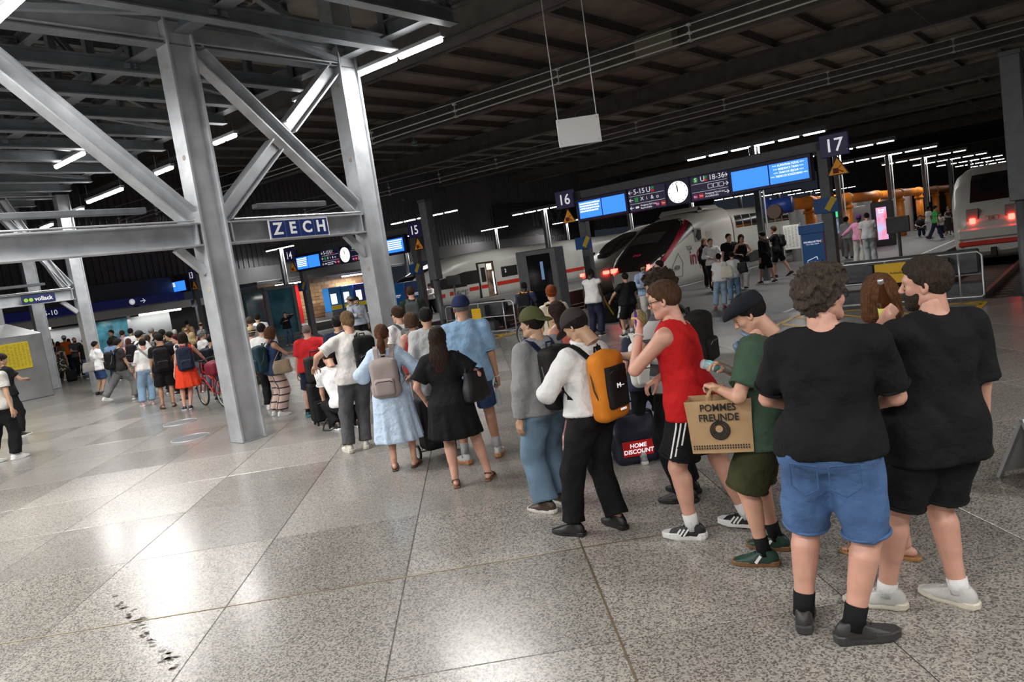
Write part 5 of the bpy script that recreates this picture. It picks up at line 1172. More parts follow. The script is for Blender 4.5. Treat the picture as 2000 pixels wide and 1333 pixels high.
    if dress:
        T = dict(col=(.01, .01, .01), ease=.016, hem=.5, slv=.5, flare=.35, neck=.03, er=.03, pleat=.03, waist=1.1); T.update(dress)
        S = torso_sdf(T['ease'], T['waist']-.04, T['slv'], cres, 0, T['er'], T['neck'], T.get('straps', False)); V, F = S.mesh(); par = raw('dress', V, F, T.get('mat') or cloth(T['col']), P)
        w = T['waist']*k+dz; hz = T['hem']*k+dz; wa = np.interp(w, zl, A2)+T['ease']+.004; wb = np.interp(w, zl, B2)+T['ease']+.004; hp = .94*k+dz
        ha = max(A2)+T['ease']+.02; hb = max(B2)+T['ease']+.05; fl = 1+T['flare']
        S = SDF((-ha*fl-.12, -hb*fl-.12, hz-.03), (ha*fl+.12, hb*fl+.14, w+.05), cres)
        pl = T['pleat']; S.loft([hz-.02, (hz+hp)/2, hp, w, w+.03], [T.get('sx', 0), T.get('sx', 0)*.4, 0, 0, 0], [.0, -.01, -.02, 0, 0], [ha*fl, ha*(1+T['flare']*.45), ha*1.03, wa, wa], [hb*fl, hb*(1+T['flare']*.4), hb, wb, wb], 0, 2.1,
               mod=lambda th, z: pl*np.clip((w-z)/(w-hz), 0, 1)*(np.sin(11*th+ph)+.5*np.sin(19*th+2*ph+4*z)))
        S.clip((0, 0, hz), (0, 0, -1)); V, F = S.mesh(); raw('skirt', V, F, T.get('mat') or cloth(T['col']), P)
    if bottom:
        T = dict(kind='trousers', col=(.02, .02, .02), ease=.018, len=1.93, hem=.02, waist=1.0); T.update(bottom)
        e = T['ease']; lo2 = np.minimum(np.array(lo), np.minimum(np.array(kn).min(0), np.array(ank).min(0))-.12)-.03; hi2 = np.maximum(np.array(hi), np.array(kn).max(0)+.12); hi2[2] = T['waist']*k+dz+.03; lo2[2] = -.01
        if T['len'] <= 1: lo2[2] = min(kn[0][2], kn[1][2])-.05
        S = SDF(lo2, hi2, cres); zz = [z for z in zl if z < T['waist']*k+dz]+[T['waist']*k+dz]
        S.loft(zz, np.interp(zz, zl, cx), np.interp(zz, zl, cy2), np.interp(zz, zl, A2)+e, np.interp(zz, zl, B2)+e, 0)
        for i in (0, 1):
            S.ell(hips[i]+np.array((0, -.05*k, .0)), (.087*lm+e, .077*lm+e, .09*lm+e), .03); f = min(1, T['len']); en = hips[i]+(kn[i]-hips[i])*f; h2 = T['hem']
            S.cone(hips[i]+np.array((0, 0, -.02)), en, .097*lm+e, (.097-.036*f)*lm+e+h2*(1 if T['len'] <= 1 else .4), .03, cut=T['len'] <= 1)
            if T['len'] > 1:
                f2 = T['len']-1; S.cone(kn[i], kn[i]+(ank[i]-kn[i])*f2+np.array((0, 0, -.0)), .057*lm+e+h2*.4, .045*lm+e+h2, .03, cut=True)
        S.add(folds(.0058, ph+1)); S.clip((0, 0, T['waist']*k+dz), (0, 0, 1)); V, F = S.mesh(); made['bottom'] = raw('shorts' if T['len'] <= 1 else 'trousers', V, F, T.get('mat') or cloth(T['col']), P)
        if T['len'] <= 1 and lod < 3:
            for i in (0, 1):
                f = T['len']; en = hips[i]+(kn[i]-hips[i])*f; u = nrm(kn[i]-hips[i]); mb = MB(); mb.torus(tuple(en-u*.008), (.097-.036*f)*lm+e+T['hem']-.002, .009, tuple(u), 32, 8); mb.build('leg_hem', T.get('mat') or cloth(T['col']), made['bottom'], True)
    # ---- shoes and socks
    if shoes:
        for i in (0, 1):
            o_, R = fmx[i]; sc = k*(1.0 if not fem else .9)*T_.get('shoe', 1.0)
            M4 = Matrix.Translation(Vector(o_)) @ Matrix([list(r)+[0] for r in R]+[[0, 0, 0, 1]]) @ Matrix.Diagonal((sc*(-1 if i == 1 else 1), sc, sc, 1))
            if sandal:
                so = pobj('sandal', SOLE_T, leather(shoes[1]), P); so.matrix_local = M4
                mb = MB()
                for y, r, z in ((.1, .044, .03), (.14, .042, .024)): mb.torus((0, y, z), r, .006, (0, 1, .15), 16, 6)
                if len(shoes) > 3 and shoes[3]: mb.torus((0, -.02, .085), .042, .005, (0, .45, 1), 18, 6)
                mb.build('strap', leather(shoes[2]), so, True)
            else:
                so = pobj('shoe', SHOE_ME['boot' if shoes[0] == 'boot' else 'low'], leather(shoes[1], 'shoe'), P); so.matrix_local = M4
                pobj('sole', SOLE_C if shoes[0] == 'run' else SOLE, leather(shoes[2], 'sole'), so)
                mb = MB()
                for j in range(4): y = .035+j*.022; z = .098-j*.0115; mb.tube([(-.024, y-.006, z-.008), (0, y+.006, z+.002), (.024, y-.006, z-.008)], .0032, 5)
                mb.build('laces', leather(shoes[3] if len(shoes) > 3 else shoes[1], 'lace'), so)
                for j in range(shoes[5] if len(shoes) > 5 else 0):
                    for q in (-1, 1): mb = MB(); y = .02+j*.026; mb.ribbon([(q*.0485, y+.035, .03), (q*.047, y+.02, .05), (q*.038, y, .075)], [(q, 0, .3)]*3, .011 if shoes[5] > 1 else .018, .004); mb.build('side_stripe', leather(shoes[4], 'stripe'), so)
            if sock:
                u = nrm(kn[i]-ank[i]); a_ = ank[i]-u*.02; b_ = ank[i]+u*sock[1]; mb = MB(); mb.cyl(tuple(a_), tuple(b_), .042*lm, .042*lm+.05*sock[1]*.5, 16); mb.build('sock', cloth(sock[0]), P, True)
    # ---- hair and headwear
    def hb_(name, V, F, m, R=Rh): return raw(name, V*hs@R.T+hc, F, m, P)
    hk, hcol = hair[0], hair[1]; L = hair[2] if len(hair) > 2 else .3; hr = RHR[lod]; hm = hairm(hcol)
    if hk and hk != 'none':
        S = SDF((-.19, -.24, -.2 if hk in ('short', 'curly', 'buzz', 'bald', 'fade') else -max(L, .2)-.06), (.19, .17, .22), hr)
        o = {'short': .017, 'curly': .038, 'buzz': .006, 'bald': .006, 'fade': .014, 'pony': .013, 'bun': .015, 'bob': .03, 'long': .022}.get(hk, .016)
        S.ell((0, -.014, .034), (.076+o*.8, .097+o, .09+o), 0)
        if hk == 'fade': S.ell((0, .01, .075), (.06, .085, .06), .02)
        if hk == 'curly': S.ell((0, .02, .07), (.085, .085, .07), .03)
        p0, n0 = ((0, .075, .062), (0, .66, -.75)) if hk not in ('long', 'bob') else ((0, .088, .045), (0, .8, -.6))
        S.clip(p0, n0)
        if hk == 'bald': S.clip((0, 0, .055), (0, .15, 1))
        if hk in ('short', 'buzz', 'fade', 'curly', 'bald'): S.clip((0, 0, -.085), (0, 0, -1))
        if hk == 'bob':
            S.loft([-L, -.1, .02, .08], [0]*4, [-.02, -.025, -.02, -.015], [.1, .112, .105, .07], [.085, .1, .1, .07], .03); S.clip((0, .062, 0), (0, 1, -.25)) ; S.ell((0, .09, -.06), (.066, .08, .11), .01, mode='s')
        if hk == 'long':
            S.loft([-L, -L*.55, -.1, .03], [0]*4, [-.12, -.115, -.075, -.04], [.075, .11, .098, .075], [.028, .04, .06, .06], .04)
        if hk == 'pony':
            S.ell((0, -.11, .01), (.028, .028, .028), .02); S.cone((0, -.12, .01), (.0, -.145, -.1), .03, .045, .02); S.cone((0, -.145, -.1), (.0, -.12, -L), .045, .014, .02)
        if hk == 'bun': S.ell((0, -.115, hair[3] if len(hair) > 3 else .02), (.05, .045, .05), .015)
        if hk == 'curly': S.add(lambda x, y, z: .009*np.sin(95*x+3*np.sin(60*z))*np.sin(90*y+2*np.sin(70*x))+.008*np.sin(85*z+2*np.sin(80*y)))
        else: S.add(lambda x, y, z: .0028*np.sin(150*x+12*np.sin(9*z)+60*y)*np.clip(1.2-z*2, .4, 1))
        V, F = S.mesh(); hb_('hair', V, F, hm)
    for ex in extra:
        if ex[0] == 'cap':
            c_ = cloth(ex[1], .8, .15); back = len(ex) > 2 and ex[2]; S = SDF((-.13, -.2, -.04), (.13, .24, .2), hr)
            S.ell((0, -.012, .04), (.096, .118, .108), 0); S.clip((0, 0, .03), (0, .12 if not back else -.12, -1)); sg = -1 if back else 1
            S.ell((0, sg*.125-.005, .035), (.078, .085, .012), .006, rotm(0, -14*sg)); V, F = S.mesh(); cp = hb_('cap', V, F, c_)
            mb = MB(); mb.lathe([(.008, 0), (.006, .005), (.001, .007)], tuple(hc+Rh@np.array((0, -.012, .147))*hs), 10); mb.build('button', c_, cp)
        elif ex[0] == 'flatcap':
            S = SDF((-.14, -.17, 0), (.14, .2, .19), hr); S.ell((0, .015, .075), (.105, .142, .055), 0, rotm(0, -9)); S.ell((0, -.02, .05), (.096, .115, .06), .03); S.ell((0, .125, .04), (.07, .055, .011), .012, rotm(0, -18)); S.clip((0, 0, .03), (0, .1, -1)); V, F = S.mesh(); hb_('flat_cap', V, F, cloth(ex[1], .9, .2))
        elif ex[0] == 'hat':
            S = SDF((-.2, -.22, 0), (.2, .22, .22), hr); S.ell((0, -.01, .08), (.092, .112, .1), 0); S.ell((0, -.01, .055), (.155, .175, .011), .012); S.clip((0, 0, .04), (0, 0, -1)); V, F = S.mesh(); h_ = hb_('hat', V, F, cloth(ex[1]))
            mb = MB(); mb.torus(tuple(hc+Rh@np.array((0, -.01, .075))*hs), .104*hs, .013, tuple(Rh@np.array((0, 0, 1))), 28, 6); mb.build('band', cloth((.01, .01, .01)), h_)
        elif ex[0] == 'helmet':
            S = SDF((-.15, -.18, 0), (.15, .2, .22), hr); S.ell((0, -.01, .06), (.11, .135, .11), 0); S.ell((0, .1, .045), (.08, .06, .01), .01); S.clip((0, 0, .035), (0, 0, -1)); V, F = S.mesh(); hb_('helmet', V, F, mat('helmet_white', (.75, .75, .73), .35))
        elif ex[0] == 'glasses':
            mb = MB(); c_ = ex[1]; f = lambda x, y, z: tuple(hc+Rh@np.array((x, y, z))*hs)
            for q in (-1, 1):
                mb.tube([f(q*.033+.025*math.cos(t), .104-.012*abs(math.cos(t))*(1 if q*math.cos(t) > 0 else 0), .002+.019*math.sin(t)) for t in np.linspace(0, 2*math.pi, 15)], .0025, 5)
                mb.tube([f(q*.058, .095, .008), f(q*.077, .04, .01), f(q*.081, -.015, .008), f(q*.078, -.03, -.008)], .0028, 5)
            mb.tube([f(-.009, .107, .005), f(0, .11, .008), f(.009, .107, .005)], .0025, 5); gl = mb.build('glasses', mat('glasses_frame', c_, .3), P, True)
            if len(ex) > 2:
                for q in (-1, 1):
                    mb = MB(); n_ = 14; mb.add([f(q*.033+.024*math.cos(t), .101, .002+.018*math.sin(t)) for t in np.linspace(0, 2*math.pi, n_, endpoint=False)], [tuple(range(n_))]); mb.build('lens', M['glass_dk'], gl)
        elif ex[0] == 'beard':
            S = SDF((-.09, -.03, -.14), (.09, .13, .02), hr); S.ell((0, .02, -.05), (.064, .079, .076), 0); S.cone((-.02, .066, -.096), (.02, .066, -.096), .025, .025, .02); S.clip((0, .01, -.045), (0, -.95, .5)); S.clip((0, .06, -.03), (0, .35, 1)); S.ell((0, .095, -.06), (.022, .02, .009), .006, mode='s'); S.ell((0, .1, -.02), (.024, .05, .025), .01, mode='s'); V, F = S.mesh(); hb_('beard', V, F, hm)
        elif ex[0] == 'shades_up':
            mb = MB(); f = lambda x, y, z: tuple(hc+Rh@np.array((x, y, z))*hs); mb.tube([f(.1*math.cos(t), .02+.09*math.sin(t), .1) for t in np.linspace(0.1, math.pi-.1, 12)], .01, 6); mb.build('sunglasses', M['glass_dk'], P, True)
        elif ex[0] == 'phones':                     # headphones round the neck
            c_ = mat('headphone_blue', (.1, .16, .25), .4); q = nb+np.array((0, .0, .032)); mb = MB(); mb.torus(tuple(q), .085, .013, (0, -.35, 1), 24, 8, a0=math.radians(20), a1=math.radians(340)); hp_ = mb.build('headphones', c_, P, True)
            for s_ in (-1, 1):
                mb = MB(); mb.cyl(tuple(q+np.array((s_*.06, .09, -.05))), tuple(q+np.array((s_*.055, .12, -.065))), .036, .032, 18); mb.build('ear_cup', c_, hp_, True)
        elif ex[0] == 'watch':
            i = ex[1]; d = nrm(wr[i]-el[i]); mb = MB(); mb.torus(tuple(wr[i]-d*.02), .029*am/k*k, .006, tuple(d), 18, 6); mb.build('wrist_band', mat('watch_black', ex[2] if len(ex) > 2 else (.01, .01, .01), .4), P)
        elif ex[0] == 'side_stripes':               # sports stripes down the outer seams
            for q, i in ((-1, 0), (1, 1)):
                for j in (-1, 0, 1):
                    mb = MB(); pts, nn = [], []; f_ = bottom['len']; e_ = bottom.get('ease', .018); h_ = bottom.get('hem', .02)
                    for t in np.linspace(-.05, .96, 9):
                        c_ = hips[i]+(kn[i]-hips[i])*f_*max(t, 0); r_ = .092*lm+e_+(-.035*f_*lm+h_)*max(t, 0)+.004; r_ += .012 if t < .25 else 0
                        a_ = math.radians(20*j/1.6)-math.radians(5); n_ = np.array((q*math.cos(a_), math.sin(a_), 0)); pts.append(tuple(c_+n_*r_+np.array((0, 0, -t*.02 if t < 0 else 0)))); nn.append(tuple(n_))
                    mb.ribbon(pts, nn, .011, .004); mb.build('stripe', cloth((.8, .8, .8)), made['bottom'])
        elif ex[0] == 'back_pockets':
            for q in (-1, 1):
                z0 = .845*k+dz; yb = -(np.interp(z0, zl, B2)+.03+.045*k); mb = MB(); x0 = q*.085*k
                pts = [(x0-.065, 0, .06), (x0+.065, 0, .06), (x0+.065, 0, -.05), (x0, 0, -.09), (x0-.065, 0, -.05), (x0-.065, 0, .06)]
                S_y = lambda x, z: -math.sqrt(max(.0004, 1-min(.98, abs(x)/(max(A2)+.05))**2.0))*(max(B2)+.062*lm/k)+.0
                mb.tube([(x, S_y(x, z)+ex[2], z0+z-.0) for x, _, z in pts], .004, 5); mb.build('pocket_seam', cloth(ex[1]), made['bottom'])
    return dict(P=P, k=k, nb=nb, sh=sh, el=el, wr=wr, hw=hw, off=off, A=max(A2), B=B2, zl=zl, hc=hc, Rh=Rh, dz=dz, rz=rz, base=base, cy=cy2, bw=bw, made=made, lod=lod, hips=hips, kn=kn, ank=ank)
T_ = {}
def wpos(p, v): return Matrix.Translation(p['base']) @ Matrix.Rotation(p['rz'], 4, 'Z') @ Vector(v)
# ---------------------------------------------------------------- bags
def backpack(p, label, col, w=.3, h=.46, d=.17, col2=None, strap=None, z=None, tilt=0, dx=0, group=None, lod=1, pocket=True, mat_=None, cat='backpack', straps=(1, 1), pw=.37, ph_=.22, pz=-.2):
    k = p['k']; z1 = (z if z is not None else 1.42)*k+p['dz']; zc = z1-h/2; by = p['off'](zc-p['dz'])[1]-np.interp(zc, p['zl'], p['B'])-.035
    t = empty('backpack', wpos(p, (dx, by, zc)), p['rz'], label, cat, group); m = mat_ or cloth(col, .7, .2); m2 = cloth(col2, .7, .2) if col2 else m; r = (.0105, .013, .017, .023)[p['lod']]
    lt = math.atan(p['off'](1.4*k)[1]/(.5*k)) if True else 0
    S = SDF((-w*.75, -d-.1, -h*.65), (w*.75, .05, h*.65), r); R = np.array(Matrix.Rotation(math.radians(tilt), 3, 'Y'))
    S.rbox((0, -d/2, 0), (w/2, d/2, h/2), min(d*.42, .055), 0, R); S.ell((0, -d*.5, h*.32), (w*.45, d*.5, h*.22), .04, R); S.rbox((0, -d*.55, -h*.28), (w*.53, d*.36, h*.17), .04, .03, R); S.add(folds(.002, w*40)); V, F = S.mesh(); raw('body', V, F, m, t)
    if pocket:
        S = SDF((-w*.6, -d-.12, -h*.6), (w*.6, .0, h*.3), r); S.rbox((0, -d-.0, pz*h), (w*pw, .038, h*ph_), .03, 0, R); V, F = S.mesh(); pk = raw('front_pocket', V, F, m2, t)
        mb = MB(); zt = (pz+ph_*.7)*h; mb.tube([(-w*pw*.85, -d-.034, zt-.02), (-w*pw*.6, -d-.039, zt), (w*pw*.6, -d-.039, zt), (w*pw*.85, -d-.034, zt-.02)], .004, 5); mb.build('zip', M['black'] if sum(col) > .1 else M['post'], pk)
    for q in (-1, 1):
        mb = MB(); mb.tube([(q*w*.5, -d*.8, -h*.25), (q*(w*.5+.012), -d*.5, 0), (q*w*.48, -d*.3, h*.3)], .006, 5); mb.build('compression_strap', M['black'] if sum(col) > .1 else M['post'], t)
    mb = MB(); mb.tube([(-.035, -.02, h/2-.01), (-.03, -.02, h/2+.04), (.03, -.02, h/2+.04), (.035, -.02, h/2-.01)], .009, 6); mb.build('handle', cloth(strap or col2 or col, .7, .2), t)
    sm = cloth(strap or col2 or col, .75, .2)
    for i, q in enumerate((-1, 1)):
        if not straps[i]: continue
        pts, nn = [], []; nb = p['nb']; sx = .105*k*p['bw']**.5; bz = lambda z_: np.interp(z_, p['zl'], p['B']); cyz = lambda z_: np.interp(z_, p['zl'], p['cy'])
        top = nb[2]-.005+.028; e = .028
        path = [(sx*.8, by+.01, z1-.03, (0, -1, .6)), (sx*.95, nb[1]-.06, top-.012, (0, -.6, 1)), (sx, nb[1]-.01, top+.012, (0, 0, 1)), (sx, nb[1]+.05, top-.02, (0, .7, .8))]
        for zf in (1.34, 1.26, 1.18): z_ = zf*k+p['dz']; path.append((sx*(1.05+(1.34-zf)*.6), cyz(z_)+bz(z_)+e, z_, (.2, 1, 0)))
        z_ = 1.1*k+p['dz']; path.append((p['A']*.98+.01, cyz(z_)+.03, z_, (1, .4, 0))); path.append((w*.42, by+.0, zc-h*.4, (1, 0, 0)))
        for x, y, z_, n_ in path: pts.append((q*x-dx, y-by, z_-zc)); nn.append((q*n_[0], n_[1], n_[2]))
        mb = MB(); mb.ribbon(pts, nn, .05, .012); mb.build('shoulder_strap', sm, t)
    return t
def handbag(p, label, col, at, w=.34, h=.26, d=.1, strap_to=None, rz=0, cat='bag', mat_=None, cross=None, taper=.8):
    t = empty('handbag', wpos(p, at), p['rz']+math.radians(rz), label, cat); m = mat_ or leather(col); S = SDF((-w*.7, -d*.9, -h*.7), (w*.7, d*.9, h*.7), .012)
    S.loft([-h/2, -h/2+.03, 0, h/2], [0]*4, [0]*4, [w*.46, w/2, w/2*.97, w/2*taper], [d*.4, d/2, d/2*.9, d/2*.5], 0, 3.5); S.add(folds(.003, w*50)); V, F = S.mesh(); raw('body', V, F, m, t)
    inv_ = Matrix.Rotation(-math.radians(rz), 3, 'Z'); mb = MB()
    if strap_to is not None:
        for sgn in (-1, 1):
            pts = [Vector((sgn*w*.38, 0, h*.45))]
            for q in strap_to: v = inv_ @ (Vector(q)-Vector(at)); pts.append(v)
            mb.tube(pts, .008, 6)
            if cross: break
        mb.build('strap', m, t, True)
    else:
        mb.torus((0, 0, h*.5), w*.25, .008, (0, 1, 0), 20, 6, a0=0, a1=math.pi); mb.build('handle', m, t, True)
    return t
def phone(p, i, label, fwd=.07, cat='phone'):
    w_, R = p['hw'][i]; c = w_+R[1]*fwd-R[2]*.025
    t = empty('mobile_phone', wpos(p, tuple(c)), 0, label, cat); x, y, z = (Matrix.Rotation(p['rz'], 3, 'Z') @ Vector(R[j]) for j in range(3))
    rot = Matrix((x, y, z)).transposed().to_4x4(); t.matrix_world = Matrix.Translation(t.location) @ rot
    mb = MB(); mb.bbox(-.036, .036, -.03, .115, -.005, .004, .003); mb.build('case', M['black'], t); mb = MB(); mb.box(-.033, .033, -.025, .11, .004, .0055); mb.build('screen', mat('phone_screen', (.1, .12, .16), .15, emit=.15), t)
    return t
# ================================================================ the cast
BLK = (.009, .009, .01); NAVY = (.015, .022, .05); WHT = (.74, .74, .75); DENIM = (.09, .15, .25); LDEN = (.2, .32, .48); GRY = (.22, .22, .23); KHAKI = (.3, .24, .15)
HB = (.014, .01, .008); HBR = (.055, .03, .016); HLB = (.2, .12, .055); HBL = (.5, .36, .17); HGR = (.2, .18, .16); HRED = (.3, .065, .012)
def tee(c, **k): return dict(dict(col=c), **k)
def lng(c, **k): return dict(dict(col=c, slv=1.92, collar=True), **k)
def tank(c, **k): return dict(dict(col=c, slv=0, ease=.012, box=.9, neck=.05, straps=True), **k)
def tr(c, **k): return dict(dict(col=c, len=1.95), **k)
def shs(c, l=.85, **k): return dict(dict(col=c, len=l, hem=.014, ease=.022), **k)
HOLD = [((-.13, .34, 1.13), (-1, -.6, -.4)), ((.13, .34, 1.13), (1, -.6, -.4))]          # both hands in front
def one(i, w, pole=None): a = [None, None]; a[i] = (w, pole or ((-1 if i == 0 else 1), -.7, -.3)); return a
WSH = ('low', (.7, .7, .7), (.72, .72, .72)); BSH = ('low', BLK, BLK); GSH = ('run', (.2, .21, .23), (.6, .6, .6)); BW = ('run', (.015, .015, .015), (.65, .65, .65))
def ht(foot, head):
    b = gp(*foot); d = ray(*head); t = (b.x*d.x+b.y*d.y)/(d.x**2+d.y**2); return CAM_H+d.z*t
def C(foot, crown, phi, label, **k):
    H = ht(foot, crown); H = min(2.0, max(1.38, H)); b = gp(*foot); d = ray(*crown); t = (b.x*d.x+b.y*d.y)/(d.x**2+d.y**2)
    dx, dy = d.x*t-b.x, d.y*t-b.y; l = math.hypot(dx, dy); f = min(1, .32/max(l, 1e-6)); return person(foot, phi, H, label, shift=(dx*f, dy*f), **k)
def Hd(hx, hy, D, phi, label, **k):
    p = C0+ray(hx, hy)*D; H = min(1.95, max(1.42, p.z)); return person(None, phi, H, label, world=(p.x, p.y, 0), **k)
# ---------------- nearest group
p1 = C((1622, 1240), (1607, 524), 10, 'person in black tee, blue denim shorts and glasses, both forearms raised', skin_='pink', bw=1.07, belly=.06, hair=('curly', (.085, .065, .05)), top=tee(BLK, ease=.022, box=.94, hem=.9, slv=.8), bottom=shs((.055, .12, .27), .95, hem=.012, ease=.022, mat=mat('denim_blue', (.06, .13, .29), .8, noise=.3, nscale=3, bump=.6, bscale=14)), legk=1.12,
   sock=((.01, .01, .01), .11), shoes=('run', (.025, .025, .026), (.035, .035, .035)), arms=[((-.14, .3, 1.04), (-1, -.8, -.2)), ((.14, .3, 1.04), (1, -.8, -.2))], feet=[(-.13, .05, -8), (.12, -.04, 62)], head=(38, 0, 0), lod=0, extra=[('glasses', (.02, .02, .02)), ('back_pockets', (.045, .1, .22), -.02)])
p2 = C((1822, 1187), (1818, 502), -32, 'person in oversized black tee and black shorts holding a beer bottle', skin_='pink', bw=.98, hair=('fade', (.05, .034, .024)), top=tee(BLK, ease=.03, box=1.0, hem=.78, slv=.88, er=.036), bottom=shs(BLK, .86, hem=.02, ease=.03), sock=((.7, .7, .7), .06), shoes=('low', (.5, .5, .48), (.62, .58, .48), (.6, .6, .58)), legk=1.14,
   arms=[((-.01, .31, 1.44), (-1, -.1, -.9)), None], feet=[(-.2, .08, -52), (.14, -.02, -25)], head=(-44, 0, 0), lod=0, eyes=True, hands=('grip', 'relax'), extra=[('beard',)])
p3 = C((1735, 1092), (1722, 540), -8, 'person in navy patterned tank top, white shorts and tan sandals', skin_='pink', fem=1, bw=1.15, hair=('bob', (.16, .065, .025), .13), top=tank(NAVY, mat=pattern('paisley', (.012, .014, .035), (.35, .36, .42), 32, 'vor', .16), hem=.93), bottom=shs((.7, .7, .7), .8), shoes=('sandal', (.35, .17, .06), (.4, .18, .06)), feet=[(-.1, .03, -55), (.1, 0, -60)], lod=0)
p4 = C((1512, 1088), (1470, 574), -78, 'person in dark flat cap, green shirt and olive shorts with blue headphones', skin_='fair', bw=1.08, hair=('short', HB), top=tee((.045, .085, .055), ease=.03, box=1.0, hem=.78, slv=.75), bottom=shs((.04, .042, .018), .98, hem=.035, ease=.03), sock=(BLK, .1), shoes=('low', (.012, .045, .03), (.17, .085, .035), (.01, .03, .02), (.7, .7, .68), 1),
   arms=[((-.17, .24, 1.19), (-1, -.8, -.3)), ((.06, .24, 1.28), (1, -.8, -.3))], head=(-4, -30, 0), lod=0, eyes=True, hands=('grip', 'hold'), feet=[(-.13, .03, -6), (.12, .0, 6)], extra=[('flatcap', (.012, .014, .02)), ('phones',), ('beard',)] [:2])
p5 = C((1408, 1042), (1306, 548), -72, 'person in red sleeveless shirt and black striped sports shorts holding a vape', skin_='pink', bw=1.1, hair=('fade', (.1, .05, .025)), top=tee((.5, .012, .014), slv=0, ease=.018, box=.95, hem=.84), bottom=shs(BLK, .8, hem=.035, ease=.028), sock=((.72, .72, .72), .1), shoes=('run', (.012, .012, .013), (.7, .7, .7), (.02, .02, .02), (.75, .75, .75), 3), lean=4,
   arms=[((-.06, .29, 1.42), (-.6, .1, -1)), ((.2, .3, 1.05), (1, -.6, -.3))], head=(-5, -8, 0), lod=0, eyes=True, hands=('hold', 'hold'), feet=[(-.12, .16, -6), (.12, -.17, 6)], armk=1.02, legk=1.04, extra=[('glasses', (.012, .012, .012)), ('side_stripes',), ('watch', 0, (.6, .6, .6))])
p6 = C((1345, 972), (1292, 530), -70, 'person in wide-striped grey shirt and black trousers', skin_='tan', hair=('curly', (.045, .028, .018)), top=tee(GRY, mat=pattern('wide_stripes', (.4, .4, .4), (.05, .05, .055), 9, 'stripe', .4), box=1.0), bottom=tr(BLK, ease=.03), shoes=BSH, lod=0, head=(0, -10, 0), arms=one(0, (-.1, .35, 1.15)))
p7 = C((1280, 902), (1247, 606), -6, 'person in navy printed top and black cycling shorts with a white backpack', skin_='pink', fem=1, hair=('pony', HBL, .22), top=tee(NAVY, mat=pattern('navy_print', (.012, .016, .04), (.4, .4, .45), 9, 'vor', .1)), bottom=shs(BLK, .82, ease=.008, hem=.002), sock=((.5, .5, .5), .06), shoes=GSH, lod=0)
backpack(p7, 'soft white backpack worn over the navy printed top', (.68, .68, .64), .3, .42, .17, lod=0, strap=(.7, .7, .66))
backpack(p6, 'black backpack worn over the wide-striped grey shirt', (.012, .012, .012), .32, .42, .17, lod=0)
p8 = C((1165, 1038), (1137, 604), -48, 'person in white long-sleeved shirt and dark cap bowed over a phone', skin_='olive', hair=('short', HB), top=lng(WHT, hem=.96, ease=.022, box=.97), bottom=tr(BLK, ease=.024), shoes=BSH, lod=0, arms=HOLD, hands=('hold', 'hold'), head=(-6, -34, 0), feet=[(-.13, .1, -10), (.13, -.12, 14)], extra=[('cap', (.035, .028, .028))], lean=4)
bp = backpack(p8, 'orange and black backpack with white logos on the white shirt', (.62, .2, .018), .3, .5, .15, col2=(.012, .012, .014), strap=BLK, lod=0, pw=.36, ph_=.33, pz=.02)
for k_, (z, q) in enumerate(((-.02, .03), (-.19, .02))): text(('M~', 'ooo')[k_], (.05, .035)[k_], M['ink_white'], bp, (.0 if k_ == 0 else -.0, -.192, z+.03), xs=1.2)
phone(p8, 0, 'black phone held by the person in the white shirt and dark cap')
p9 = C((1085, 992), (1040, 602), -42, 'person in grey sweatshirt, baggy blue jeans and backward olive cap', skin_='olive', hair=('short', HB), top=dict(col=(.26, .265, .275), slv=1.98, ease=.03, er=.035, box=1.02, hem=.86), bottom=tr((.1, .17, .25), ease=.03, hem=.03, mat=mat('denim_faded', (.13, .21, .3), .8, noise=.35, nscale=2.5, bump=.6, bscale=12)), shoes=('low', (.05, .03, .02), (.6, .58, .54)), lod=0, head=(-12, 0, 0), eyes=True, extra=[('cap', (.07, .075, .03), True)])
backpack(p9, 'black and navy hiking backpack on the grey sweatshirt', (.012, .012, .013), .32, .5, .2, col2=(.012, .018, .05), lod=0)
p10 = Hd(1087, 590, 8.2, -40, 'person in coral tank top with sunglasses pushed up on the head', skin_='pink', fem=1, hair=('long', (.03, .015, .012), .26), top=tank((.65, .16, .12)), bottom=shs(DENIM), shoes=WSH, lod=0, extra=[('shades_up',)])
p11 = Hd(1075, 557, 11.0, -12, 'person in cream top and khaki trousers with a beige backpack', skin_='fair', fem=1, hair=('bun', HRED, .2, .08), top=tee((.6, .55, .45)), bottom=tr(KHAKI), shoes=WSH)
backpack(p11, 'beige backpack with round patch worn over the cream top', (.45, .33, .18), .3, .44, .16)
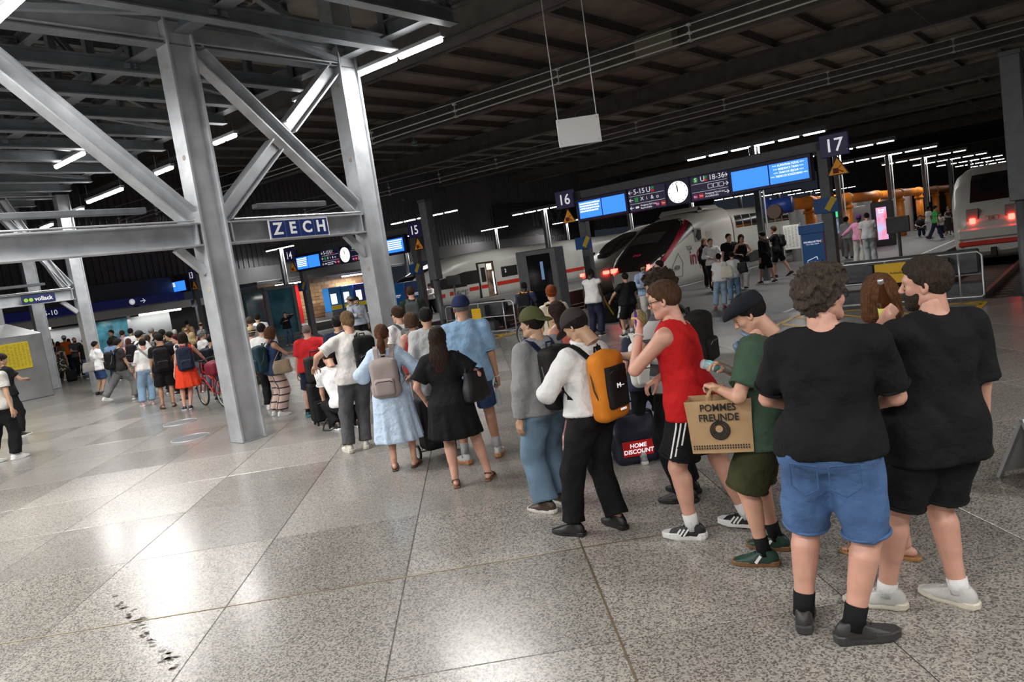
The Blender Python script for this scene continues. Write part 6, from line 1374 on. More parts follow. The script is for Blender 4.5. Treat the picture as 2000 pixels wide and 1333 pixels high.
# ---------------- middle of the queue
q1 = C((940, 900), (897, 578), 4, 'person in light blue shirt, denim shorts and dark blue cap', skin_='tan', bw=1.05, hair=('buzz', HGR), top=tee((.22, .38, .58), slv=.85, ease=.026, box=1.0, hem=.84, collar=True, mat=mat('chambray', (.24, .4, .6), .85, noise=.2, nscale=7, bump=.7, bscale=10)), bottom=shs((.03, .06, .14), .82), sock=((.4, .4, .42), .14), shoes=('run', (.6, .6, .6), (.55, .25, .12), (.05, .08, .4)), head=(-16, 0, 0), lod=0, feet=[(-.16, -.02, -35), (.2, .1, 5)], extra=[('cap', (.016, .022, .075)), ('watch', 1)], hands=('relax', 'grip'))
q2 = C((922, 945), (846, 640), 8, 'person in a short black dress and strappy sandals', skin_='pink', fem=1, bw=1.12, hair=('long', (.035, .018, .012), .36), dress=dict(col=BLK, hem=.56, slv=.75, flare=.28, waist=1.12, er=.045, neck=.06), shoes=('sandal', (.2, .11, .06), BLK, 1), lod=0, feet=[(-.15, -.04, -10), (.17, .06, 12)], arms=[((-.27, .1, .92), (-1, -.8, 0)), ((.24, .2, 1.05), (1, -.8, -.1))], legk=1.08)
handbag(q2, 'black leather shoulder bag of the person in the short black dress', BLK, (.27, -.02, .98), .36, .3, .14, strap_to=((.2, -.03, 1.2), (.15, -.02, q2['nb'][2]+.02)), rz=60)
q3 = C((792, 915), (741, 634), 12, 'person in a long pale blue dress and dark sandals', skin_='fair', fem=1, hair=('pony', (.13, .05, .022), .34), dress=dict(col=(.5, .64, .8), hem=.36, slv=1.35, flare=.38, er=.045, waist=1.1, pleat=.045, mat=mat('pale_blue_linen', (.5, .63, .8), .85, noise=.06, nscale=5, bump=.7, bscale=12)), shoes=('sandal', (.07, .04, .025), (.06, .035, .02)), lod=0, arms=[((-.2, .25, 1.05), (-1, -.6, -.2)), ((.2, .25, 1.05), (1, -.6, -.2))])
backpack(q3, 'dusty mauve backpack on the pale blue dress', (.36, .3, .29), .3, .42, .15, lod=0, z=1.36)
q4 = C((700, 880), (679, 608), -8, 'person in off-white tee and grey trousers reaching out to the suitcase', skin_='fair', hair=('bun', HLB, .2, -.02), top=tee((.68, .66, .64), slv=.7), bottom=tr((.085, .087, .095)), shoes=('run', (.6, .58, .5), (.6, .58, .5)), lod=0, head=(-10, -4, 0), arms=[((-.42, .2, 1.12), (-1, -.4, -.4)), None])
backpack(q4, 'black backpack slung on one shoulder of the off-white tee', BLK, .26, .42, .15, lod=0, dx=.16, straps=(0, 1))
q5 = Hd(829, 601, 9.3, -6, 'person in pale grey long-sleeved top with a green arm stripe', skin_='olive', hair=('short', HB), top=dict(col=(.45, .46, .47), slv=1.95), bottom=tr(GRY), lod=0)
for i in (0, 1):
    a_, b_ = q5['sh'][i], q5['el'][i]; m_ = a_+(b_-a_)*.55; d_ = nrm(b_-a_); mb = MB(); mb.cyl(tuple(m_-d_*.012), tuple(m_+d_*.012), .072*q5['k'], .071*q5['k'], 20); mb.build('sleeve_stripe', cloth((.08, .42, .1)), q5['P'], True)
q6 = Hd(801, 612, 10.3, -14, 'person in red polka-dot top with a grey rucksack', skin_='pink', fem=1, hair=('bob', (.1, .055, .03), .08), top=tank((.3, .3, .29), mat=pattern('polka_red', (.3, .01, .02), (.7, .6, .55), 26, 'vor', .2)), bottom=tr(GRY))
backpack(q6, 'pale grey rucksack over the red polka-dot top', (.25, .25, .24), .28, .4, .14)
q7 = Hd(776, 598, 10.9, -35, 'person in white tee and sunglasses with a dark grey rucksack', skin_='fair', hair=('short', HBR), top=tee(WHT), bottom=tr(DENIM), extra=[('glasses', BLK, 1)])
backpack(q7, 'dark grey rucksack on the person wearing sunglasses', (.12, .125, .13), .28, .42, .15)
q8 = Hd(800, 560, 17.0, 5, 'person in dark green tee with charcoal rucksack near the blue kiosk', skin_='fair', hair=('short', HBR), top=tee((.015, .025, .014)), bottom=tr(BLK))
backpack(q8, 'charcoal rucksack on the person in dark green', (.06, .065, .07), .3, .46, .17)
C((848, 614), (838, 555), -140, 'person in white shirt and black trousers reading a paper by the train', skin_='fair', hair=('short', HB), top=lng(WHT), bottom=tr(BLK), arms=HOLD, head=(0, -25, 0))
C((872, 593), (873, 541), -160, 'person in white clothes and white cap beside the train lettering', skin_='tan', hair=('short', HB), top=tee(WHT), bottom=shs(WHT), extra=[('cap', (.7, .7, .7))], arms=one(1, (.12, .2, 1.5)))
q9 = Hd(694, 580, 23.0, 160, 'person in pale blue shirt looking down at a phone behind the column', skin_='olive', hair=('short', HB), top=lng((.5, .56, .68)), bottom=tr(BLK), arms=one(1, (.12, .34, 1.2)), head=(0, -28, 0), extra=[('beard',)], hands=('relax', 'hold'))
Hd(683, 579, 25, -60, 'person in white tee and grey cap beside the pale blue shirt', skin_='fair', hair=('short', HBR), top=tee(WHT), bottom=tr(DENIM), extra=[('cap', (.3, .3, .3))])
Hd(656, 617, 11.6, 15, 'person in navy tee half hidden behind the off-white tee', skin_='tan', hair=('short', HB), top=tee(NAVY), bottom=tr(NAVY))
# ---------------- left of the queue, around the steel column
r1 = C((616, 812), (599, 634), 6, 'person in bright red tee and navy shorts', skin_='pink', bw=1.15, belly=.04, hair=('buzz', (.25, .2, .17)), top=tee((.6, .025, .03), box=1.0, slv=.75), bottom=shs((.018, .024, .045), .92), sock=(BLK, .05), shoes=('run', (.03, .06, .09), (.1, .3, .32)), arms=[None, ((.38, .16, 1.1), (1, -.5, 0))])
r2 = C((545, 812), (526, 640), 72, 'person in blue sleeveless top and plaid trousers using a phone', skin_='tan', fem=1, bw=1.05, hair=('bob', (.13, .055, .025), .1), top=tank((.035, .06, .14), hem=.84, neck=.02), bottom=tr((.5, .36, .3), mat=pattern('plaid', (.55, .4, .34), (.03, .03, .05), 16, 'check', .2), ease=.035, hem=.03), shoes=WSH, arms=one(1, (.08, .42, 1.18)), hands=('relax', 'hold'), head=(0, -16, 0))
phone(r2, 1, 'phone held out by the person in plaid trousers')
backpack(r2, 'dark teal backpack on the person in plaid trousers', (.012, .04, .055), .32, .46, .2)
handbag(r2, 'beige crossbody bag of the person in plaid trousers', (.3, .23, .15), (.28, .05, .88), .32, .24, .12, strap_to=((.14, .12, 1.2), (-.05, 0, r2['nb'][2]+.02)), cross=1, rz=70)
Hd(508, 632, 14.2, 8, 'person in plain white tee and black trousers beside the plaid trousers', skin_='olive', hair=('short', HB), top=tee(WHT, slv=.75), bottom=tr(BLK), shoes=WSH)
r3 = Hd(488, 642, 14.6, 20, 'person in straw hat and checked shirt half behind the steel column', skin_='fair', hair=('short', HGR), top=tee((.6, .62, .55), mat=pattern('gingham', (.62, .64, .58), (.3, .36, .3), 30, 'check', .3)), bottom=shs((.07, .075, .04), .95), extra=[('hat', (.52, .42, .22))], shoes=('run', (.06, .06, .08), (.2, .2, .2)))
Hd(486, 619, 18.5, 10, 'person in dark grey tee beyond the straw hat', skin_='fair', hair=('short', (.09, .065, .045)), top=tee((.2, .2, .22)), bottom=tr(GRY))
Hd(501, 613, 21.0, -10, 'person in white tee standing beyond the straw hat by the lift', skin_='olive', hair=('short', HB), top=tee(WHT), bottom=tr(DENIM))
C((566, 674), (556, 611), 165, 'person in black top and blue jeans leaning back, hand on head', skin_='fair', fem=1, hair=('short', HBR), top=tee(BLK, slv=1.3), bottom=tr((.05, .09, .15)), arms=[((-.12, .1, 1.6), (-1, 0, .2)), ((.1, .3, 1.3), (1, -.4, -.5))], head=(15, 0, 0))
# crouching figure by the suitcases
cr = person((682, 838), -20, 1.72, 'crouching person in white tee tying a bag by the suitcases', 'fair', hair=('short', HBR), top=tee(WHT, hem=.9, ease=.03), bottom=tr(BLK), drop=.52, lean=32, feet=[(-.12, .12, -8), (.14, -.06, 8)], arms=[((-.14, .5, .75), (-1, -.3, 0)), ((.14, .5, .75), (1, -.3, 0))], head=(0, -30, 0), neck=.05, lod=0)
# ---------------- left crowd
g1 = C((366, 801), (358, 650), -4, 'person in a bright red sleeveless dress reaching for a bicycle', skin_='pink', fem=1, hair=('bob', (.02, .013, .011), .11), dress=dict(col=(.72, .055, .02), hem=.52, slv=.0, flare=.36, waist=1.12, pleat=.05), shoes=('low', (.02, .02, .05), (.6, .6, .6)), feet=[(-.04, .0, -10), (.07, -.04, 12)], arms=one(1, (.5, .22, .98), (.4, -.6, -.8)))
backpack(g1, 'navy backpack on the red dress', (.018, .026, .045), .31, .48, .18)
g2 = C((330, 797), (309, 653), -2, 'person in black tee, black shorts, dark cap and sandals', skin_='tan', hair=('short', HB), bw=1.05, top=tee(BLK), bottom=shs(BLK, .9, ease=.03, hem=.03), shoes=('sandal', (.03, .025, .02), BLK, 1), head=(-40, -10, 0), extra=[('cap', BLK), ('watch', 0)])
backpack(g2, 'big black backpack on the person in black shorts and sandals', BLK, .33, .5, .2)
g3 = C((290, 792), (279, 662), -8, 'person in white top and light jeans with a grey shoulder strap', skin_='pink', fem=1, bw=1.08, hair=('short', HB), top=dict(col=(.7, .7, .69), slv=.9, neck=.03, hem=.92), bottom=tr((.24, .36, .5), ease=.03), shoes=('low', (.55, .35, .35), WHT))
mb = MB(); b_ = .16; mb.ribbon([(-.1, -.15, 1.38), (0, -.17, 1.24), (.12, -.18, 1.08), (.2, -.15, .98)], [(0, -1, 0)]*4, .05, .008); mb.build('shoulder_strap', cloth((.3, .29, .25)), g3['P'])
g4 = C((236, 783), (230, 658), 76, 'person in dark tee and grey trousers striding past with a backpack', skin_='olive', hair=('short', HB), top=tee((.03, .026, .026)), bottom=tr((.17, .17, .175), ease=.03, hem=.02), shoes=WSH, feet=[(-.1, -.36, 0, .03, -12), (.1, .36, 0)], arms=[None, ((.22, .2, .85), (.5, -1, 0))], drop=.05)
backpack(g4, 'black backpack on the striding person in grey trousers', BLK, .31, .46, .2)
g5 = C((197, 771), (184, 667), 70, 'person in oversized white tee and blue denim shorts, grey bag', skin_='olive', bw=1.25, belly=.1, hair=('short', HB), top=tee(WHT, ease=.03, box=1.02, hem=.8, slv=.85), bottom=shs((.03, .06, .15), .95), shoes=('low', BLK, BLK), arms=one(1, (.1, .3, 1.08)))
handbag(g5, 'grey shoulder bag of the person in the oversized white tee', (.2, .19, .18), (.1, -.26, .86), .4, .28, .14, strap_to=((.2, .05, 1.1), (.05, .05, g5['nb'][2]+.02)), cross=1, rz=90)
g6 = C((272, 780), (273, 646), 50, 'person in white shirt, grey trousers and black cap', skin_='olive', hair=('short', HB), top=lng((.68, .68, .68)), bottom=tr((.16, .155, .15)), extra=[('cap', (.02, .02, .02))], shoes=GSH, arms=one(1, (.15, .35, 1.1)))
backpack(g6, 'black rucksack on the person in white shirt and black cap', BLK, .28, .44, .16)
GRPL = None
for hx, hy, D, phi, lb, kw in (
    (162, 662, 29, 20, 'person in black tee and jeans by the far column', dict(skin_='fair', bw=1.15, hair=('short', HBR), top=tee(BLK), bottom=tr(DENIM))),
    (143, 659, 31, 150, 'person in charcoal tee with hands joined in front', dict(skin_='fair', bw=1.1, hair=('bald', HBR), top=tee((.06, .065, .075)), bottom=tr(BLK), arms=HOLD, extra=[('beard',)])),
    (101, 668, 31, 40, 'person in navy tee and jeans beside the metal-clad column', dict(skin_='fair', hair=('short', HBR), top=tee(NAVY), bottom=tr((.04, .08, .16)), arms=HOLD)),
    (100, 662, 35, -150, 'person in orange work vest facing the queue', dict(skin_='tan', hair=('buzz', HB), top=tee((.8, .13, .02)), bottom=tr(NAVY))),
    (124, 657, 34, 10, 'person in orange work vest and white helmet', dict(skin_='tan', hair=('short', HB), top=tee((.8, .15, .02)), bottom=tr(NAVY), extra=[('helmet',)])),
    (133, 662, 35, -20, 'person in red jacket beside the white helmet', dict(skin_='tan', hair=('short', HB), top=lng((.6, .05, .03)), bottom=tr(NAVY))),
    (112, 668, 33, 0, 'person in green top behind the floral dress', dict(skin_='fair', fem=1, hair=('bob', HBR, .1), top=tee((.05, .2, .07)), bottom=tr(NAVY))),
    (213, 665, 26, 10, 'person in blue shirt behind the striding grey trousers', dict(skin_='brown', hair=('curly', HB), top=tee((.2, .3, .5)), bottom=tr(NAVY))),
    (237, 646, 27, 30, 'person in lilac shirt and grey shorts in the crowd', dict(skin_='pink', hair=('short', HBR), top=lng((.4, .3, .38)), bottom=shs(GRY))),
    (217, 645, 30, -120, 'person in olive jacket far behind the crowd', dict(skin_='fair', hair=('short', HBR), top=lng((.06, .065, .05)), bottom=tr(GRY))),
    (253, 642, 26, 30, 'person in white tee deep in the crowd beside the black cap', dict(skin_='olive', hair=('short', HB), top=tee(WHT), bottom=tr(GRY))),
    (249, 662, 22.5, 20, 'person in dusty pink tee in the crowd', dict(skin_='pink', fem=1, hair=('long', (.07, .025, .015), .2), top=tee((.5, .25, .25)), bottom=shs(GRY))),
    (294, 641, 24, 0, 'person in grey cap deep in the crowd', dict(skin_='fair', hair=('short', HGR), top=tee((.3, .3, .3)), bottom=tr(GRY), extra=[('cap', (.2, .2, .2))])),
    (286, 655, 22, 30, 'person in brown tee deep in the crowd', dict(skin_='fair', fem=1, hair=('long', HBR, .2), top=tee((.3, .2, .15)), bottom=tr(NAVY))),
    (302, 649, 21.5, 60, 'person in charcoal tee behind the black backpack', dict(skin_='tan', hair=('short', HBR), top=tee((.1, .1, .11)), bottom=tr(NAVY))),
    (314, 644, 19.5, 40, 'person in plain black tee and black trousers in the crowd', dict(skin_='tan', hair=('short', HB), top=tee(BLK), bottom=tr(BLK))),
    (330, 648, 19, -60, 'person in black-grey tee turned sideways in the crowd', dict(skin_='olive', hair=('short', HB), top=tee((.03, .03, .035)), bottom=tr(BLK))),
    (343, 653, 17.8, -70, 'person in white blouse and black trousers beside the red dress', dict(skin_='pink', fem=1, hair=('bun', (.07, .012, .014), .2, .0), top=tee((.6, .6, .6)), bottom=tr(BLK), shoes=BSH)),
    (340, 644, 24, 0, 'person in taupe tee deep in the crowd', dict(skin_='pink', hair=('short', (.5, .48, .45)), top=tee((.35, .33, .3)), bottom=tr(GRY))),
    (373, 650, 19.5, -10, 'person in black tee and pale jeans beyond the red dress', dict(skin_='fair', fem=1, hair=('long', HBL, .24), top=tee(BLK), bottom=tr((.2, .25, .3)))),
    (362, 641, 25, 20, 'person in pale beige shirt and khaki trousers', dict(skin_='pink', hair=('bald', HGR), top=tee((.45, .42, .38)), bottom=tr(KHAKI))),
    (392, 646, 18.6, 60, 'person in pale grey tee by the bicycle', dict(skin_='fair', fem=1, hair=('curly', (.22, .21, .2)), top=tee((.5, .5, .5)), bottom=tr((.12, .16, .22)))),
    (391, 630, 28, 10, 'person in dark navy shirt near the blue kiosk', dict(skin_='pink', hair=('bald', HBR), top=tee((.03, .035, .05)), bottom=tr(GRY))),
    (364, 627, 31, 25, 'person with mustard backpack near the blue kiosk', dict(skin_='fair', hair=('short', HB), top=tee((.5, .35, .2)), bottom=tr(NAVY)))):
    pp = Hd(hx, hy, D, phi, lb, **kw)
    if 'mustard' in lb: backpack(pp, 'mustard backpack far off by the blue kiosk', (.45, .25, .04), .28, .42, .15)
g7 = C((121, 745), (117, 676), 20, 'person in black and cream floral dress with a pale handbag', skin_='pink', fem=1, bw=1.05, hair=('bob', (.16, .07, .035), .12), dress=dict(hem=.5, slv=0, flare=.25, mat=pattern('floral', (.02, .02, .018), (.42, .38, .3), 14, 'noise', .55)), shoes=('low', (.6, .5, .45), (.6, .5, .45)))
handbag(g7, 'pale pink handbag of the person in the floral dress', (.55, .43, .36), (-.22, .05, .95), .34, .26, .12, strap_to=((-.1, .08, 1.2), (-.05, 0, 1.38)), cross=1)
g8 = Hd(409, 655, 16.6, 40, 'person in grey sleeveless top with tall dark backpack beside the bicycle', skin_='tan', fem=1, hair=('short', HB), top=tank((.5, .5, .5)), bottom=tr((.15, .2, .27)))
backpack(g8, 'tall dark blue hiking backpack beside the bicycle', (.012, .014, .025), .32, .56, .22)
e1 = Hd(-2, 692, 15.5, 62, 'person in black tee reading a phone near the timetable', skin_='olive', hair=('short', HB), top=tee(BLK), bottom=tr(BLK), arms=one(1, (.1, .36, 1.15)), hands=('relax', 'hold'), head=(0, -20, 0)); phone(e1, 1, 'phone held by the person near the timetable')
e2 = C((8, 903), (-16, 694), 60, 'person in grey tee and loose black trousers walking by', skin_='olive', hair=('short', HB), top=tee((.42, .41, .38)), bottom=tr(BLK, ease=.03), shoes=WSH, feet=[(-.1, -.12, 0), (.1, .16, 0)])
# ---------------- people on the platforms and at the buffers
s1 = C((1167, 657), (1152, 525), 30, 'person in white sleeveless top standing by the bicycle trailer', skin_='dark', bw=1.1, hair=('buzz', HB), top=tee((.68, .68, .68), slv=.1), bottom=tr((.02, .025, .05)), head=(30, 0, 0))
s2 = C((1228, 657), (1222, 533), -30, 'person in black tee and white-striped black shorts pushing the trailer', skin_='tan', bw=1.12, hair=('short', HB), top=tee(BLK), bottom=shs(BLK, .95, hem=.03, ease=.03), sock=((.6, .6, .6), .08), shoes=BW, arms=[((-.36, .3, 1.02), (-1, -.4, -.3)), None], extra=[('side_stripes',)])
Hd(1255, 514, 18.6, 170, 'person in sky blue shirt and dark glasses looking down', skin_='olive', hair=('short', HB), top=lng((.38, .5, .72)), bottom=tr((.6, .58, .54)), extra=[('beard',), ('glasses', BLK, 1)], head=(0, -25, 0), arms=HOLD)
Hd(1288, 509, 17.6, -80, 'person in grey tee behind the wide-striped shirt', skin_='fair', hair=('short', HB), top=tee(GRY), bottom=tr(GRY))
s3 = Hd(1022, 551, 17.6, 12, 'person in navy and yellow jersey with a black backpack', skin_='dark', hair=('buzz', HB), top=tee(NAVY, mat=pattern('jersey', (.016, .022, .06), (.7, .35, .03), 4.4, 'stripe', .14)), bottom=tr(NAVY))
backpack(s3, 'black backpack on the person in the navy and yellow jersey', BLK, .3, .46, .18)
s4 = C((1407, 603), (1404, 495), 5, 'person in white tee with pink print, light jeans and cream tote', skin_='fair', fem=1, hair=('bun', HB, .2, -.01), top=tee(WHT, mat=pattern('pink_print', (.72, .72, .73), (.75, .25, .35), 9, 'noise', .62)), bottom=tr((.3, .42, .55)), shoes=('low', (.3, .06, .07), (.3, .06, .07)))
handbag(s4, 'cream tote on the person with the pink print', (.62, .6, .5), (.2, -.1, .98), .34, .32, .1, strap_to=((.16, -.05, 1.25), (.13, 0, s4['nb'][2]+.02)))
s5 = C((1437, 592), (1429, 492), -4, 'person in plain white tee and blue jeans with black shoulder bag', skin_='fair', fem=1, hair=('short', HB), top=tee(WHT), bottom=tr((.2, .33, .5)), shoes=('low', (.1, .1, .1), WHT))
handbag(s5, 'black shoulder bag on the person in plain white tee', BLK, (.24, -.05, .98), .32, .3, .12, strap_to=((.18, 0, 1.25), (.12, 0, s5['nb'][2]+.02)))
Hd(1386, 466, 26.5, 170, 'person in white shirt and black trousers, hands joined, on the platform', skin_='fair', hair=('short', HBR), top=lng(WHT), bottom=tr(BLK), arms=HOLD)
Hd(1374, 466, 28.5, 150, 'person in long-sleeved black behind the white shirt on the platform', skin_='fair', fem=1, hair=('long', HLB, .2), top=lng(BLK), bottom=tr(BLK))
Hd(1421, 455, 26, 150, 'person in black tee and trousers talking on the platform', skin_='fair', bw=1.1, hair=('short', HB), top=tee(BLK), bottom=tr(BLK))
C((1451, 566), (1447, 458), 165, 'person in black top and white wide trousers checking a phone', skin_='fair', fem=1, hair=('long', HB, .24), top=tank(BLK), bottom=tr((.68, .67, .64), ease=.035, hem=.03), arms=HOLD, hands=('hold', 'hold'), extra=[('glasses', BLK)])
C((1502, 554), (1488, 452), -60, 'person in black long-sleeved top and shorts walking', skin_='tan', hair=('short', HB), top=dict(col=BLK, slv=1.8, ease=.035), bottom=shs(BLK, .95), shoes=BW, feet=[(-.1, .25, 0), (.1, -.2, 0)], extra=[('beard',)])
s6 = C((1528, 541), (1510, 442), -75, 'person in black tee and shorts with backpack strap, walking', skin_='fair', hair=('short', HBR), top=tee(BLK), bottom=shs(BLK, .9), shoes=BSH, feet=[(-.1, .22, 0), (.1, -.34, 0, .06, -25)], arms=one(0, (-.1, .25, 1.35)))
backpack(s6, 'black backpack on the walking person in black tee', BLK, .28, .44, .17)
C((1679, 517), (1677, 420), 8, 'person in pink sweatshirt and pale jeans with purple cap, arm out', skin_='dark', hair=('buzz', HB), top=dict(col=(.72, .32, .48), slv=1.95, ease=.035, box=1.02), bottom=tr((.55, .54, .5), ease=.03), shoes=('run', (.03, .03, .03), (.5, .5, .5)), extra=[('cap', (.16, .04, .3))], arms=one(0, (-.62, .2, 1.05), (-.2, -.5, -1)))
C((1703, 515), (1692, 416), -4, 'person in pale grey tee with heart print and baggy pale jeans', skin_='fair', hair=('short', HB), top=tee((.52, .53, .54), ease=.035, box=1.03, mat=pattern('heart_print', (.52, .53, .54), (.4, .06, .1), 4.5, 'vor', .13)), bottom=tr((.42, .45, .47), ease=.035, hem=.03), shoes=WSH)
Hd(1651, 424, 33, 20, 'person in grey top half hidden by the lamp post', skin_='tan', hair=('curly', HB), top=lng((.4, .4, .4)), bottom=tr(GRY))
C((1827, 469), (1826, 402), 75, 'person in green shirt and dark trousers striding along the platform', skin_='tan', hair=('short', HB), top=tee((.05, .38, .1)), bottom=tr(NAVY), feet=[(-.1, -.28, 0), (.1, .3, 0)])
C((1814, 466), (1813, 403), 60, 'person in white top and white trousers beside the green shirt', skin_='brown', hair=('short', HB), top=tee(WHT), bottom=tr(WHT))
C((1852, 461), (1852, 404), 170, 'person in grey top and long dark skirt by the train', skin_='fair', fem=1, hair=('long', HLB, .2), top=tank((.4, .4, .4)), dress=dict(col=(.04, .03, .035), hem=.3, flare=.3, slv=0))
C((1869, 459), (1868, 399), 170, 'person in long maroon dress by the train', skin_='tan', fem=1, hair=('long', HB, .25), dress=dict(col=(.1, .012, .016), hem=.15, flare=.25, slv=1.2))

for dy, lb, tc in ((-.55, 'person in dark tee seated on the far platform bench', BLK), (.45, 'person in grey tee seated on the far platform bench', (.35, .35, .36))):
    w_ = W(49.35, -8.4+dy); w_.z = 0
    person(None, 180, 1.7, lb, 'tan', hair=('short', HB), top=tee(tc), bottom=tr(NAVY), world=w_, drop=.43, feet=[(-.12, .42, 0), (.12, .45, 0)], arms=[((-.12, .3, 1.08), (-1, -.4, -.3)), ((.12, .3, 1.08), (1, -.4, -.3))], head=(0, -15, 0))
w_ = W(26.7, -7.9); person(None, 170, 1.68, 'person in dark top holding a phone up behind the blue kiosk', 'tan', hair=('short', HB), top=tee((.05, .04, .06)), bottom=tr(BLK), world=(w_.x, w_.y, 0), arms=one(1, (.12, .18, 1.78), (1, .2, -.5)), hands=('relax', 'hold'))
# ================================================================ things carried and things on the floor
def hand_world(p, i, f=.06, d=-.02):
    w_, R = p['hw'][i]; return wpos(p, tuple(w_+R[1]*f+R[2]*d))
def face_cam(pos, turn=0): return math.atan2(-pos.x, pos.y)+math.radians(turn)      # local -Y looks at the camera
kraft = mat('kraft_paper', (.42, .27, .14), .8, noise=.12, nscale=6, bump=.25, bscale=14)
h = hand_world(p4, 0, .07, -.03); t = empty('paper_bag', h+Vector((.02, -.11, -.36)), face_cam(h, -8), 'brown paper carrier bag with black print held by the person in the flat cap', 'bag')
w, d, H_ = .375, .18, .33
P = []
for z, f in ((0, .97), (.12, 1.0), (.24, 1.03), (H_, 1.07)):
    P.append([(-w/2*f, -d/2, z), (0, -d/2*1.05, z), (w/2*f, -d/2, z), (w/2*f-.02*(z > .2), 0, z), (w/2*f, d/2, z), (0, d/2, z), (-w/2*f, d/2, z), (-w/2*f+.02*(z > .2), 0, z)])
mb = MB(); mb.grid(P, True); mb.add(P[0], [tuple(range(8))[::-1]]); mb.build('bag_body', kraft, t)
for y in (-.07, .07):
    mb = MB(); mb.ribbon([(-.07, y, H_-.05), (-.06, y, H_+.02), (-.03, y*.5, H_+.065), (.03, y*.5, H_+.065), (.06, y, H_+.02), (.07, y, H_-.05)], [(0, -1, 0)]*6, .018, .004); mb.build('handle', kraft, t)
text('POMMES\nFREUNDE', .062, M['ink_black'], t, (.0, -d/2-.011, .255), bold=.012, xs=.9)
mb = MB(); mb.torus((0, -d/2-.012, .145), .056, .005, (0, 1, 0), 32, 6); mb.build('logo_ring', M['ink_black'], t)
mb = MB(); mb.torus((0, -d/2-.012, .145), .044, .004, (0, 1, 0), 32, 6); mb.cyl((0, -d/2-.014, .145), (0, -d/2-.01, .145), .036, n=24); mb.build('logo_disc', M['ink_black'], t)
mb = MB(); mb.cyl((-.004, -d/2-.016, .155), (-.004, -d/2-.013, .155), .022, n=20); mb.build('logo_eye', kraft, t)
mb = MB()
for k in range(22):
    for j in range(2): mb.box(-.17+k*.0155, -.162+k*.0155, -d/2-.0105, -d/2-.009, .028+j*.016, .038+j*.016)
tag(mb.build('print', M['ink_black'], t), kind='stuff')
# drinks
def bottle(pos, rot, label, m, cap, lab, scale=1.0, prof=None):
    t = empty('bottle', pos, 0, label, 'bottle'); t.rotation_euler = rot; t.scale = (scale,)*3
    prof = prof or [(.028, 0), (.032, .008), (.032, .13), (.03, .145), (.014, .2), (.0125, .22), (.013, .232)]
    mb = MB(); mb.lathe(prof, n=20); mb.build('glass', m, t, True)
    mb = MB(); mb.lathe([(.0145, 0), (.0145, .02), (.01, .024)], (0, 0, prof[-1][1]-.004), 14); mb.build('cap', cap, t, True)
    if lab: mb = MB(); mb.lathe([(.0328, .04), (.0328, .11)], n=20); mb.build('label', lab, t, True)
    return t
h = hand_world(p2, 0, .07, -.035)
bottle(h+Vector((0, 0, -.1)), (math.radians(4), math.radians(-6), 0), 'brown beer bottle with yellow label held by the person in black tee and shorts', mat('amber_glass', (.06, .022, .006), .06, spec=.8), M['alu'], mat('label_yellow', (.55, .55, .08), .6), 1.12)
h = hand_world(p4, 1, .07, -.04); bottle(h+Vector((-.07, 0, .05)), (0, math.radians(112), math.radians(10)), 'clear water bottle with turquoise label beside the brown paper carrier bag', mat('clear_plastic', (.5, .62, .66), .08, alpha=.45), mat('cap_aqua', (.1, .55, .6), .4), mat('label_aqua', (.15, .55, .62), .5))
h = hand_world(q1, 1, .09, -.03); bottle(h+Vector((0, 0, -.22)), (0, 0, 0), 'clear water bottle hanging from the hand of the blue-shirted person', _mats['clear_plastic'], _mats['cap_aqua'], None)
h = hand_world(p5, 0, .1, -.03); t = empty('vape', h, face_cam(h), 'purple vape stick held to the lips of the red-shirted person', 'vape')
mb = MB(); mb.bbox(-.01, .01, -.007, .007, -.05, .07, .004); mb.build('body', mat('vape_purple', (.09, .03, .3), .3), t); mb = MB(); mb.bbox(-.006, .006, -.005, .005, .07, .085, .002); mb.build('mouthpiece', M['black'], t)
# luggage
def suitcase(pos, rz, label, col, w=.42, h=.66, d=.26, handle=.35, cat='suitcase', m=None):
    t = empty('suitcase', pos, rz, label, cat); m = m or cloth(col, .6, .15)
    S = SDF((-w*.7, -d*.8, 0), (w*.7, d*.8, h+.12), .014); S.rbox((0, 0, h/2+.05), (w/2, d/2, h/2), .045); S.rbox((0, -d/2, h*.38), (w*.42, .035, h*.27), .025); V, F = S.mesh(); raw('shell', V, F, m, t)
    for sx in (-1, 1):
        for sy in (-1, 1): mb = MB(); mb.cyl((sx*w*.4-.015, sy*d*.36, .03), (sx*w*.4+.015, sy*d*.36, .03), .03, n=14); mb.build('wheel', M['black'], t)
    if handle: mb = MB(); mb.tube([(-.1, d*.35, h), (-.1, d*.35, h+handle), (.1, d*.35, h+handle), (.1, d*.35, h)], .011, 6); mb.build('pull_handle', M['alu'], t)
    mb = MB(); mb.tube([(-w*.35, -d/2-.037, h*.58), (0, -d/2-.04, h*.62), (w*.35, -d/2-.037, h*.58)], .005, 5); mb.build('zip', M['post'], t)
    return t
b = gp(640, 826); suitcase(b, face_cam(b, 15), 'tall black wheeled suitcase beside the person in the red tee', BLK, .44, .62, .28, .0)
t = empty('holdall', b+Vector((0, .02, .67)), face_cam(b, 15), 'black holdall strapped on top of the tall black suitcase', 'bag')
S = SDF((-.27, -.2, 0), (.27, .2, .5), .014); S.rbox((0, 0, .21), (.2, .14, .21), .06); S.rbox((0, -.14, .14), (.15, .03, .1), .025); V, F = S.mesh(); raw('body', V, F, cloth((.012, .012, .013), .6, .2), t)
mb = MB(); mb.tube([(-.1, 0, .41), (-.09, 0, .5), (.09, 0, .5), (.1, 0, .41)], .012, 6); mb.build('handle', M['black'], t)
b = gp(662, 836); t = empty('shoulder_bag', b, face_cam(b, -10), 'small black bag with long strap lying before the crouching person', 'bag')
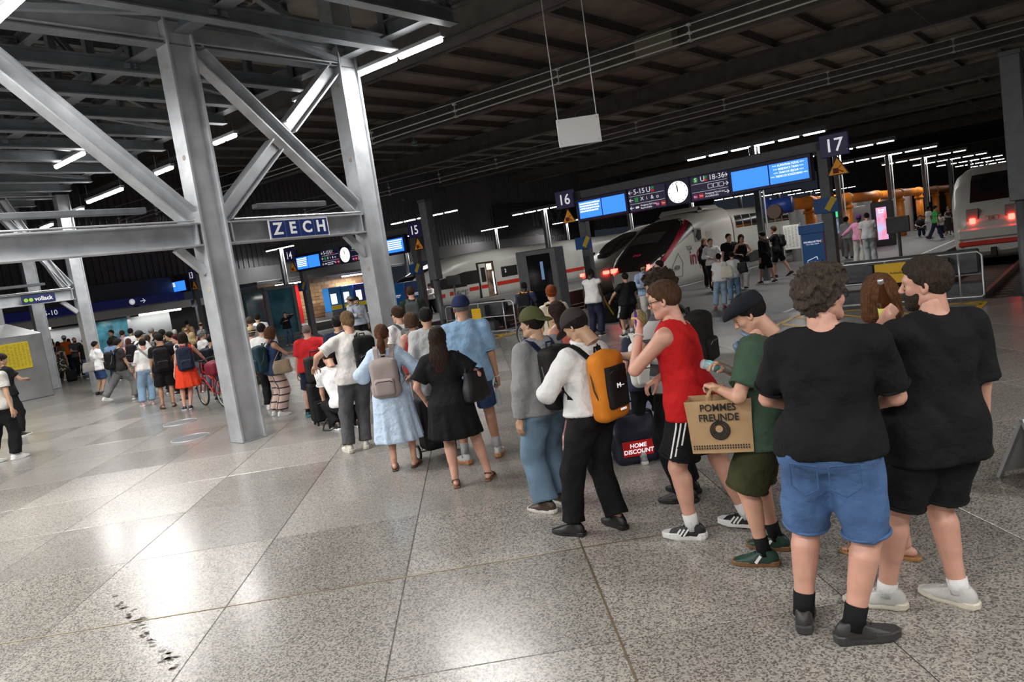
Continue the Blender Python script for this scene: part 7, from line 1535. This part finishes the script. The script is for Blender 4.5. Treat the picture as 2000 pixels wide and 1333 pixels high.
S = SDF((-.2, -.16, 0), (.2, .16, .3), .013); S.rbox((0, 0, .12), (.14, .1, .12), .05); V, F = S.mesh(); raw('body', V, F, cloth(BLK, .6, .2), t); mb = MB(); mb.tube([(-.13, 0, .18), (-.2, -.05, .1), (-.22, -.1, .02), (-.1, -.16, .015), (.1, -.13, .1), (.13, -.05, .2)], .013, 6); mb.build('strap', M['black'], t)
b = gp(860, 893); t = empty('shopping_trolley', b, face_cam(b, 20), 'black shopping trolley on grey wheels beside the black dress', 'trolley')
S = SDF((-.25, -.2, 0), (.25, .25, .8), .016); S.rbox((0, 0, .42), (.19, .14, .3), .05); S.rbox((0, -.13, .3), (.13, .03, .12), .025); V, F = S.mesh(); raw('bag_body', V, F, cloth((.014, .014, .016), .6, .2), t)
for x in (-.22, .22):
    mb = MB(); mb.torus((x, .1, .09), .08, .014, (1, 0, 0), 24, 8); mb.build('tyre', M['black'], t, True); mb = MB(); mb.cyl((x-.012, .1, .09), (x+.012, .1, .09), .065, n=18); mb.build('wheel', M['alu'], t)
mb = MB(); mb.tube([(-.15, .15, .1), (-.15, .17, .95), (.15, .17, .95), (.15, .15, .1)], .011, 6); mb.cyl((-.22, .1, .09), (.22, .1, .09), .01, n=6); mb.build('frame', M['alu'], t)
b = gp(1243, 900); t = empty('carrier_bag', b, face_cam(b, 12), 'big black and red printed shopper bag on the floor', 'bag')
S = SDF((-.3, -.22, 0), (.3, .22, .55), .014); S.loft([0, .05, .3, .5], [0]*4, [0]*4, [.2, .22, .22, .2], [.13, .15, .14, .1], 0, 4); S.add(folds(.005, 2)); V, F = S.mesh(); raw('body', V, F, mat('shopper_print', (.012, .013, .03), .4, noise=.3), t)
mb = MB(); mb.bbox(-.15, .15, -.165, -.155, .09, .24, .003); lb_ = mb.build('print_panel', M['red'], t); text('HOME\nDISCOUNT', .058, M['ink_white'], lb_, (0, -.168, .165), bold=.02, shear=.1)
mb = MB(); mb.tube([(-.1, -.1, .48), (-.08, -.1, .62), (.08, -.1, .62), (.1, -.1, .48)], .01, 6); mb.build('handle', M['black'], t)
b = gp(1136, 905); suitcase(b, face_cam(b), 'pink floral suitcase between the grey sweatshirt and the white shirt', (.6, .25, .28), .34, .52, .24, .3, m=pattern('pink_floral', (.62, .3, .32), (.75, .55, .5), 12, 'noise', .55))
b = gp(142, 745); t = empty('rucksack', b, face_cam(b, 10), 'black rucksack standing on the floor by the floral dress', 'backpack')
S = SDF((-.25, -.2, 0), (.25, .2, .55), .02); S.rbox((0, 0, .22), (.18, .12, .22), .08); S.rbox((0, -.12, .14), (.13, .04, .1), .03); V, F = S.mesh(); raw('body', V, F, cloth(BLK, .6, .2), t)
for x in (-.1, .1): mb = MB(); mb.tube([(x, .11, .4), (x*1.2, .2, .3), (x, .13, .08)], .018, 6); mb.build('shoulder_strap', M['black'], t)
# bicycles and trailer
def bicycle(pos, rz, label, col, R=.33, bag=None):
    t = empty('bicycle', pos, rz, label, 'bicycle'); m = mat('bike_'+label[:5].strip(), col, .35, .2)
    for y in (0, 1.03):
        mb = MB(); mb.torus((0, y, R), R-.02, .02, (1, 0, 0), 32, 8); wv = mb.build('tyre', M['black'], t, True)
        mb = MB(); mb.torus((0, y, R), R-.05, .01, (1, 0, 0), 32, 6); mb.build('rim', M['alu'], wv, True)
        mb = MB()
        for k in range(14): a = k*2*math.pi/14; mb.cyl((.015*(-1)**k, y, R), (0, y+(R-.05)*math.cos(a), R+(R-.05)*math.sin(a)), .0015, n=4)
        mb.cyl((-.04, y, R), (.04, y, R), .02, n=10); mb.build('spokes', M['alu'], wv)
    mb = MB()
    for a, b in (((0, .42, .3), (0, .3, .82)), ((0, .42, .3), (0, .86, .62)), ((0, .36, .6), (0, .88, .78)), ((0, 0, R), (0, .42, .3)), ((0, 0, R), (0, .33, .72)), ((0, .84, .95), (0, .89, .62)), ((-.045, .89, .62), (-.045, 1.03, R)), ((.045, .89, .62), (.045, 1.03, R)), ((-.05, .89, .62), (.05, .89, .62))): mb.cyl(a, b, .017, n=8)
    mb.build('frame', m, t, True)
    mb = MB(); mb.tube([(-.3, .72, 1.02), (-.2, .8, 1.03), (0, .84, .98), (.2, .8, 1.03), (.3, .72, 1.02)], .013, 6); mb.build('handlebar', M['black'], t, True)
    mb = MB(); mb.bbox(-.07, .07, .14, .4, .84, .9, .03); mb.build('saddle', M['black'], t)
    mb = MB(); mb.cyl((.06, .42, .3), (.07, .42, .3), .09, n=20); mb.bbox(.07, .09, .38, .46, .12, .15, .005); mb.cyl((.08, .42, .3), (.08, .42, .13), .01, n=6); mb.build('crank', M['steel_dk'], t)
    mb = MB(); mb.bbox(-.06, .06, -.25, .3, .68, .7, .005); mb.cyl((.05, -.1, .68), (.05, 0, R), .008, n=5); mb.cyl((-.05, -.1, .68), (-.05, 0, R), .008, n=5); mb.build('rack', M['black'], t)
    mb = MB(); mb.cyl((.02, 1.03-.0, R-.2), (.03, 1.03, R-.2), .03, n=8); mb.build('reflector', M['tri'], t)
    if bag: 
        q = empty('pannier_bag', t.matrix_basis @ Vector((0, .02, .72)), rz, 'dark red roll bag strapped on the bicycle rack', 'bag'); S = SDF((-.26, -.3, -.1), (.26, .35, .4), .017); S.cone((-.1, .0, .14), (.1, .0, .14), .15, .15); S.rbox((0, 0, .12), (.2, .22, .13), .07, .04); S.add(folds(.004, 1)); V, F = S.mesh(); raw('body', V, F, cloth((.16, .012, .025), .6, .3), q)
        mb = MB(); mb.torus((.07, 0, .13), .18, .008, (1, 0, 0), 24, 5); mb.build('strap', M['black'], q)
b1 = gp(402, 793); b2 = gp(470, 800); dv = (b1-b2); bicycle(b1-dv.normalized()*1.03, math.atan2(-dv.x, dv.y), 'red bicycle loaded with bags beside the red dress', (.45, .02, .02), .31, True)
b1 = gp(1068, 680); dv = Vector((-.75, .66, 0)); bicycle(b1-dv*.5, math.atan2(-dv.x, dv.y), 'black bicycle beside the beige backpack', (.02, .02, .02))
b = gp(1201, 645); t = empty('bike_trailer', b, face_cam(b, -35), 'black child trailer with yellow push bar and spoked wheels', 'trailer')
S = SDF((-.5, -.6, 0), (.5, .6, 1.1), .022); S.rbox((0, 0, .5), (.33, .4, .28), .1); S.ell((0, .1, .75), (.3, .28, .2), .1); V, F = S.mesh(); raw('cabin', V, F, cloth((.012, .012, .013), .6, .2), t)
for x in (-.4, .4):
    mb = MB(); mb.torus((x, -.1, .24), .22, .022, (1, 0, 0), 28, 8); w_ = mb.build('tyre', M['black'], t, True); mb = MB()
    for k in range(10): a = k*math.pi/5; mb.cyl((x, -.1, .24), (x, -.1+.2*math.cos(a), .24+.2*math.sin(a)), .004, n=4)
    mb.build('spokes', M['alu'], w_)
mb = MB(); mb.tube([(-.28, -.3, .35), (-.28, -.6, .75), (-.25, -.7, 1.02), (.25, -.7, 1.02), (.28, -.6, .75), (.28, -.3, .35)], .022, 8); mb.build('push_bar', mat('bar_yellow', (.75, .55, .03), .4), t, True)
# floor stand at the right edge
b = gp(2085, 940); t = empty('floor_stand', b, face_cam(b, 40), 'grey framed floor stand with a pale poster at the edge of the hall', 'stand')
mb = MB()
for x in (-.3, .3): mb.bar((x, -.28, .0), (x, .0, .5), .03, .03); mb.bar((x, .28, 0), (x, 0, .5), .03, .03)
mb.bar((-.3, -.28, .02), (.3, -.28, .02), .035, .035); mb.bar((-.3, 0, .5), (.3, 0, .5), .03, .03); mb.build('frame', M['alu'], t)
for sg in (-1, 1): mb = MB(); mb.add([(-.28, sg*.27, .04), (.28, sg*.27, .04), (.28, sg*.012, .48), (-.28, sg*.012, .48)], [(0, 1, 2, 3)]); mb.build('poster', mat('stand_poster', (.4, .38, .37), .4), t)
